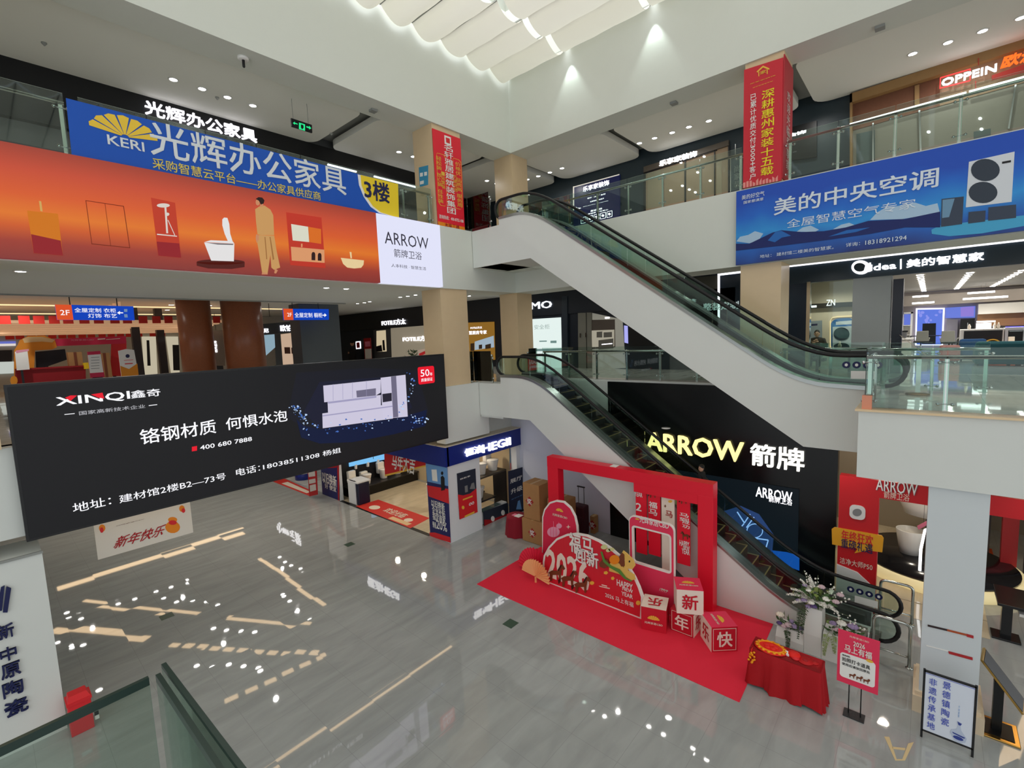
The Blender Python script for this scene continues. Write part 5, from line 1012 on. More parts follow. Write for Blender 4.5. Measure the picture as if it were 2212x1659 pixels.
# ================================================================ new year photo stage
tag(MB().prism([(8.56, 2.36, .0), (8.56, 9.17, .0), (11.45, 9.17, .0), (11.45, 2.45, .0)], (0, 0, .012)).obj('carpet', CARPET), 'large red carpet under the new year photo stage', 'carpet')
F = FX(11.05); PL = mat('red_gloss_board', (238, 26, 52), .38)
t = thing('photo_gate', 'tall red gate frame with four hanging strips at the back of the photo stage', 'photo frame', (11.2, 6.1, .012))
MB().box(11.05, 11.35, 8.12, 8.50, .012, 2.86).obj('post', PL, t, bevel=.01); MB().box(11.05, 11.35, 3.66, 4.02, .012, 2.86).obj('post', PL, t, bevel=.01)
MB().box(11.05, 11.35, 3.66, 8.5, 2.86, 3.17).box(11.06, 11.34, 4.02, 5.68, 2.62, 2.86).obj('top_beam', PL, t)
MB().box(11.1, 11.3, 6.22, 6.4, 3.172, 3.185).obj('paper_label', PWHITE, t)
strips = [(5.66, 5.36, .95, PL), (5.31, 4.99, 1.0, PL), (4.95, 4.62, .35, CREAM), (4.55, 4.23, .98, PL)]
st = []
for ya, yb, zb, m in strips: st.append(MB().box(11.12, 11.16, ya, yb, zb, 2.62).obj('hanging_strip', m, t))
F = FX(11.12)
def pony(parent, face, cx, cy, s, d, flip=1):
    """a plain little horse for the zodiac year, side view"""
    q = lambda pts: [(cx+flip*x*s, cy-y*s) for x, y in pts]
    art(parent, 'horse_picture', face, [q([(-.9, .1), (-.5, .35), (.2, .3), (.55, .9), (.85, 1.0), (1.1, .55), (.95, .4), (.7, .55), (.6, -.1), (.55, -.9), (.35, -.9), (.3, -.2), (-.4, -.2), (-.5, -.9), (-.72, -.9), (-.75, -.1)])], PBROWN, d=d)
    art(parent, 'mane', face, [q([(.15, .35), (.5, .95), (.7, 1.1), (.62, .8), (.35, .3)]), q([(-.9, .1), (-1.25, -.1), (-1.15, -.6), (-.95, -.3)])], mat('mane_dark', (60, 26, 18), .6), d=d+.005)
K = dict(d=.004, t=.004)
text(st[0], 'HAPPY', F, (1371, 1055.5), (1390, 1051), PWHITE, .04, **K); text(st[0], 'NEW', F, (1371, 1064), (1384, 1058), PWHITE, .04, **K); text(st[0], 'YEAR', F, (1371, 1071), (1388, 1065), PWHITE, .04, **K); text(st[0], '2', F, (1374, 1102), (1386, 1088), PWHITE, .04, **K)
vtext(st[1], '福马', F, (1402, 1112), (1420, 1085), PWHITE, .04, **K); pony(st[1], F, 1411, 1067, 9, .004)
vtext(st[2], '马', F, (1438, 1117), (1453, 1104), REDD, .03, **K); art(st[2], 'gold_ingot', F, [ell(1438, 1058, 4, 3, 10), ell(1448, 1083, 4.5, 3, 8)], PGOLD, **K); art(st[2], 'star', F, [[(1437, 1089), (1438, 1092), (1440, 1093), (1438, 1094), (1437, 1097), (1436, 1094), (1434, 1093), (1436, 1092)]], PBROWN, **K)
vtext(st[3], '马到', F, (1468, 1125), (1488, 1110), PWHITE, .03, **K); vtext(st[3], '成功', F, (1474, 1140), (1490, 1125), PWHITE, .03, **K); pony(st[3], F, 1478, 1080, 9, .004); pony(st[3], F, 1480, 1157, 9, .004, -1)
for s, a, b in (('HAPPY', (1468, 1178), (1489, 1171)), ('NEW', (1476, 1186), (1490, 1180)), ('YEAR', (1473, 1195), (1490, 1188))): text(st[3], s, F, a, b, PWHITE, .04, **K)
art(st[3], 'gold_ingot', F, [ell(1473, 1062, 4, 3, 10)], PGOLD, **K)
# board with a rounded window
F = FX(10.35)
t = thing('photo_board', 'red board with a square rounded window standing before the gate frame', 'photo board', (10.4, 4.9, .012))
(ul, vt), (ur, vr) = F.at(1358, 1108), F.at(1457, 1138); vt = (vt+vr)/2; WHB = mat('board_white', (240, 236, 228), .5)
(hl, ht), (hr, hb) = F.at(1368, 1138), F.at(1447, 1236)
def ringboard(name, x0, y0, x1, y1, r, hx0, hy0, hx1, hy1, hr_, m, d, th, face):
    """upright board with a rounded hole"""
    out = []; n = 5
    def corner(cx, cy, rr, a): return [(cx+rr*math.cos(math.radians(a+90*i/n)), cy+rr*math.sin(math.radians(a+90*i/n))) for i in range(n+1)]
    o4 = [corner(x1-r, y1-r, r, 0), corner(x0+r, y1-r, r, 90), corner(x0+.01, y0+.01, .01, 180), corner(x1-.01, y0+.01, .01, 270)]
    h4 = [corner(hx1-hr_, hy1-hr_, hr_, 0), corner(hx0+hr_, hy1-hr_, hr_, 90), corner(hx0+hr_, hy0+hr_, hr_, 180), corner(hx1-hr_, hy0+hr_, hr_, 270)]
    O = sum(o4, []); I = sum(h4, []); mb = MB(); n_ = len(O)
    vs = [face.P(u, v, d+th) for u, v in O+I]+[face.P(u, v, d) for u, v in O+I]
    fs = []
    for i in range(n_):
        j = (i+1) % n_
        fs += [(i, j, n_+j, n_+i), (2*n_+j, 2*n_+i, 3*n_+i, 3*n_+j), (j, i, 2*n_+i, 2*n_+j), (n_+i, n_+j, 3*n_+j, 3*n_+i)]
    mb.add(vs, fs); return mb.obj(name, m, t)
ringboard('backing', ul, .012, ur, vt, .16, hl, hb, hr, ht, .06, WHB, -.06, .06, F)
fr = ringboard('red_face', ul+.025, .03, ur-.025, vt-.03, .14, hl-.045, hb-.045, hr+.045, ht+.045, .09, PINKR, 0, .006, F)
text(fr, '光辉家居CBD', F, (1382, 1128), (1445, 1128), PWHITE, .02, d=.007, t=.004)
u, v = F.at(1377, 1122); art(fr, 'fan_logo', F, fan_polys(u, v-.01, .01, .06, 10, 170, 6, .7), PGOLD, px=False, d=.007)
u, v = F.at(1434, 1276); art(fr, 'cloud_motif', F, [[(u-.11+.02*i, v-.03+.0*i), (u-.09+.02*i, v+.04), (u-.08+.02*i, v+.045), (u-.1+.02*i, v-.03)] for i in range(0, 9, 2)]+[ell(u+.02*k, v+.03, .03, .02, 8) for k in (-2, 1, 4)], CREAM, px=False, d=.007)
# arch panel with lanterns
F = FX(10.15)
t = thing('arch_board', 'red arch topped board with pink lanterns on the left of the photo stage', 'panel', (10.15, 7.8, .012))
arch = [F.at(*p) for p in ((1172, 1265), (1171, 1117), (1175.4, 1100), (1187, 1085), (1201.5, 1080.5), (1218, 1083), (1233, 1096), (1243, 1115), (1247.8, 1136.4), (1249, 1160))]
arch[0] = (arch[0][0], .012); arch.append((arch[-1][0], .012))
def inset(pl, k):
    cx = sum(p[0] for p in pl)/len(pl); cy = sum(p[1] for p in pl)/len(pl); out = []
    for x, y in pl:
        L = math.hypot(x-cx, y-cy); out.append((x+(cx-x)*k/L, y+(cy-y)*k/L))
    return out
art(t, 'backing', F, [arch], WHB, px=False, d=-.05, t=.05); rf = art(t, 'red_face', F, [inset(arch, .045)], mat('arch_pink', (224, 40, 76), .5), px=False, d=.0, t=.006)
u, v = F.at(1209, 1103); art(rf, 'fan_logo', F, fan_polys(u, v-.03, .03, .12, 8, 172, 7, .75), PGOLD, px=False, d=.007); text(rf, '光辉家居CBD', F, (1194, 1113), (1226, 1116), CREAM, .01, d=.007)
LP_ = mat('lantern_pink', (240, 160, 185), .5)
a = art(rf, 'lantern_picture', F, [ell(1196, 1149, 13.5, 11), ell(1208, 1136, 6, 5.5), [(1195.5, 1126), (1196, 1126), (1196.5, 1138), (1196, 1138)], [(1207, 1128), (1207.5, 1128), (1208, 1131), (1207.5, 1131)]], LP_, d=.007); art(a, 'rib', F, [ell(1190, 1149, 1.2, 10), ell(1202, 1149, 1.2, 10), ell(1196, 1149, 1.2, 11)], PPINK, d=.012)
art(rf, 'star', F, [[(1228, 1133), (1229, 1137), (1233, 1138), (1229, 1139), (1228, 1143), (1227, 1139), (1223, 1138), (1227, 1137)]], CREAM, d=.007)
# hill-shaped front board
F = FX(9.8)
t = thing('greeting_board', 'low rounded red greeting board with white border and a golden running horse', 'board', (9.8, 6.3, .012))
hill = [F.at(*p) for p in ((1172.5, 1236), (1172.5, 1214.5), (1174.5, 1200), (1185, 1181), (1202, 1163), (1223.6, 1154), (1245, 1151.5), (1268, 1155.7), (1295, 1167), (1320, 1183.7), (1339, 1200), (1356.7, 1221), (1372, 1246), (1382, 1267.6), (1389.5, 1289), (1386, 1326))]
hill[0] = (hill[0][0], .012); hill[-1] = (hill[-1][0], .012)
art(t, 'backing', F, [hill], WHB, px=False, d=-.05, t=.05)
inn = [F.at(*p) for p in ((1176, 1234), (1176.5, 1214.5), (1178.5, 1201), (1188, 1184), (1204, 1167), (1225, 1158), (1245, 1155.5), (1267, 1159.5), (1293, 1171), (1317, 1187), (1336, 1203), (1353, 1224), (1368, 1248), (1377.5, 1268.6), (1384.5, 1290), (1382, 1318))]
inn[0] = (inn[0][0], .05); inn[-1] = (inn[-1][0], .05)
HR = bpy.data.materials.new('hill_red_print'); HR.use_nodes = True; nt = HR.node_tree; b = nt.nodes['Principled BSDF']; b.inputs['Roughness'].default_value = .5
g = nt.nodes.new('ShaderNodeNewGeometry'); wv = nt.nodes.new('ShaderNodeTexWave'); wv.wave_type = 'BANDS'; wv.bands_direction = 'Y'; wv.inputs['Scale'].default_value = 9; mx = nt.nodes.new('ShaderNodeMix'); mx.data_type = 'RGBA'
mx.inputs['A'].default_value = (*lin((206, 22, 40)), 1); mx.inputs['B'].default_value = (*lin((222, 40, 56)), 1); nt.links.new(g.outputs['Position'], wv.inputs['Vector']); nt.links.new(wv.outputs['Fac'], mx.inputs['Factor']); nt.links.new(mx.outputs['Result'], b.inputs['Base Color'])
rf = art(t, 'red_face', F, [inn], HR, px=False, d=.0, t=.006)
sh = mat('letter_shadow', (130, 120, 120), .6)
for dx, m, d in ((.8, sh, .007), (0, WHB, .012)):
    text(rf, '福马', F, (1231+dx, 1190+dx), (1281+dx, 1163+dx), m, .045, d=d, t=.004); text(rf, '迎新', F, (1242+dx, 1212+dx), (1293+dx, 1195+dx), m, .045, d=d, t=.004)
text(rf, '2026', F, (1182, 1245), (1272, 1214), CREAM, .06, d=.007, t=.004)
for i, (x, y) in enumerate(((1202, 1238), (1229, 1250), (1258, 1263))): pony(rf, F, x, y, 18, .014+.012*i)
for s, a, b in (('HAPPY', (1333, 1264), (1367, 1262)), ('NEW', (1345, 1274), (1367.5, 1274)), ('YEAR', (1343, 1285), (1367.5, 1285))): text(rf, s, F, a, b, WHB, .04, d=.007, t=.004)
text(rf, '2026 马上有福', F, (1308, 1289), (1369, 1301), WHB, .02, d=.007)
HG = mat('horse_gold', (232, 190, 96), .45); hs = art(t, 'golden_horse', F, [[(1318, 1217), (1326, 1210), (1340, 1216), (1350, 1225), (1352, 1208), (1345, 1195), (1348, 1188), (1356, 1194), (1370, 1208), (1374, 1220), (1368, 1228), (1358, 1226), (1358, 1232), (1372, 1240), (1374, 1250), (1366, 1252), (1350, 1242), (1332, 1236), (1318, 1232)]], HG, d=.02, t=.03)
art(hs, 'mane', F, [[(1340, 1200), (1346, 1192), (1351, 1196), (1352, 1220), (1345, 1222), (1339, 1212)], [(1297, 1215), (1306, 1204), (1316, 1208), (1319, 1220), (1308, 1226), (1298, 1222)]], PBROWN, d=.051, t=.01); art(hs, 'pumpkin_picture', F, [ell(1330, 1207, 11, 10)], PORANGE, d=.052, t=.01); art(hs, 'eye', F, [ell(1362, 1211, 1.6, 2.4, 10)], PBLACK, d=.052)
art(hs, 'green_ribbon', F, [[(1300, 1189), (1304, 1190), (1310, 1208), (1324, 1220), (1342, 1228), (1356, 1246), (1368, 1252), (1366, 1254), (1352, 1248), (1338, 1234), (1320, 1224), (1306, 1211)]], PGREEN, d=.064, t=.006)
art(hs, 'flower', F, [ell(1306, 1181, 7, 5, 10), ell(1315, 1188, 5, 4, 10), ell(1322, 1186, 7, 4, 6)], mat('pale_green_flower', (214, 214, 150), .6), d=.02, t=.01); art(rf, 'gold_ingot', F, [ell(1309, 1237, 5, 4, 5), ell(1324, 1249, 4, 4, 5), ell(1279, 1259, 5, 4, 10), ell(1379, 1302, 5, 5, 10)], PGOLD, d=.007)
art(rf, 'cloud_motif', F, [[(1294, 1265), (1318, 1270), (1317, 1272), (1296, 1267)], [(1300, 1262), (1312, 1265), (1311, 1267), (1300, 1264)]], CREAM, d=.007)
# paper fans
def paper_fan(label, c, R, a0, a1, m, x, tilt=0):
    t = thing('paper_fan', label, 'paper fan', (x, c[0], .012)); n = 36; vs = []; fs = []
    for i in range(n+1):
        a = math.radians(a0+(a1-a0)*i/n); o = .022 if i % 2 else -.022
        for r, k in ((.03, .1), (R*.96, 1), (R*(1.03 if i % 2 else .99), 1)): vs.append((x+o*k, c[0]+r*math.cos(a), c[1]+r*math.sin(a)))
    for i in range(n):
        for q in range(2): a = i*3+q; fs.append((a, a+1, a+4, a+3))
    k = len(vs); vs2 = [(vx+.006, vy, vz) for vx, vy, vz in vs]
    mb = MB().add(vs, fs).add(vs2, [tuple(reversed(f)) for f in fs]); mb.obj('pleated_paper', m, t)
    MB().box(x-.01, x+.03, c[0]-.02, c[0]+.02, .012, max(c[1], .05)).obj('base', m, t)
ca = F.at(1157, 1249)
paper_fan('red pleated paper fan behind the peach fan', (8.19, .15), .63, -5, 185, mat('fan_red', (226, 24, 60), .7), 9.95)
paper_fan('peach pleated paper fan at the left front of the photo stage', (7.92, .18), .48, 8, 188, mat('fan_peach', (244, 176, 118), .7), 9.60)
# letter cubes
def cube(label, p, q, z, s, faces):
    """p, q: front bottom corners as seen (left, right)"""
    p, q = Vector((*p, z)), Vector((*q, z)); e = (q-p).normalized(); n_in = Vector((-e.y, e.x, 0)); t = thing('letter_cube', label, 'cube', tuple((p+q)/2+n_in*s/2), 'letter cubes')
    q = p+e*s; z_ = Vector((0, 0, s)); mb = MB()
    mb.prism([p, q, q+n_in*s, p+n_in*s], z_); mb.obj('body', faces.get('body', PINKR), t, bevel=.006)
    fc = {'front': Face(p, e, (0, 0, 1)), 'left': Face(p+n_in*s, -n_in, (0, 0, 1)), 'right': Face(q, n_in, (0, 0, 1)), 'top': Face(p+z_, e, n_in)}
    for k, (bgm, ch, fm, tf) in ((k, v) for k, v in faces.items() if k != 'body'):
        f = fc[k]
        if bgm: board(t, k+'_face', f, .0, 0, s, s, bgm, .004, 0)
        if ch:
            if tf == 'rot': f = Face(f.P(s, s), -f.u, -f.v)
            if tf == 'turn': f = Face(f.P(s, 0), f.v, -f.u)
            text(t, ch, f, (s*.2, s*.2), (s*.8, s*.82), fm, .045, d=.006, t=.004, px=False)
            if tf == 'ring': art(t, 'border_line', f, [[(a*s, b*s) for a, b in r] for r in (((.06, .06), (.94, .06), (.94, .075), (.06, .075)), ((.06, .925), (.94, .925), (.94, .94), (.06, .94)), ((.06, .06), (.075, .06), (.075, .94), (.06, .94)), ((.925, .06), (.94, .06), (.94, .94), (.925, .94)))], CREAM, px=False, d=.006)
        else:
            if tf == 'turn': f = Face(f.P(0, s), -f.v, f.u)
            art(t, 'fan_logo', f, fan_polys(s*.5, s*.5, .01, s*.24, 8, 172, 7, .75), PGOLD, px=False, d=.006); text(t, '光辉家居CBD', f, (s*.14, s*.3), (s*.86, s*.4), CREAM, .01, d=.006, t=.003, px=False)
    return t
CR = mat('cube_cream', (240, 226, 210), .5); CRED = mat('cube_red', (200, 22, 44), .5); DKR = mat('cube_dark_red', (190, 18, 40), .5)
cube('red cube in a white line square, under the cream faced top cube', (9.84, 4.19), (9.84, 3.67), .012, .52, {'body': DKR, 'front': (None, '年', CR, 'ring'), 'right': (CR, '乐', CRED, '')})
cube('rightmost cube, red front in a line square and a gold fan on top', (9.62, 3.21), (9.99, 2.80), .012, .55, {'body': CR, 'front': (CRED, '快', CR, 'ring'), 'left': (CR, '乐', CRED, ''), 'top': (PINKR, '', None, 'turn')})
cube('cube with a cream top bearing an upturned red character, at the left of the cubes', (9.46, 4.72), (9.63, 4.17), .012, .55, {'body': CRED, 'front': (None, '', None, ''), 'top': (CR, '乐', CRED, 'rot')})
cube('cream faced cube with a red character resting on top of the other cubes', (9.71, 3.99), (9.99, 3.48), .54, .56, {'body': CR, 'front': (None, '新', CRED, ''), 'top': (PINKR, '', None, '')})
# ================================================================ red table with new year ornaments
t = thing('table', 'small table under a long red velvet cloth', 'table', (9.35, 1.77, 0))
VEL = mat('red_velvet', (176, 10, 22), .75, bump=.3, scale=40); n = 96; vs = []; fs = []
per = []
for i in range(n):
    w = i/n*4; k = int(w); f = w-k
    a = [(9.14, 2.34), (9.14, 1.21), (9.55, 1.21), (9.55, 2.34)]; p, q = a[k], a[(k+1) % 4]; per.append((p[0]+(q[0]-p[0])*f, p[1]+(q[1]-p[1])*f))
for j, (z, g) in enumerate(((.765, 0), (.75, .012), (.5, .02), (.25, .035), (.02, .05))):
    for i, (x, y) in enumerate(per):
        cx, cy_ = x-9.345, y-1.775; L = math.hypot(cx, cy_); wob = (1+.9*math.sin(i*.9)*(j > 1)+.5*math.sin(i*2.3)*(j > 1))
        vs.append((x+cx/L*g*wob, y+cy_/L*g*wob, z+(.03*math.sin(i*.4) if j == 4 else 0)))
fs += [(j*n+i, (j+1)*n+i, (j+1)*n+(i+1) % n, j*n+(i+1) % n) for j in range(4) for i in range(n)]+[tuple(range(n-1, -1, -1))]
tag(MB().add(vs, fs, 0, True).obj('tablecloth', VEL), 'red velvet tablecloth falling to the floor over the small table', 'tablecloth')
MB().box(9.17, 9.52, 1.24, 2.31, .70, .745).obj('tabletop', mat('plain_wood', (150, 120, 84), .6), t)
for x in (9.2, 9.46):
    for y in (1.28, 2.24): MB().box(x, x+.04, y, y+.04, 0, .7).obj('leg', DARK, t)
ORG = mat('ornament_gold', (250, 160, 20), .35, .2); SCAR = mat('scarlet', (236, 30, 20), .55)
t = thing('ornament', 'big round scarlet and gold new year ornament on the red table', 'ornament', (9.33, 2.03, .768))
MB().lathe((9.33, 2.03, .768), [(.2, 0), (.21, .015), (.15, .03), (.02, .032)], 28, sy=1.35).obj('disc', SCAR, t)
mb = MB(); mb.tube([(9.33+.15*math.cos(a), 2.03+.21*math.sin(a), .80) for a in [i*math.pi/14 for i in range(29)]], .017, 8)
for i in range(16): a = i*math.pi/8; mb.ball((9.33+.17*math.cos(a), 2.03+.235*math.sin(a), .795), .028, .035, .02, 8, 5)
mb.obj('gold_rim', ORG, t); mb = MB()
for i in range(5): a = i*1.26; mb.ball((9.33+.06*math.cos(a), 2.03+.08*math.sin(a), .8), .05, .06, .025, 8, 6)
mb.obj('red_petals', SCAR, t)
t = thing('ornament', 'red and white lucky charm with a tassel beside the big round ornament', 'ornament', (9.35, 1.68, .768)); MB().lathe((9.38, 1.66, .768), [(.11, 0), (.1, .03), (.02, .05)], 20).obj('disc', SCAR, t); MB().box(9.33, 9.39, 1.74, 1.8, .768, .80).box(9.28, 9.34, 1.72, 1.77, .768, .795).obj('white_tag', PWHITE, t); MB().lathe((9.3, 1.62, .768), [(.07, 0), (.06, .02), (.01, .03)], 14).obj('side_disc', REDP, t)
t = thing('ornament', 'flat dark red paper cut ornament near the right end of the red table', 'ornament', (9.36, 1.42, .768)); MB().lathe((9.34, 1.47, .768), [(.13, 0), (.13, .008), (.01, .01)], 20).obj('disc', mat('papercut_red', (196, 16, 22), .6), t); MB().lathe((9.34, 1.47, .776), [(.05, 0), (.04, .006), (.01, .008)], 10).obj('pattern', REDD, t); MB().lathe((9.37, 1.33, .768), [(.06, 0), (.06, .008), (.01, .01)], 12).obj('small_disc', mat('papercut_red', (196, 16, 22), .6), t)
t = thing('tassel', 'gold and red tassel hanging off the left end of the red table', 'tassel', (9.1, 2.3, .7)); mb = MB()
for i in range(14): a = rs.random()*6.28; mb.ball((9.1+rs.uniform(-.03, .02), 2.3+rs.uniform(-.06, .06), .72-.22*i/14), .022, .026, .02, 6, 4)
mb.obj('gold_pattern', ORG, t); MB().tube([(9.16, 2.3, .765), (9.09, 2.3, .76), (9.08, 2.3, .62)], .008, 6).obj('cord', SCAR, t)
# ================================================================ poster stand
t = thing('poster_stand', 'red new year notice on a black twin pole stand right of the red table', 'poster stand', (9.46, .75, 0))
MB().box(9.35, 9.57, .6, .9, 0, .018).obj('base', mat('stand_black', (40, 40, 42), .4), t, bevel=.004)
for y in (.66, .83): MB().tube([(9.46, y, .018), (9.46, y, .95)], .009, 8).obj('pole', DARK, t)
Bl, Br = at(1807.5, 1469.5, FX(9.44)), at(1896.5, 1499.5, FX(9.44)); zb = (Bl.z+Br.z)/2; zt = (at(1808, 1358.7, FX(9.44)).z+at(1900, 1382.4, FX(9.44)).z)/2
F = FX(9.44); b_ = board(t, 'red_board', F, -Bl.y, zb, -Br.y, zt, PINKR, .012)
w_, h_ = Bl.y-Br.y, zt-zb; L = lambda x, y: (-Bl.y+w_*x, zb+h_*y)
art(b_, 'white_area', F, [rrect(*L(.07, .11), *L(.92, .58), .05)], PWHITE, px=False, d=.013); X = dict(px=False, d=.018, t=.003)
text(b_, '光辉家居CBD', F, L(.28, .91), L(.75, .95), CREAM, .0, **X); text(b_, '2026', F, L(.38, .77), L(.66, .86), WHB, .04, **X); text(b_, '马上有福', F, L(.17, .62), L(.83, .76), WHB, .045, **X)
text(b_, '使用说明：', F, L(.12, .52), L(.32, .55), PBLACK, .01, **X); text(b_, '拍照打卡道具', F, L(.12, .42), L(.8, .5), PBLACK, .03, **X); text(b_, '使用后请放回原处', F, L(.12, .345), L(.8, .395), PBLACK, .02, **X)
for i, x in enumerate((.38, .55, .72)):
    u, v = L(x, .2); q = lambda pts: [(u+a*.05, v+c*.05) for a, c in pts]
    art(b_, 'horse_picture', F, [q([(-.9, .1), (-.5, .35), (.2, .3), (.55, .9), (.85, 1.0), (1.1, .55), (.6, -.1), (.55, -.9), (.35, -.9), (.3, -.2), (-.4, -.2), (-.5, -.9), (-.72, -.9), (-.75, -.1)])], PBROWN, px=False, d=.018+.005*i)
art(b_, 'gold_ingot', F, [ell(*L(.78, .585), .05, .025, 12)], PGOLD, px=False, d=.018)
# ================================================================ planters with flowers
t = thing('planter', 'white faceted planter set of three blocks beside the escalator foot', 'planter', (10.95, 1.6, 0)); PLW = mat('planter_white', (232, 232, 226), .55); PLG = mat('planter_grey', (196, 197, 192), .6)
def block(x0, x1, y0, y1, h, zt_in, parent=t):
    mb = MB(); c = .06
    mb.add([(x0, y0, 0), (x1, y0, 0), (x1, y1, 0), (x0, y1, 0), (x0-.02, y0-.0, h*.45), (x1, y0, h*.45), (x1, y1, h*.45), (x0-.02, y1, h*.45), (x0+c, y0+.01, h), (x1, y0+.01, h), (x1, y1-.01, h), (x0+c, y1-.01, h)],
           [(0, 3, 2, 1), (0, 1, 5, 4), (1, 2, 6, 5), (2, 3, 7, 6), (3, 0, 4, 7), (4, 5, 9, 8), (5, 6, 10, 9), (6, 7, 11, 10), (7, 4, 8, 11), (8, 9, 10, 11)])
    return mb.obj('block', PLW, parent)
block(10.8, 11.2, 1.74, 2.26, .36, 0); block(10.8, 11.25, 1.43, 1.735, .98, 0); block(10.8, 11.3, .82, 1.425, .55, 0)
def leafm(n, c): return mat(n, c, .6)
LEAF = leafm('leaf_green', (74, 106, 58)); LEAFL = leafm('leaf_light', (132, 150, 80)); LEAFD = leafm('fern_dark', (58, 76, 48)); PETW = leafm('petal_white', (244, 242, 232)); PETL = leafm('petal_lilac', (160, 140, 180)); PETP = leafm('petal_pink', (206, 180, 186)); PETV = leafm('petal_violet', (104, 84, 140)); STEM = leafm('stem', (110, 124, 84))
rf_ = random.Random(21)
def leaf(mb, p, d, L, w, mi=0):
    d = Vector(d).normalized(); s = d.cross(Vector((rf_.uniform(-1, 1), rf_.uniform(-1, 1), .6))).normalized()*w/2; p = Vector(p); n_ = d.cross(s).normalized()*.003
    m = p+d*L*.5+Vector((0, 0, -.02*L)); mb.prism([p, m-s, p+d*L, m+s], n_, mi)
def blossom(parent, p, r, m, k=8, name='blossom'):
    mb = MB()
    for j in range(3):
        for i in range(k-j*2):
            a = 2*math.pi*i/(k-j*2)+j; q = Vector(p)+Vector((math.cos(a), math.sin(a), .15+.5*j))*r*(.62-.18*j); mb.ball(q, r*.45, r*.4, r*.28, 7, 5)
    mb.ball(p, r*.4, r*.4, r*.35, 7, 5); return mb.obj(name, m, parent)
def fern(parent, p, d, L, m, droop=.5, name='fern_frond', wdt=.16, nn=16):
    mb = MB(); d = Vector(d).normalized(); pts = []; q = Vector(p)
    for i in range(nn): pts.append(q.copy()); q = q+d*L/nn; d = (d+Vector((0, 0, -droop/nn*1.6))).normalized()
    mb.tube(pts, .005, 5)
    for i in range(2, nn):
        s = (pts[i]-pts[i-1]).normalized(); w = s.cross(Vector((0, 0, 1))); w = w.normalized() if w.length > .2 else Vector((0, 1, 0)); l = wdt*(1-.75*i/nn)
        for sg in (-1, 1): leaf(mb, pts[i], s*.6+w*sg, l, .028)
    return mb.obj(name, m, parent)
def spray(parent, p, d, L, m, r=.014, n=9):
    mb = MB(); d = Vector(d).normalized(); e = Vector(p)+d*L; mb.tube([p, Vector(p)+d*L*.5+Vector((0, 0, .02)), e], .003, 5); mb.obj('stem', STEM, parent); mb = MB()
    for i in range(n):
        q = Vector(p)+d*L*(.55+.45*i/n)+Vector([rf_.uniform(-.045, .045) for _ in range(3)]); mb.ball(q, r*rf_.uniform(.8, 1.5), n=6, m=4)
    mb.obj('blossom', m, parent)
t = thing('flower_arrangement', 'tall arrangement of white ferns, lilac blooms and green on the middle planter block', 'flowers', (11.0, 1.58, .98)); B = Vector((11.0, 1.58, 1.0))
for d, L in (((-.2, 1, .35), .55), ((-.3, .9, .75), .5), ((-.4, .7, .1), .45), ((.1, .2, 1), .5), ((.0, .5, 1), .48), ((-.3, -.8, .2), .45), ((-.5, -.4, .3), .35)): fern(t, B+Vector((0, 0, .1)), d, L, PETW, .45)
for p, r, m in (((-.1, -.2, .24), .075, PETW), ((-.1, -.36, .24), .07, PETP), ((-.16, .1, -.0), .06, PETL), ((-.15, .0, .04), .07, PETV), ((-.1, .18, .08), .07, PETL), ((-.2, .04, .12), .06, PETW), ((0, -.1, .42), .07, PETP), ((.0, -.42, .36), .07, PETP), ((-.05, .12, .3), .06, PETW), ((.0, .2, .36), .05, PETL), ((-.1, .28, .04), .06, PETL)): blossom(t, B+Vector(p), r, m)
mb = MB()
for i in range(60): leaf(mb, B+Vector((rf_.uniform(-.1, .1), rf_.uniform(-.3, .25), rf_.uniform(.02, .3))), (rf_.uniform(-1, .4), rf_.uniform(-1, 1), rf_.uniform(-.2, .9)), rf_.uniform(.1, .2), .07)
mb.obj('foliage', LEAF, t); mb = MB()
for i in range(34): leaf(mb, B+Vector((rf_.uniform(-.1, .1), rf_.uniform(-.25, .15), rf_.uniform(.12, .36))), (rf_.uniform(-1, .4), rf_.uniform(-1, 1), rf_.uniform(0, 1)), rf_.uniform(.09, .16), .08)
mb.obj('foliage', LEAFL, t)
for d, L in (((-.2, .2, 1), .72), ((0, -.05, 1), .66), ((.1, .35, 1), .7), ((-.2, -.5, .9), .7), ((0, -.9, .5), .72), ((.1, -1, .9), .6), ((-.2, -1, .05), .6)): spray(t, B, d, L, PETW)
for y, L in ((.14, .75), (.1, .62), (.18, .55)): fern(t, B+Vector((-.2, y, .02)), (-.35, .1, -.1), L, LEAFD, 2.4, wdt=.09)
t = thing('flower_arrangement', 'low lilac and pale pink flowers on the left planter block', 'flowers', (10.95, 2.05, .36)); B = Vector((10.93, 2.05, .38))
for p, r, m in (((0, .16, .2), .085, CREAM), ((-.06, .16, .04), .06, PETV), ((-.08, -.02, .07), .08, PETP), ((-.06, -.12, .07), .075, PETL), ((-.04, -.24, .06), .06, PETV), ((-.1, .06, .03), .06, PETP), ((.05, -.05, .1), .06, PETL)): blossom(t, B+Vector(p), r, m)
mb = MB()
for i in range(50): leaf(mb, B+Vector((rf_.uniform(-.08, .1), rf_.uniform(-.26, .22), rf_.uniform(0, .08))), (rf_.uniform(-1, .4), rf_.uniform(-1, 1), rf_.uniform(0, 1)), rf_.uniform(.1, .22), .03)
mb.obj('foliage', LEAF, t); fern(t, B+Vector((-.14, -.02, .02)), (-.6, -.1, -.05), .5, LEAFD, 2.2, wdt=.09); fern(t, B+Vector((-.14, .02, .02)), (-.6, -.3, -.05), .45, LEAFD, 2.0, wdt=.09)
t = thing('flower_arrangement', 'lilac roses and white blossoms on the right planter block behind the notice', 'flowers', (11.0, 1.1, .55)); B = Vector((11.0, 1.1, .57))
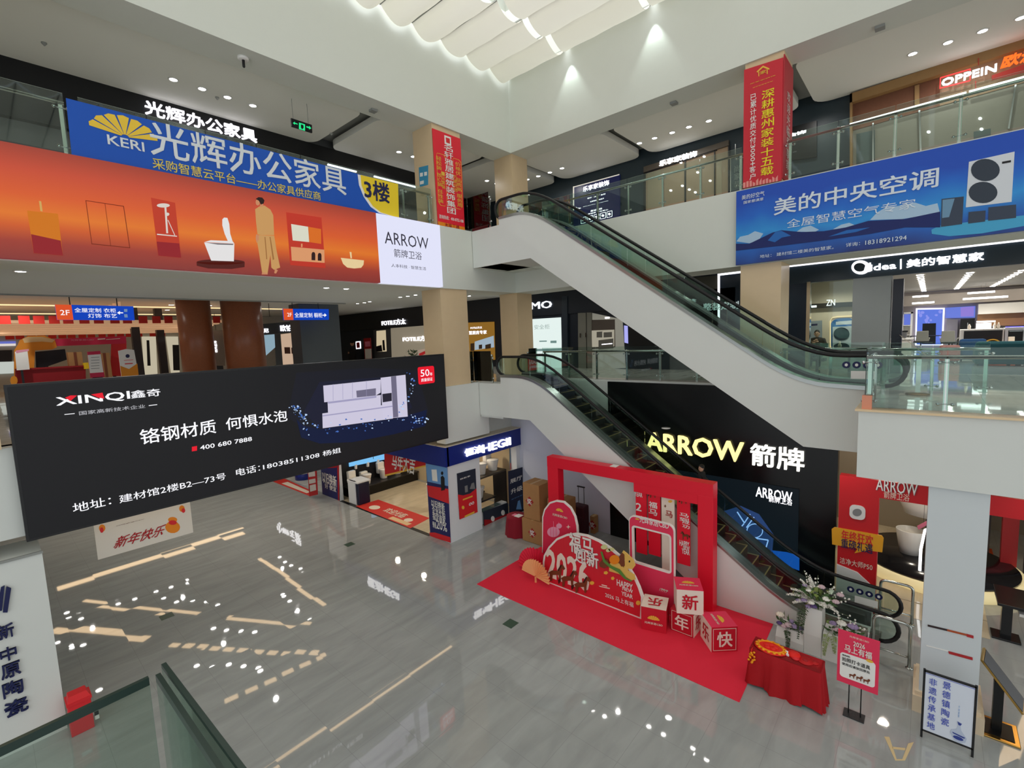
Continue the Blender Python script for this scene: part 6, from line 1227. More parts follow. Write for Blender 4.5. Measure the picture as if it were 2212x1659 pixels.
for p, r, m in (((0, -.16, .2), .1, PETL), ((-.1, .1, .1), .08, PETP), ((-.04, .02, .22), .09, PETW), ((-.06, .16, .18), .07, PETL), ((-.1, -.12, .1), .06, PETW), ((-.1, -.28, .08), .06, PETW), ((-.12, -.22, -.02), .07, PETP), ((-.12, 0, 0), .06, PETP), ((0, .24, .14), .05, LEAFL), ((-.1, -.32, .02), .06, PETP)): blossom(t, B+Vector(p), r, m)
mb = MB()
for i in range(70): leaf(mb, B+Vector((rf_.uniform(-.12, .1), rf_.uniform(-.3, .26), rf_.uniform(-.03, .16))), (rf_.uniform(-1, .4), rf_.uniform(-1, 1), rf_.uniform(-.2, 1)), rf_.uniform(.08, .2), .05)
mb.obj('foliage', LEAF, t)
for d, L in (((0, -.5, 1), .4), ((-.2, .1, 1), .42), ((0, -.9, .6), .42)): spray(t, B, d, L, PETW, .016)
fern(t, B+Vector((-.14, .22, 0)), (-.5, .1, -.1), .5, LEAFL, 2.2, wdt=.1); fern(t, B+Vector((-.14, .16, 0)), (-.5, -.2, -.1), .4, LEAFL, 2.2, wdt=.1)
# ================================================================ stainless barriers
for i, (x, lab) in enumerate(((11.5, 'stainless hoop barrier nearer the white column'), (13.25, 'stainless hoop barrier farther back by the red shop front'))):
    t = thing('barrier', lab, 'barrier', (x, .35, 0), 'hoop barriers'); ya, yb = .64, .07
    pts = smooth_path([(ya, 0), (ya, .9), (yb, .9), (yb, 0)], .12)
    MB().tube([(x, y, z) for y, z in pts], .03, 10).obj('hoop', RAIL, t); MB().tube([(x, ya, .22), (x, yb, .22)], .02, 8).obj('cross_bar', RAIL, t)
    for y in (ya, yb): MB().lathe((x, y, 0), [(.06, 0), (.06, .01), (.032, .03)], 14).obj('foot_ring', RAIL, t)
# closing end wall of the lower escalator foot
# ================================================================ black wall: big sign and screen
F = FX(13.55)
LG = lit('warm_sign_letter', (255, 236, 150), 1.5); LGW = lit('white_sign_letter', (255, 252, 240), 1.7)
t = thing('wall_sign', 'large glowing white sign letters on the black wall behind the escalator', 'sign', (13.5, 4.4, 3.3))
text(t, 'ARROW', F, (1397.8, 970.5), (1608, 955), LG, .035, d=.02, t=.06); text(t, '箭牌', F, (1622, 1003), (1739, 969), LGW, .03, d=.02, t=.06)
t = thing('video_screen', 'dark LED screen with blue neon drawing on the black wall behind the escalator foot', 'screen', (13.54, 3.6, .4)); DS = lit('screen_dark', (14, 22, 28), .9)
board(t, 'display', F, -6.2, .42, -2.36, 2.62, DS, .02, 0)
text(t, 'ARROW', F, (1633, 1072), (1712, 1063), LEDP, .03, d=.022, t=.003); text(t, '箭牌卫浴', F, (1661, 1083), (1712, 1078), LEDP, .015, d=.022, t=.003)
art(t, 'blue_picture', F, [[(1560, 1105), (1600, 1092), (1640, 1110), (1672, 1155), (1668, 1200), (1640, 1185), (1600, 1150)]], lit('screen_steel_blue', (44, 70, 120), .8), d=.021, t=.002); art(t, 'blue_picture', F, [[(1667, 1188), (1700, 1192), (1727, 1200), (1727, 1232), (1700, 1222), (1680, 1208)]], lit('screen_sea_blue', (26, 90, 190), .9), d=.021, t=.002); art(t, 'violet_picture', F, [[(1552, 1100), (1575, 1110), (1600, 1135), (1590, 1132), (1565, 1115)]], lit('screen_violet', (70, 70, 150), .8), d=.021, t=.002)
NE = lit('neon_line', (150, 190, 255), 1.2)
def stroke(p, q, w=1.3):
    dx, dy = q[0]-p[0], q[1]-p[1]; L = math.hypot(dx, dy); a, b = -dy/L*w, dx/L*w; return [(p[0]+a, p[1]+b), (q[0]+a, q[1]+b), (q[0]-a, q[1]-b), (p[0]-a, p[1]-b)]
cir = ell(1631, 1146, 17, 15, 20)
art(t, 'neon_drawing', F, [stroke((1593, 1105), (1608.6, 1129)), stroke((1608.6, 1129), (1621, 1110)), stroke((1629.4, 1116.5), (1613, 1139)), stroke((1608, 1130), (1600.5, 1139)), stroke((1600.5, 1139), (1625.8, 1161)), stroke((1625.8, 1161), (1660, 1166)), stroke((1660, 1166), (1654.8, 1184))]+[stroke(cir[i], cir[(i+1) % 20], 1) for i in range(20)], NE, d=.024, t=.003)
# person riding the escalator, only the head clears the handrail
px_ = at(1515, 1012, FX(12.45)); sz = .06+(5.14)*(px_.y-1.95)/7.05; hz = px_.z
t = thing('person', 'person in dark clothes riding the lower escalator, head above the far handrail', 'person', (px_.x, px_.y, sz)); k = (hz+.1-sz)/1.72; Lz = lambda z: sz+z*k; X_, Y_ = px_.x, px_.y
ch = [(X_, Y_, Lz(.95)), (X_, Y_, Lz(1.18)), (X_, Y_, Lz(1.4)), (X_, Y_, Lz(1.5)), (X_+.19*k, Y_, Lz(1.4)), (X_+.24*k, Y_-.02, Lz(1.12)), (X_+.22*k, Y_-.12, Lz(.9)), (X_-.19*k, Y_, Lz(1.4)), (X_-.24*k, Y_-.02, Lz(1.12)), (X_-.22*k, Y_-.12, Lz(.9)), (X_+.1*k, Y_, Lz(.9)), (X_+.11*k, Y_, Lz(.5)), (X_+.11*k, Y_+.03, Lz(.09)), (X_+.11*k, Y_-.1, Lz(.05)), (X_-.1*k, Y_, Lz(.9)), (X_-.11*k, Y_, Lz(.5)), (X_-.11*k, Y_+.03, Lz(.09)), (X_-.11*k, Y_-.1, Lz(.05))]
skin_body(ch, [(0, 1), (1, 2), (2, 3), (2, 4), (4, 5), (5, 6), (2, 7), (7, 8), (8, 9), (0, 10), (10, 11), (11, 12), (12, 13), (0, 14), (14, 15), (15, 16), (16, 17)], [r*k for r in (.15, .14, .13, .06, .07, .055, .04, .07, .055, .04, .1, .07, .045, .04, .1, .07, .045, .04)], 'body', CLOTH, t)
head(t, (X_, Y_, Lz(1.6)), math.radians(150), k); mb = MB(); hand(mb, (X_+.22*k, Y_-.14, Lz(.88)), (0, -.3, -1), (0, 1, 0), k); hand(mb, (X_-.22*k, Y_-.14, Lz(.88)), (0, -.3, -1), (0, 1, 0), k); mb.obj('hand', SKIN, t)
# ================================================================ red bathroom shop front under the right landing
F = FX(13.3)
t = thing('storefront', 'red shop portal with white letters behind the white column', 'shop front', (13.35, .6, 0)); RS = mat('portal_red', (200, 26, 34), .45)
(ul, vt) = F.at(1814, 1027); vt = 3.2; ur = F.at(1899, 1080)[0]
MB().box(13.3, 13.55, -ur, -ul, 0, vt).obj('red_panel', RS, t); MB().box(13.3, 13.55, -1.6, -ur, F.at(1960, 1085)[1], vt).obj('red_header', RS, t)
text(t, 'ARROW', F, (1893, 1059), (1984, 1045.5), PGREY, .01, d=.004); text(t, 'ARROW', F, (1892, 1058), (1983, 1044.5), PWHITE, .01, d=.012); text(t, '箭牌卫浴', F, (1909, 1075), (1965, 1068), CREAM, .0, d=.006)  # the grey copy is the white letters' shadow, put in as colour
art(t, 'product_picture', F, [rrect(*F.at(1835, 1118), *F.at(1870, 1094), .1)], mat('device_white', (226, 224, 220), .5), px=False, d=.004, t=.03); art(t, 'grey_ring', F, [ell(1852, 1106, 10, 8)], PGREY, d=.035)
rb = art(t, 'gold_ribbon', F, [[(1797, 1142), (1803, 1138), (1905, 1156), (1909, 1162), (1906, 1192), (1875, 1188), (1846, 1194), (1853, 1184), (1798, 1175)]], mat('ribbon_gold', (236, 166, 36), .5), d=.004, t=.03)
text(rb, '年终狂欢', F, (1818, 1165), (1887, 1156), REDP, .03, d=.036); text(rb, '重磅礼遇', F, (1817, 1181), (1886, 1175), PNAVY, .03, d=.036); text(t, '洁净大师P50', F, (1814, 1216), (1885, 1219), CREAM, .0, d=.006)
MB().prism([F.P(ul, .05, .002), F.P(ur, .05, .002), F.P(ur, .62, .002), F.P(ul+.4, .92, .002), F.P(ul, 1.0, .002)], F.n*.05).obj('white_device', mat('device_white', (226, 224, 220), .5), t)
struct('floor_bathroom_shop', MB().box(13.6, 20, -1.2, 3.5, .0, .006), SHOPT)
struct('wall_bathroom_shop', MB().box(19.5, 19.7, -1.4, 4, 0, 4.04).box(13.8, 19.6, 3.6, 3.75, 0, 4.04), mat('shop_taupe', (150, 138, 120), .7))
for x_, y_ in ((15.2, .6), (17.6, 1.4)): lamp('bathroom_shop_lamp', 'SPOT', (x_, y_, 3.95), 90, (1, .9, .74), spot=160, radius=.1)
t = thing('round_stage', 'round display stage with a glowing cream rim and dark top in the bathroom shop', 'display stage', (16.3, .2, 0))
cc = (16.75, -.3); MB().lathe((*cc, 0), [(1.75, 0), (1.75, .26), (1.65, .27)], 48).obj('cream_rim', mat('rim_cream', (240, 226, 180), .5, emit=(250, 230, 170), k=.4), t); MB().lathe((*cc, .27), [(1.65, 0), (1.65, .06), (.01, .062)], 48).obj('dark_top', mat('stage_black', (30, 30, 34), .15), t)
def tub(label, c, r, h, z, sx=1.0, sy=1.0):
    t = thing('bathtub', label, 'bathtub', (*c, z)); MB().lathe((*c, z), [(r*.72, 0), (r*.8, h*.3), (r, h), (r*.97, h+.015), (r*.93, h), (r*.74, h*.35), (r*.1, h*.3)], 32, sx=sx, sy=sy).obj('shell', mat('tub_white', (236, 232, 222), .2), t); return t
p = at(1925, 1190, FX(16.0)); tub('small white tub standing on the dark round stage', (16.74, .2), .3, .66, .33, 1.0, 1.1)
p = at(1985, 1115, FX(16.9)); t = thing('plinth', 'black plinth under the hanging white bathtub', 'plinth', (16.9, p.y-.3, .33)); MB().box(16.6, 17.2, p.y-.55, p.y-.15, .33, 1.45).obj('body', mat('stage_black', (30, 30, 34), .15), t)
tub('large white oval bathtub raised on a black plinth in the bathroom shop', (16.9, p.y-.35), .95, .72, 1.45, .6, 1.0)
F = FX(15.6); t = thing('neon_lamp', 'white neon tube frame leaning on the round stage', 'lamp', (15.6, .1, .33)); a, b = F.P(*F.at(1989, 1187)), F.P(*F.at(1998, 1145)); MB().tube([(a.x, a.y, .34), a, b, b+Vector((.3, -.5, .3))], .03, 8).obj('tube', LEDW, t)
t = thing('sign_card', 'small pink tilted price card hanging before the large bathtub', 'sign', (15.6, 0, 1.6)); art(t, 'card', F, [[(1981, 1136), (1984, 1144), (2006, 1132), (2004, 1124)]], PPINK, d=0, t=.02); MB().tube([(15.62, at(1995, 1134, F).y, at(1995, 1134, F).z), (15.62, at(1995, 1134, F).y, 4.04)], .004, 5).obj('hanger', DARK, t)
struct('wall_bathroom_low', MB().box(14.4, 14.5, -1.2, .45, 0, .02), SHOPT)
# right edge beyond the white column: orange portal, dark table
t = thing('portal', 'red and orange portal frame deep under the right landing', 'portal', (17.6, -1.8, 0)); F = FX(17.6); MB().box(17.4, 17.65, -1.92, -1.62, 0, 3.9).obj('red_post', mat('portal_deep_red', (176, 40, 40), .4), t); MB().box(17.4, 17.65, -1.62, -.6, 3.5, 3.9).obj('orange_header', mat('portal_orange', (226, 80, 24), .5), t)
MB().box(17.5, 17.6, -1.2, -.6, 2.3, 3.1).obj('orange_panel', mat('portal_orange', (226, 80, 24), .5), t)
tag(MB().box(18.2, 19.2, -1.6, -.5, 0, .01).obj('doormat', mat('orange_mat', (216, 84, 30), .8)), 'orange mat on the floor by the red portal frame', 'mat')
tag(MB().box(18.6, 19.1, -1.5, -.9, .012, 1.9).obj('display_shelf', mat('dim_shelf', (70, 64, 66), .5)), 'dim display shelf behind the red portal frame', 'shelf')
t = thing('tall_screen', 'thin dark post screen right of the red portal frame', 'post', (17.3, -2.1, 0)); MB().box(17.2, 17.3, -2.1, -2.02, 0, 2.9).obj('post', DARK, t); MB().box(17.0, 17.5, -2.2, -1.95, 0, .03).obj('base', DARK, t)
t = thing('bar_table', 'black pedestal table at the right edge under the landing', 'table', (13.9, -1.45, 0)); BT = mat('table_black', (26, 26, 28), .25)
MB().box(13.62, 14.6, -2.1, -1.27, .78, .84).obj('tabletop', BT, t, bevel=.01); MB().box(13.82, 13.98, -1.52, -1.36, .04, .78).obj('column', BT, t); MB().box(13.7, 14.1, -1.66, -1.22, 0, .04).obj('base', BT, t, bevel=.01)
tag(MB().box(13.7, 14.2, -1.9, -1.6, .62, .68).obj('counter_ledge', PWHITE), 'white ledge under the black pedestal table', 'ledge')
struct('wall_right_ground', MB().box(21, 21.2, -9, 3.5, 0, 4.04), mat('shop_taupe', (150, 138, 120), .7))
struct('partition_1', MB().lathe((18.5, -4.4, 0), [(1.6, 0), (1.6, 2.6), (1.5, 2.7)], 40), mat('partition_grey', (120, 116, 108), .5))
tag(strip((14.5, -1.6), (20, -2.9), .3).obj('cove_light', COVE), 'warm cove light under the right landing', 'cove light', 'ground ceiling cove lights')
# stickers on the column, standing white sign, menu stand
F = FX(10.315)
t = thing('wall_sticker', 'pair of dark and red printed bands on the white column', 'sticker', (10.31, -.45, 1.5))
art(t, 'dark_band', F, [[(2004, 1349), (2050, 1360), (2050, 1364), (2004, 1353)]], mat('band_dark', (50, 34, 34), .5), d=0, t=.006); art(t, 'orange_band', F, [[(2046, 1359), (2090, 1370), (2090, 1374), (2046, 1363)]], mat('band_orange', (176, 80, 40), .5), d=0.001, t=.006); art(t, 'red_band', F, [[(2048, 1406), (2101, 1420), (2101, 1426), (2050, 1412)], [(2088, 1369), (2103, 1373), (2103, 1379), (2088, 1375)]], mat('band_red', (180, 40, 44), .5), d=0.002, t=.006); art(t, 'clear_frame', F, [[(2001, 1393), (2050, 1406), (2050, 1408), (2001, 1395)]], PWHITE, d=0, t=.006)
F = FX(9.62)
t = thing('easel_sign', 'white standing sign with blue characters and a blue vase picture before the white column', 'sign', (9.65, -.43, 0))
Bl, Br = at(1990, 1591, FZ(0)), at(2098, 1634, FZ(0)); ya, yb = -.135, -.735; zt = at(1999, 1449, F).z; zb = at(1993, 1574, F).z
for y in (ya, yb): MB().box(9.61, 9.64, y-.015, y+.015, 0, zt+.03).obj('leg', DARK, t); MB().tube([(9.64, y, zt), (9.95, y, 0)], .012, 6).obj('rear_leg', DARK, t)
MB().box(9.61, 9.64, yb, ya, zt-.015, zt+.015).box(9.61, 9.64, yb, ya, zb-.03, zb).obj('frame', DARK, t); MB().box(9.615, 9.635, yb+.015, ya-.015, zb, zt-.015).obj('white_panel', mat('sign_panel', (226, 232, 244), .4), t)
w_, h_ = ya-yb, zt-zb; F = FX(9.615); L = lambda x, y: (-ya+w_*x, zb+h_*y); VI = mat('sign_violet_blue', (76, 92, 196), .5)
vtext(t, '非遗传承基地', F, L(.1, .04), L(.26, .93), VI, .02, px=False, d=.002, t=.003, gap=.2); vtext(t, '景德镇陶瓷', F, L(.37, .19), L(.53, .95), VI, .02, px=False, d=.002, t=.003, gap=.2); vtext(t, '千年瓷都', F, L(.69, .42), L(.72, .62), PSKY, 0, px=False, d=.002, t=.003)
v_ = art(t, 'vase_picture', F, [[L(*p) for p in ((.68, .36), (.78, .34), (.75, .29), (.77, .22), (.88, .12), (.86, .05), (.76, .005), (.64, .02), (.56, .12), (.58, .18), (.68, .22), (.7, .29))]], mat('vase_white', (196, 206, 226), .4), px=False, d=.002, t=.003); art(v_, 'blue_pattern', F, [ell(*L(.72, .08), .06, .03, 14), [L(*p) for p in ((.69, .35), (.77, .335), (.75, .3), (.71, .3))], [L(*p) for p in ((.6, .15), (.85, .13), (.83, .11), (.62, .13))]], mat('vase_blue', (54, 70, 150), .5), px=False, d=.006, t=.003)
art(t, 'blue_rule', F, [[L(*p) for p in ((.02, .975), (.98, .975), (.98, .968), (.02, .968))]], VI, px=False, d=.002, t=.003)
t = thing('menu_stand', 'black tilted menu board with gold edge on a black post and gold base', 'stand', (10.5, -1.05, 0)); GD = mat('gold_metal', (200, 158, 84), .18, 1.0)
MB().box(10.25, 10.8, -1.32, -.84, 0, .03).obj('gold_base', GD, t, bevel=.008); MB().box(10.32, 10.73, -1.26, -.9, .03, .04).obj('black_plate', BLACK, t); MB().box(10.48, 10.6, -1.12, -1.0, .04, .86).obj('post', BLACK, t)
a, b = at(2115, 1406, FX(10.6)), at(2208, 1564, FX(10.2)); a = Vector((10.58, -.84, 1.22)); b = Vector((10.58, -1.34, .52)); q = Vector((.4, -.05, .02)); nn = (b-a).cross(q).normalized()*.03
MB().prism([a-q*.5, b-q*.5, b+q*.5, a+q*.5], nn).obj('gold_frame', GD, t); c_ = (a+b)/2; sc_ = lambda v: c_+(v-c_)*.93+(nn*1.05 if nn.z > 0 else -nn*.05)
MB().prism([sc_(a-q*.5), sc_(b-q*.5), sc_(b+q*.5), sc_(a+q*.5)], nn*.1).obj('black_board', mat('menu_black', (54, 54, 56), .3), t)
# floor letter and small floor grilles
F = FZ(.001); art(None, 'floor_letter', F, [[(1910, 1591), (1921, 1592), (1937, 1640), (1949, 1640), (1962, 1606), (1974, 1603), (1955, 1643), (1934, 1643)], [(1927, 1613), (1956, 1616), (1955, 1621), (1929, 1618)]], mat('floor_letter_cream', (226, 200, 150), .5), d=0, t=.002)
tag(bpy.data.objects['floor_letter'], 'cream upturned letter A inlaid in the grey floor near the standing sign', 'floor letter')
for px, py, lab in ((360, 1331, 'near the left pillar'), (1103, 1347, 'left of the red carpet'), (755, 1176, 'before the bathroom shop')):
    p = at(px, py, FZ(0)); tag(MB().box(p.x-.14, p.x+.14, p.y-.14, p.y+.14, 0, .004).obj('floor_plate', mat('plate_green', (60, 84, 66), .4)), 'small dark green floor plate '+lab, 'floor plate', 'floor plates')
# ================================================================ bathroom shop at the ground corner
NB = mat('shop_blue', (20, 40, 128), .4); SW = mat('shop_white', (232, 234, 236), .4)
t = thing('storefront', 'corner shop with blue fascia, white lit letters and a tiled white pier', 'shop front', (9.88, 11.75, 0))
MB().box(9.88, 13.6, 11.7, 11.95, 2.62, 3.28).box(9.8, 9.95, 11.7, 19.0, 2.62, 3.28).obj('blue_fascia', NB, t); MB().box(9.78, 13.6, 11.66, 12.15, 3.28, 3.3).box(9.78, 10.2, 12.1, 19, 3.28, 3.3).obj('cap', mat('cap_beige', (226, 214, 194), .6), t)
MB().box(9.88, 11.38, 11.75, 12.82, 0, 2.62).obj('white_pier', SW, t)
F = FY(11.7); text(t, '恒洁', F, (1003.5, 987), (1040, 960), LB, .04, d=.01, t=.05); text(t, 'HEGII', F, (1041.5, 978.5), (1101, 944), LB, .03, d=.01, t=.05)
F = FX(9.87)
po = art(t, 'poster', F, [[(920, 1000), (966.5, 1010), (974, 1172), (930, 1158)]], mat('poster_navy', (28, 34, 96), .5), d=0, t=.01)
art(po, 'sky_picture', F, [[(920, 1001), (966.5, 1010), (969, 1050), (924, 1040)]], PSKY, d=.011); art(po, 'red_band', F, [[(923, 1048), (969, 1056), (971, 1088), (927, 1072)], [(928, 1150), (940, 1150), (973, 1160), (974, 1172), (930, 1158)]], REDP, d=.013); art(po, 'person_picture', F, [[(953, 1030), (957, 1027), (961, 1032), (962, 1058), (954, 1060)], ell(956, 1022, 2.5, 4, 10)], PBLACK, d=.017); art(po, 'toilet_picture', F, [[(933, 1014), (944, 1014), (946, 1040), (935, 1038)]], PWHITE, d=.016)
for s, a, b in (('以旧换新', (933, 1093), (961, 1087)), ('企业补贴', (935, 1108), (962, 1101)), ('指定商家', (936, 1122), (963, 1116)), ('20%', (944, 1141), (966, 1130)), ('最高', (935.5, 1133), (943, 1128)), ('补贴', (936, 1139), (943.5, 1134))): text(po, s, F, a, b, PWHITE, .03, d=.013)
F = FY(11.74); po = art(t, 'poster', F, [[(986.7, 1023), (1026.6, 1012), (1031, 1106), (992.4, 1122)]], mat('poster_dark', (40, 46, 62), .5), d=0, t=.012)
art(po, 'red_half', F, [[(988.5, 1068), (1000, 1070), (1015, 1066), (1028.4, 1055), (1031, 1106), (992.4, 1122)]], REDP, d=.013); art(po, 'white_shape', F, [[(1014, 1056), (1018, 1044), (1023, 1042), (1026, 1056)], [(1003, 1050), (1009, 1048), (1010, 1062), (1004, 1064)]], PGREY, d=.017); text(po, '焕新季', F, (993, 1037), (1015, 1026), PWHITE, .02, d=.013); text(po, '00', F, (1012, 1093), (1023, 1082), PWHITE, .04, d=.018); art(po, 'gold_tag', F, [[(999, 1078), (1020, 1070), (1020, 1073), (999, 1081)], [(1003, 1114), (1024, 1104), (1024, 1108), (1003, 1118)], ell(999.5, 1096, 3, 4, 10)], PGOLD, d=.018)
F = FY(11.68); t2 = thing('poster_stand', 'dark blue poster with white brush characters at the right end of the corner shop', 'poster stand', (13.3, 11.68, 0)); po = art(t2, 'sheet', F, [[(1097.5, 1018), (1128, 1009), (1129.5, 1104), (1100, 1112)]], mat('poster_ink', (20, 30, 60), .5), d=0, t=.02)
text(po, '展厅', F, (1101, 1045), (1126.5, 1026), PWHITE, .03, d=.021); text(po, '升级', F, (1102.5, 1068), (1127, 1047), PWHITE, .03, d=.021); text(po, '新品体验', F, (1103.5, 1078), (1127, 1070), PSKY, .0, d=.021); art(po, 'figure', F, [[(1114, 1100), (1118, 1082), (1122, 1080), (1126, 1100)]], PSKY, d=.021); MB().box(12.8, 13.6, 11.66, 11.74, 0, .05).obj('base', DARK, t2)
F = FX(9.8); text(t, '恒洁HEGII', F, (-17.0, 2.74), (-14.8, 3.14), LB, .03, d=.01, t=.05, px=False)
# shop room
struct('floor_corner_shop', MB().box(9.95, 13.6, 11.9, 19.5, 0, .006), SHOPT); struct('wall_corner_shop_back', MB().box(10.02, 15.5, 19.5, 19.7, 0, 4.04), mat('shop_dark_wall', (30, 30, 34), .5)); struct('wall_corner_shop_side', MB().box(13.8, 14, 12.3, 19.5, 0, 4.04), mat('shop_tan', (206, 186, 150), .6))
struct('ceiling_corner_shop', MB().box(9.95, 13.8, 12.2, 19.5, 3.2, 3.26), mat('shop_ceiling_white', (226, 220, 206), .8))
struct('trim_6', MB().box(9.80, 9.95, 12.82, 18.88, 0, .008), BLACK)
for x_, y_ in ((11.8, 13.2), (11.6, 15.6), (11.8, 17.8)): lamp('corner_shop_lamp', 'SPOT', (x_, y_, 3.12), 80, (1, .88, .7), spot=165, radius=.1)
def toilet(label, x, y, z, rz, grp, dark=False):
    t = thing('toilet', label, 'toilet', (0, 0, 0), grp); C_ = mat('ceramic', (244, 240, 232), .12)
    MB().lathe((0, 0, 0), [(.14, 0), (.15, .05), (.17, .25), (.2, .38), (.2, .41), (.15, .41)], 20, sy=1.3).obj('bowl', C_, t); MB().lathe((0, -.02, .41), [(.2, 0), (.205, .02), (.19, .035), (.02, .04)], 20, sy=1.25).obj('lid', C_, t); MB().box(-.18, .18, .16, .34, .2, .72 if not dark else .52).obj('tank', C_, t, bevel=.03)
    if dark: MB().lathe((0, -.262, .22), [(.05, 0), (.04, .01)], 14, axis='y').obj('dark_emblem', BLACK, t)
    t.location = (x, y, z); t.rotation_euler = (0, 0, rz); return t
t = thing('plinth', 'long black display plinth along the back wall of the corner shop', 'plinth', (12, 19, 0)); MB().box(10.3, 13.7, 18.5, 19.4, .006, .40).obj('body', BLACK, t); MB().box(10.25, 13.75, 18.45, 19.45, .40, .44).obj('top', mat('plinth_top', (44, 42, 42), .3), t)
for i, (x, y) in enumerate(((10.5, 18.75), (11.15, 18.85), (12.1, 18.95), (12.9, 19.0))): toilet(f'{NTH[i]} white toilet from the left on the long black plinth', x, y, .44, 0, 'toilets in the corner shop', dark=i == 1)
t = thing('light_box', 'pale blue light box on the dark back wall of the corner shop', 'light box', (11.2, 19.45, 2)); F = FY(19.45); art(t, 'face', F, [[(753, 996), (832, 979), (832, 992), (754, 1008)]], lit('box_pale_blue', (120, 190, 240), 1.0), d=0, t=.04)
t = thing('light_box', 'white lit product board under the hanging red banner', 'light box', (12.5, 19.45, 1)); art(t, 'face', F, [[(877, 1018), (904, 1011), (904, 1030), (878, 1037)]], lit('board_white_lit', (210, 206, 196), .8), d=0, t=.04); art(t, 'line', F, [[(880, 1022), (901, 1017), (901, 1019), (880, 1024)], [(881, 1030), (900, 1025), (900, 1026), (881, 1031)]], PGREY, d=.041)
for i, (px, py) in enumerate(((767, 1008), (793, 1003), (815, 997))): tag(art(None, 'wall_bottle', F, [[(px-2, py-4), (px+2, py-5), (px+2, py+4), (px-2, py+5)]], PWHITE, d=0, t=.1), f'{NTH[i]} white fitting from the left on the dark wall above the toilets', 'fitting', 'wall fittings in the corner shop')
F = FX(10.0)
t = thing('banner', 'hanging red banner with white brush characters and a gold horse in the shop opening', 'banner', (10, 15, 2)); art(t, 'sheet', F, [[(831, 980), (921, 963), (921.5, 1007), (832.5, 1029)]], mat('banner_scarlet', (206, 20, 32), .5), d=0, t=.02)
text(t, '马年大吉', F, (847, 1012), (894, 986), PWHITE, .05, d=.021, skew=.1); text(t, '2026', F, (869, 1012), (882, 1007), PGOLD, .02, d=.021); art(t, 'gold_horse', F, [[(897, 976), (903, 968), (909, 972), (907, 980), (915, 986), (918, 996), (909, 990), (902, 994), (899, 987)]], PGOLD, d=.021); art(t, 'gold_foot', F, [[(832.3, 1025), (921.5, 1004), (921.5, 1007), (832.5, 1029)]], PGOLD, d=.021)
MB().tube([(10.0, 16.3, 2.2), (10.0, 16.3, 3.2)], .01, 6).tube([(10.0, 13.6, 2.4), (10.0, 13.6, 3.2)], .01, 6).obj('hanger', DARK, t)
p = at(905, 1060, FZ(.3)); t = thing('shelf', 'low dark display shelf inside the corner shop by the tiled pier', 'shelf', (11.6, 14.3, 0)); MB().box(11.3, 13.4, 13.6, 14.6, .42, .48).obj('shelf_board', mat('plinth_top', (44, 42, 42), .3), t); MB().box(11.6, 13.2, 13.8, 14.5, .006, .42).obj('body', BLACK, t)
for i, (x, y) in enumerate(((11.5, 14.4), (12.0, 14.0))): toilet(f'{"left" if i == 0 else "right"} white toilet on the low dark shelf by the tiled pier', x, y, .48, math.radians(40), 'toilets in the corner shop')
# shop window to the right of the pier
t = thing('shelf', 'upper dark shelf with toilets in the corner shop window', 'shelf', (12.3, 12.6, 1.4)); MB().box(11.4, 13.35, 12.3, 13.0, 1.56, 1.62).obj('shelf_board', mat('shelf_taupe', (84, 76, 66), .5), t); MB().box(11.38, 11.46, 12.3, 13.0, 0.006, 1.56).box(13.3, 13.35, 12.3, 13.0, .006, 1.56).obj('bracket', DARK, t)
for i, x in enumerate((11.68, 12.3, 12.95)): toilet(f'{NTH[i]} white toilet from the left on the upper window shelf', x, 12.65, 1.62, math.radians(8), 'toilets in the shop window')
t = thing('shelf', 'lower dark shelf in the corner shop window', 'shelf', (12, 13, .7)); MB().box(11.4, 12.6, 12.2, 12.9, .72, .78).obj('shelf_board', mat('plinth_top', (44, 42, 42), .3), t); MB().box(11.5, 11.7, 12.5, 12.7, .006, .72).obj('bracket', DARK, t); toilet('white toilet on the lower window shelf', 12.0, 12.55, .78, math.radians(70), 'toilets in the shop window')
t = thing('bathtub', 'white bathtub with grey water in the corner shop window', 'bathtub', (12.1, 12.05, 0)); MB().box(11.42, 12.95, 11.95, 12.25, .006, .5).obj('shell', SW, t, bevel=.04); MB().box(11.5, 12.6, 11.93, 12.2, .5, .506).obj('water', mat('water_grey', (90, 112, 112), .08), t); MB().tube([(12.5, 12.2, .5), (12.5, 12.2, .72), (12.42, 12.1, .72)], .015, 8).obj('tap', CHROME, t)
F = FY(11.9); t = thing('poster', 'dark and red product picture on the front of the window bathtub', 'poster', (12.1, 11.9, .2)); art(t, 'sheet', F, [[(1043.5, 1105), (1096, 1086), (1098, 1122), (1045, 1139)]], mat('poster_dark', (40, 46, 62), .5), d=0, t=.03); art(t, 'red_area', F, [[(1044.5, 1122), (1060, 1122), (1098, 1108), (1098, 1122), (1045, 1139)]], REDD, d=.031); art(t, 'product', F, [ell(1063, 1120, 4, 6, 10), ell(1085, 1107, 4, 6, 10)], PWHITE, d=.035)
t = thing('poster', 'blue and pink printed panel at the right of the shop window', 'poster', (13.2, 12.2, 2)); F = FY(12.1); art(t, 'sheet', F, [[(1100, 968), (1117, 964), (1118, 1010), (1101, 1014)]], mat('panel_teal', (90, 120, 140), .5), d=0, t=.02); art(t, 'pink_area', F, [[(1101, 1000), (1117.6, 996), (1118, 1010), (1101, 1014)]], mat('panel_pink', (206, 100, 90), .5), d=.021)
struct('wall_corner_shop_strip', MB().box(13.4, 13.6, 11.78, 12.1, 0, 2.62), SW)
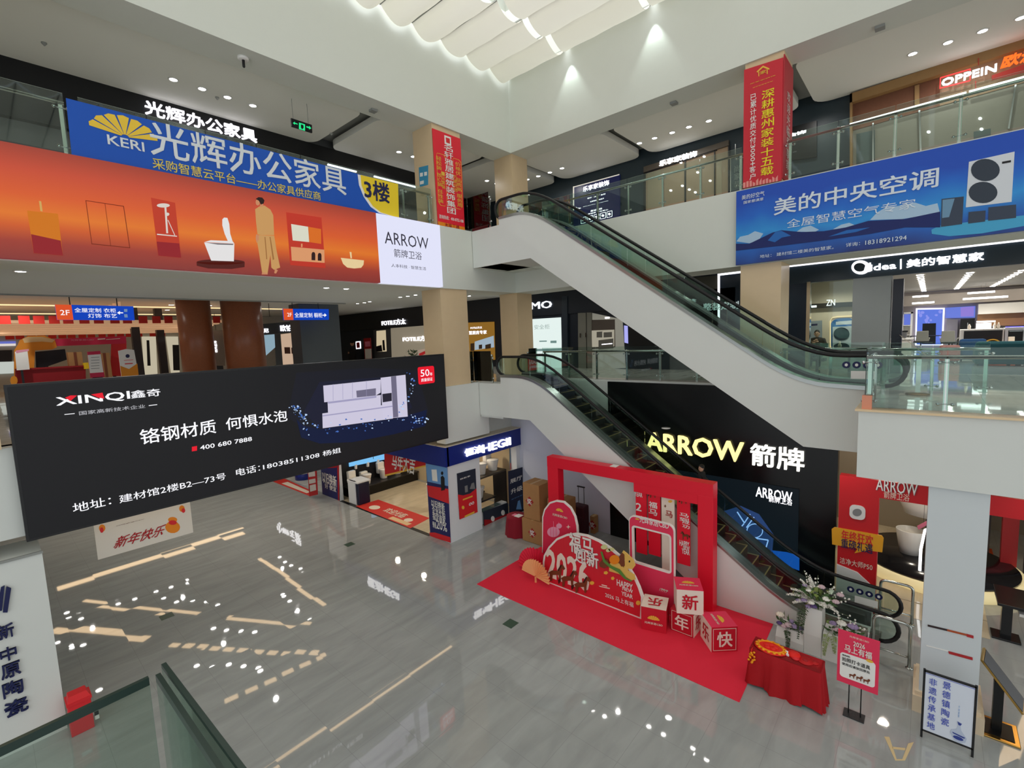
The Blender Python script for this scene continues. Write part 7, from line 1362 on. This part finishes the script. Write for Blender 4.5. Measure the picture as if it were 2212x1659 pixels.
# door mat, counter, second pier to the left
F = FZ(.007); t = thing('doormat', 'red printed mat on the threshold of the corner shop', 'mat', (10.3, 15.8, 0)); MB().prism([(9.83, 13.9, .004), (10.87, 14.1, .004), (10.9, 17.6, .004), (9.88, 17.7, .004)], (0, 0, .01)).obj('sheet', mat('mat_red', (214, 52, 42), .6), t)
F = Face((9.86, 17.6, .0145), (0, -1, 0), (1, 0, 0)); text(t, '欢迎光临', F, (1.3, .35), (2.6, .75), CREAM, .03, px=False, d=0, t=.002); art(t, 'white_picture', F, [ell(.7, .4, .28, .2, 16), ell(3.0, .4, .2, .16, 14)], CREAM, px=False, d=0, t=.002); art(t, 'cream_box', F, [[(2.2, .04), (3.4, .04), (3.4, .26), (2.2, .26)]], mat('mat_cream', (236, 200, 150), .6), px=False, d=0.0, t=.0025)
t = thing('counter', 'rounded white and navy reception counter at the shop threshold', 'counter', (10.2, 18.0, 0)); MB().box(9.98, 10.55, 17.63, 18.36, .006, .95).obj('navy_body', mat('counter_navy', (20, 24, 52), .4), t, bevel=.05); MB().box(9.94, 10.1, 17.78, 18.36, .006, 1.0).obj('white_side', SW, t, bevel=.04); MB().box(9.95, 10.6, 17.6, 18.4, .95, 1.0).obj('countertop', SW, t)
F = FX(9.85); t = thing('poster', 'navy poster with white brush characters on the pier left of the shop opening', 'poster', (9.85, 19.4, 0)); MB().box(9.87, 10.0, 18.88, 20.3, 0, 2.7).obj('pier', SW, t); po = art(t, 'sheet', F, [[(693, 1003), (728, 1000), (733.5, 1082), (697, 1069)]], mat('poster_navy', (28, 34, 96), .5), d=.0, t=.01); text(po, '以旧换新', F, (698, 1042), (727, 1028), PWHITE, .04, d=.011); text(po, '好 便宜', F, (703, 1054), (727, 1052), PWHITE, .03, d=.011); art(po, 'red_edge', F, [[(694, 1003), (728, 1000), (728, 1010), (694, 1012)], [(729, 1005), (733, 1005), (733.5, 1082), (731, 1081)]], REDD, d=.012)
F = FX(9.3); t = thing('poster', 'red poster with product pictures left of the navy poster pier', 'poster', (9.3, 21, 0)); art(t, 'sheet', F, [[(666, 1012), (684, 1010), (687, 1068), (670, 1072)]], REDD, d=0, t=.04); art(t, 'picture', F, [[(668, 1018), (682, 1016), (683, 1028), (669, 1030)], [(669, 1036), (683, 1033), (684, 1042), (670, 1045)], [(671, 1048), (684, 1045), (685, 1058), (672, 1062)]], mat('photo_mid', (196, 190, 186), .5), d=.041)
t = thing('doormat', 'red and white printed mat before the far white shop', 'mat', (9.5, 22.8, 0)); MB().prism([(9.35, 20.8, 0), (9.75, 20.8, 0), (9.9, 25, 0), (9.3, 25, 0)], (0, 0, .008)).obj('sheet', mat('mat_red', (214, 52, 42), .6), t); MB().prism([(9.45, 21.2, .008), (9.65, 21.2, .008), (9.72, 23.8, .008), (9.42, 23.8, .008)], (0, 0, .002)).obj('white_area', CREAM, t)
t = thing('stool', 'round navy and white display stool in the far white shop', 'stool', (10.4, 23.6, 0)); MB().lathe((10.5, 23.7, .006), [(.42, 0), (.42, .3), (.4, .32)], 24).obj('body', NB, t); MB().lathe((10.5, 23.7, .326), [(.43, 0), (.43, .12), (.02, .14)], 24).obj('top', SW, t)
t = thing('storefront', 'dark ground storey fascia with white lit characters beyond the corner shop', 'shop front', (9.95, 24, 2.5)); MB().box(9.9, 10.0, 20.45, 28, 2.5, 3.4).box(9.9, 10.0, 27.8, 28, 0, 2.5).obj('fascia', mat('fascia_slate', (52, 56, 62), .5), t); text(t, '小熊五保', FX(9.9), (-26, 2.7), (-23.2, 3.15), LB, .02, d=.01, t=.04, px=False)
struct('floor_far_shop', MB().box(9.95, 15, 20.4, 28, 0, .006), floor_mat('far_shop_tile', (206, 206, 200), .8, .06, .003)); struct('wall_far_shop', MB().box(13.5, 13.7, 20.4, 28, 0, 4.04).box(10.02, 13.6, 20.2, 20.4, 0, 4.04), SW)
struct('wall_far_ground', MB().box(-14, 15, 33, 33.2, 0, 4.04), mat('far_wall_grey', (120, 118, 114), .6)); struct('wall_side_ground', MB().box(-13.9, -13.7, 11, 33, 0, 4.04), mat('far_wall_grey', (120, 118, 114), .6))
# cartons, cloth table, suitcase by the purple lit wall
CB = mat('cardboard', (176, 132, 84), .8, noise=.06, scale=8); DK_ = mat('carton_seal_red', (170, 40, 34), .6)
def carton(label, x0, x1, y0, y1, z0, z1, seal=(.5, .5)):
    t = thing('carton', label, 'box', ((x0+x1)/2, (y0+y1)/2, z0), 'cardboard cartons'); MB().box(x0, x1, y0, y1, z0, z1).obj('box', CB, t, bevel=.008); MB().box(x0-.002, x1, (y0+y1)/2-.04, (y0+y1)/2+.04, z1, z1+.002).obj('tape', mat('tape', (196, 160, 110), .3), t)
    f = FX(x0); u, v = -(y1+(y0-y1)*seal[0]), z0+(z1-z0)*seal[1]; s = .17; a = art(t, 'seal', f, [[(u-s, v), (u, v-s), (u+s, v), (u, v+s)]], DK_, px=False, d=.002); text(a, '奖', f, (u-.1, v-.1), (u+.1, v+.1), PWHITE, .04, d=.007, px=False)
carton('large lower cardboard carton carrying the tall one, by the red cloth table', 11.5, 12.25, 9.12, 9.98, .006, .78, (.5, .45)); carton('tall upper cardboard carton stacked on the large lower one', 11.55, 12.2, 9.25, 9.93, .785, 1.98, (.4, .5)); carton('cardboard carton half hidden behind the left gate post', 11.75, 12.4, 8.42, 9.08, .006, 1.55, (.3, .75))
t = thing('table', 'low table under a dark red cloth beside the corner shop window', 'table', (11.7, 10.35, 0)); rr = [(.40, 0), (.37, .3), (.34, .62), (.33, .68)]; mb = MB(); n = 40; vs = [((11.75)+r*1.0*math.cos(2*math.pi*i/n)*(1+.05*math.sin(9*2*math.pi*i/n)*(r > .34)), 10.44+r*math.sin(2*math.pi*i/n)*(1+.05*math.sin(9*2*math.pi*i/n)*(r > .34)), h+.006) for r, h in rr for i in range(n)]
mb.add(vs, [(j*n+i, j*n+(i+1) % n, (j+1)*n+(i+1) % n, (j+1)*n+i) for j in range(3) for i in range(n)]+[tuple(3*n+i for i in range(n))], 0, True); mb.obj('cloth', mat('cloth_maroon', (140, 14, 36), .8), t)
tag(MB().box(11.6, 11.85, 10.2, 10.42, .688, .70).prism([(11.62, 10.42, .688), (11.8, 10.42, .688), (11.8, 10.55, .688), (11.62, 10.55, .688)], (0, 0, .01), 1).obj('leaflet', [PWHITE, PPINK]), 'white and pink leaflets on the dark red cloth table', 'leaflet')
t = thing('suitcase', 'dark maroon suitcase with its handle drawn out by the lilac wall', 'suitcase', (13.0, 8.75, 0)); MR = mat('suitcase_maroon', (64, 22, 30), .6)
MB().box(12.85, 13.2, 8.42, 8.92, .05, 1.05).obj('shell', MR, t, bevel=.06); MB().box(12.8, 12.86, 8.48, 8.86, .15, .7).obj('front_pocket', MR, t, bevel=.03)
for y in (8.56, 8.78): MB().tube([(13.1, y, 1.05), (13.1, y, 1.62)], .012, 6).obj('pull_tube', DARK, t)
MB().box(13.07, 13.13, 8.52, 8.82, 1.62, 1.66).obj('grip', DARK, t, bevel=.01)
for y in (8.48, 8.86):
    for x in (12.9, 13.15): MB().lathe((x, y, .03), [(.03, -.012), (.03, .012)], 10, axis='y').obj('wheel', DARK, t)
carton('small cardboard carton right of the suitcase', 13.3, 13.55, 8.30, 8.47, .006, .6, (.5, .5))
# ================================================================ second storey behind the big screen
def col(name, label, x, y, r, m, n=32, sq=False):
    t = thing(name, label, 'column', (x, y, Z2))
    if sq: MB().box(x-r, x+r, y-r, y+r, Z2, 8.78).obj('shaft', m, t)
    else: MB().lathe((x, y, Z2), [(r, 0), (r, 3.5)], n).obj('shaft', m, t); MB().lathe((x, y, Z2), [(r*1.05, 0), (r*1.05, .15), (r, .18)], n).obj('base', m, t)
    return t
GRN = mat('red_granite', (156, 92, 60), .32, noise=.2, scale=22)
for (pa, pb), Y, lab in (((388, 466), 21.6, 'left round red granite column beyond the big screen'), ((484, 574), 20.8, 'right round red granite column beyond the big screen')):
    F = FY(Y); ua, ub = F.at(pa, 760)[0], F.at(pb, 760)[0]; col('granite_column', lab, (ua+ub)/2, Y, (ub-ua)/2*.93, GRN)
for (pa, pb), Y, lab in (((286, 308), 27, 'left slim dark square column beyond the big screen'), ((340, 360), 28, 'second slim dark square column beside the left granite column')):
    F = FY(Y); ua, ub = F.at(pa, 760)[0], F.at(pb, 760)[0]; col('dark_column', lab, (ua+ub)/2, Y, (ub-ua)/2*.8, mat('dark_column_grey', (44, 44, 50), .4), sq=True)
F = FY(19.2); ua, ub = F.at(652, 760)[0], F.at(738, 760)[0]; t = thing('dark_column', 'broad dark grey square column right of the second direction sign', 'column', ((ua+ub)/2, 19.6, Z2)); MB().box(ua+.02, ub, 19.2, 20.1, Z2, 8.45).obj('shaft', mat('slate_column', (74, 80, 84), .45), t)
# beige ceiling baffles with red flags
BAF = mat('beige_baffle', (232, 190, 150), .6, emit=(236, 190, 148), k=.3)  # warm light on the slats put in as a faint glow
for i in range(7):
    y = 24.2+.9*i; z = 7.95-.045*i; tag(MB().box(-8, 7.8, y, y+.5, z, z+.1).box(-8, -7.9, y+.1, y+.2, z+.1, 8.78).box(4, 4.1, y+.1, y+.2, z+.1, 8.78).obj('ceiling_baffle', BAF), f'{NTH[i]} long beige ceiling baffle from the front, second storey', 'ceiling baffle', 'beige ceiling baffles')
tag(MB().box(-8, 12.4, 26.6, 26.72, 8.74, 8.778).obj('light_strip', LEDWARM), 'thin warm light strip across the ceiling before the red flags', 'light strip')
tag(MB().box(-8, 12, 32, 32.15, 8.74, 8.778).obj('light_strip', LEDWARM), 'second thin warm light strip nearer the red flags', 'light strip')
FL = mat('flag_red', (206, 44, 32), .7); k = 0; protoF = None
for row_, (Y, pys, xs) in enumerate(((23.4, 690, (10, 52, 84, 117, 147, 182, 213, 248, 275, 309, 338, 364, 391, 418, 444, 468)), (31.0, 720, (20, 42, 67, 89, 112, 134, 154, 177, 197, 220, 240, 260, 279, 300, 330, 350)))):
    F = FY(Y); zf = 8.16 if row_ == 0 else 7.82; tag(MB().box(-9, 9.5, Y-.005, Y+.005, zf, zf+.01).box(-9, -8.98, Y-.01, Y+.01, zf, 8.78).box(9.4, 9.42, Y-.01, Y+.01, zf, 8.78).obj('flag_string', DARK), f'{"front" if row_ == 0 else "rear"} string carrying the red flags', 'string')
    for i, px in enumerate(xs):
        u, v = F.at(px, pys); s = .14
        o = MB().prism([(u-s, Y-.01, zf), (u+s, Y-.01, zf), (u+s, Y+.02, zf-.28), (u-s, Y+.02, zf-.28)], (0, .006, 0)).obj('flag', FL)
        tag(o, f'small square red flag, {NTH[i % 10] if i < 10 else "number "+str(i+1)} from the left on the {"front" if row_ == 0 else "rear"} string', 'flag', 'red flags on the '+('front' if row_ == 0 else 'rear')+' string')
# promotion stand
F = FY(25.0)
t = thing('promotion_stand', 'orange and pink promotion backdrop with openings, far left of the second storey', 'promotion stand', (2, 25, Z2)); PO_ = mat('promo_orange', (236, 150, 36), .6); PP_ = mat('promo_pink', (206, 40, 80), .6)
art(t, 'orange_panel', F, [[(38, 745), (42, 735), (60, 726), (95, 725), (118, 735), (122, 750), (112, 755), (75, 757), (72, 820), (30, 830), (30, 757)]], PO_, d=.03, t=.1); art(t, 'pink_header', F, [[(100, 733), (271, 726), (272, 742), (118, 748)]], PP_, d=0, t=.1); art(t, 'red_panel', F, [[(240, 738), (272, 736), (274, 812), (238, 812)]], mat('promo_red', (206, 40, 44), .6), d=-.01, t=.1)
art(t, 'brush_lettering', F, [[(48, 732), (60, 728), (90, 728), (118, 734), (112, 740), (90, 738), (70, 739), (52, 741)]], mat('promo_cream', (238, 206, 150), .6), d=.14); text(t, '光辉家居CBD', F, (152, 737), (202, 732), mat('promo_pale', (226, 150, 170), .6), 0, d=.11); art(t, 'white_line', F, [[(210, 732), (226, 731), (226, 733), (210, 734)], [(228, 733), (258, 731), (258, 732), (228, 734)]], PWHITE, d=.11)
(ua, va), (ub, vb) = F.at(34, 800), F.at(160, 796); F = FY(24.2)
for ul_ in (F.at(60, 800)[0], F.at(255, 800)[0]): MB().box(ul_-.05, ul_+.05, 25.02, 25.1, Z2, F.at(60, 800)[1]+.3).obj('leg', DARK, t)
t = thing('counter', 'long dark red counter before the orange promotion backdrop', 'counter', (1.5, 24.2, Z2)); art(t, 'body', F, [[(34, 800), (185, 792), (186, 835), (34, 842)]], mat('counter_red', (150, 16, 26), .6), d=-.5, t=.5); art(t, 'orange_end', F, [ell(30, 822, 8, 10)], PO_, d=.01, t=.02)
MB().box(F.at(34, 800)[0], F.at(185, 792)[0], 24.1, 24.75, F.at(110, 796)[1], F.at(110, 796)[1]+.05).obj('countertop', mat('counter_red', (150, 16, 26), .6), t)
MB().box(F.at(40, 800)[0], F.at(180, 792)[0], 24.3, 24.6, Z2, F.at(110, 830)[1]).obj('plinth', DARK, t)
t = thing('notice_board', 'white notice with a cream header at the left of the promotion stand', 'board', (.9, 23.9, Z2)); F = FY(23.9); art(t, 'sheet', F, [[(32, 760), (59, 757), (64, 798), (36, 800)]], PWHITE, d=0, t=.05); art(t, 'header', F, [[(34, 757), (62, 754), (62, 758), (35, 763)]], mat('promo_pale', (226, 150, 170), .6), d=.051); MB().box(F.at(47, 800)[0]-.03, F.at(47, 800)[0]+.03, 23.9, 23.95, Z2, F.at(47, 800)[1]+.1).obj('post', DARK, t)
t = thing('poster_stand', 'tall white poster stand with crimson bands before the promotion stand', 'poster stand', (3.4, 22.4, Z2)); F = FY(22.4); art(t, 'sheet', F, [[(188, 760), (216, 758), (226, 814), (195, 816)]], mat('promo_pink', (206, 40, 80), .6), d=0, t=.04); art(t, 'white_area', F, [[(189, 767), (217, 765), (223, 804), (194, 806)]], PWHITE, d=.041); art(t, 'text_line', F, [[(196, 772+6*i), (214, 771+6*i), (214.4, 772+6*i), (196.2, 773+6*i)] for i in range(5)], PGREY, d=.046); MB().box(F.at(200, 816)[0], F.at(222, 816)[0], 22.36, 22.5, Z2, F.at(210, 815)[1]+.02).obj('base', DARK, t)
t = thing('poster_stand', 'white and orange pointed display card with a round emblem', 'poster stand', (4.5, 22.6, Z2)); F = FY(22.6); art(t, 'card', F, [[(255, 758), (272, 754), (289, 756), (297, 800), (299, 812), (262, 815)]], PWHITE, d=0, t=.05); art(t, 'orange_foot', F, [[(259, 790), (278, 797), (296, 785), (299, 812), (262, 815)]], PO_, d=.051); art(t, 'emblem', F, [ell(275, 769, 4.5, 4, 14)], PNAVY, d=.051); art(t, 'text_line', F, [[(269, 785), (286, 784), (286, 786), (269, 787)], [(267, 778), (287, 776.5), (287, 777.5), (267, 779)]], REDP, d=.051); MB().box(F.at(264, 815)[0], F.at(298, 812)[0], 22.58, 22.7, Z2, F.at(280, 813)[1]+.03).obj('base', DARK, t)
for i, (a, b, c, lab) in enumerate(((150, 176, (760, 793), 'tall brown striped carton on the dark red counter'), (216, 236, (762, 795), 'brown carton between the two poster stands'))):
    F = FY(24.4); (ua, va), (ub, vb) = F.at(a, c[1]), F.at(b, c[0]); t = thing('carton', lab, 'box', (ua, 24.4, va)); zb = va if i == 0 else Z2; MB().box(ua, ub, 24.35, 24.8, zb, vb).obj('box', CB, t); MB().box((ua+ub)/2-.04, (ua+ub)/2+.04, 24.34, 24.36, zb, vb).obj('tape', PBROWN, t)
F = FY(25.3); t = thing('screen', 'black television behind the opening of the promotion backdrop', 'screen', (2.2, 25.3, 6.5)); art(t, 'panel', F, [[(76, 760), (140, 754), (144, 777), (78, 800)]], PBLACK, d=0, t=.06); art(t, 'stand', F, [[(100, 790), (104, 790), (104, 856), (100, 856)]], DARK, d=0, t=.05)
tag(art(None, 'yellow_basket', FY(24.3), [[(178, 784), (190, 783), (190, 796), (180, 797)]], PYEL, d=0, t=.3), 'yellow basket at the right end of the dark red counter', 'basket')
# glazed shops at the far end
struct('wall_far_second_storey', MB().box(-14, 18, 33.5, 33.7, Z2, 8.78), mat('far_wall_pale', (186, 184, 176), .6)); struct('wall_side_second_storey', MB().box(-13.9, -13.7, 12, 33.5, Z2, 8.78), mat('far_wall_grey', (120, 118, 114), .6))

F = FY(33.4)
t = thing('storefront', 'pale lit shop front with a blue header at the far left', 'shop front', (-1, 33.4, Z2)); art(t, 'blue_header', F, [[(-10, 738), (34, 737), (34, 742), (-10, 743)]], lit('far_blue', (110, 120, 210), .8), d=0, t=.05); art(t, 'white_header', F, [[(-10, 743), (34, 742), (34, 747), (-10, 748)]], lit('far_white', (230, 220, 214), .9), d=0, t=.05); art(t, 'dark_bay', F, [[(-10, 757), (26, 756), (26, 781), (-10, 782)]], DARK, d=0, t=.04); art(t, 'bright_counter', F, [[(-10, 782), (30, 781), (36, 806), (-10, 808)]], lit('far_pale', (206, 214, 206), .8), d=0, t=.06)
t = thing('storefront', 'glazed white shop front between the dark columns at the far end', 'shop front', (6, 33.4, Z2)); art(t, 'bright_bay', F, [[(306, 727), (336, 727), (340, 812), (312, 812)], [(358, 727), (384, 727), (388, 812), (370, 812)]], lit('far_cream', (206, 196, 170), .8), d=0, t=.05); art(t, 'dark_door', F, [[(316, 735), (322, 735), (325, 790), (318, 790)], [(372, 745), (386, 745), (388, 800), (374, 800)]], DARK, d=.051)
F = FY(28.0)
t = thing('storefront', 'shop front with white lit characters and a blue lit edge right of the granite columns', 'shop front', (11, 28, Z2)); art(t, 'dark_fascia', F, [[(566, 700), (652, 693), (652, 716), (566, 724)]], mat('fascia_slate', (52, 56, 62), .5), d=0, t=.1); text(t, '欧铂丽', F, (604, 716), (640, 702), LEDP, .05, d=.11, t=.03); text(t, '尼', F, (568, 719), (578, 710), LEDP, .05, d=.11, t=.03)
art(t, 'glazed_bay', F, [[(568, 724), (592, 722), (594, 750), (574, 768)]], lit('bay_blue_pale', (150, 180, 196), .8), d=0, t=.05); art(t, 'pale_wall', F, [[(607, 722), (655, 716), (660, 788), (612, 788)]], lit('wall_peach_lit', (206, 176, 150), .85), d=-.05, t=.04); art(t, 'oven_picture', F, [[(614, 750), (626, 750), (627, 764), (615, 764)], [(629, 751), (642, 750), (643, 764), (630, 764)]], mat('oven_brown', (90, 50, 34), .5), d=.0, t=.03); art(t, 'blue_edge', F, [[(649, 716), (652, 715), (658, 785), (654, 786)]], lit('edge_blue', (60, 110, 240), 1.2), d=.05, t=.04); art(t, 'grey_pier', F, [[(592, 722), (604, 721), (610, 790), (596, 790)]], mat('pier_slate', (70, 74, 78), .5), d=.01, t=.05); MB().box(F.at(595, 788)[0], F.at(655, 788)[0], 28, 28.1, Z2, F.at(620, 788)[1]+.02).obj('base', DARK, t)
t = thing('vertical_sign', 'vertical white lit sign with violet glow between the granite columns', 'sign', (9.2, 26, Z2)); F = FY(26); vtext(t, '爱尚家居', F, (459, 762), (467, 736), LEDP, .04, d=.02, t=.04); MB().box(F.at(462, 790)[0], F.at(482, 790)[0], 26, 26.1, Z2, F.at(470, 788)[1]).obj('base', DARK, t); art(t, 'panel', F, [[(457, 715), (486, 713), (486, 790), (459, 790)]], mat('sign_panel_brown', (110, 96, 84), .5), d=0, t=.02)
t = thing('poster', 'red framed notice on a stand before the cooker shop', 'poster', (15.2, 16.4, Z2)); F = FX(15.2); art(t, 'sheet', F, [[(904, 756), (921, 753), (922, 775), (906, 777)]], mat('notice_cream', (226, 200, 186), .6), d=0, t=.03); art(t, 'red_mark', F, [[(906, 764), (919, 758), (920, 764), (907, 770)]], REDP, d=.031); MB().box(15.2, 15.26, at(913, 777, F).y-.05, at(913, 777, F).y+.05, Z2, at(913, 777, F).z+.1).obj('post', DARK, t)
F = FX(15.2); p = at(890, 770, F); t = thing('potted_plant', 'dark leafy potted plant just above the right part of the big screen', 'plant', (15.2, p.y, Z2)); MB().lathe((15.2, p.y, Z2), [(.2, 0), (.26, .5), (.24, .52), (.02, .5)], 16).obj('pot', SW, t); mb = MB()
for i in range(60): leaf(mb, (15.2+rf_.uniform(-.2, .2), p.y+rf_.uniform(-.3, .3), Z2+rf_.uniform(.5, .95)), (rf_.uniform(-1, 1), rf_.uniform(-1, 1), rf_.uniform(0, 1)), rf_.uniform(.15, .3), .08)
mb.obj('foliage', LEAFD, t)
# beige pillar details: steel track strips left of the two second-storey pillars
for i, (F, pts, lab) in enumerate(((FY(12.8), [(917, 632), (934, 632), (948, 768), (938, 768)], 'steel shutter track left of the left beige pillar'), (FY(12.5), [(1086, 640), (1106, 640), (1106, 760), (1090, 760)], 'steel shutter track left of the corner pillar'))):
    tag(art(None, 'shutter_track', F, [pts], mat('track_grey', (150, 142, 130), .4, .3), d=0, t=.08), lab, 'shutter track')
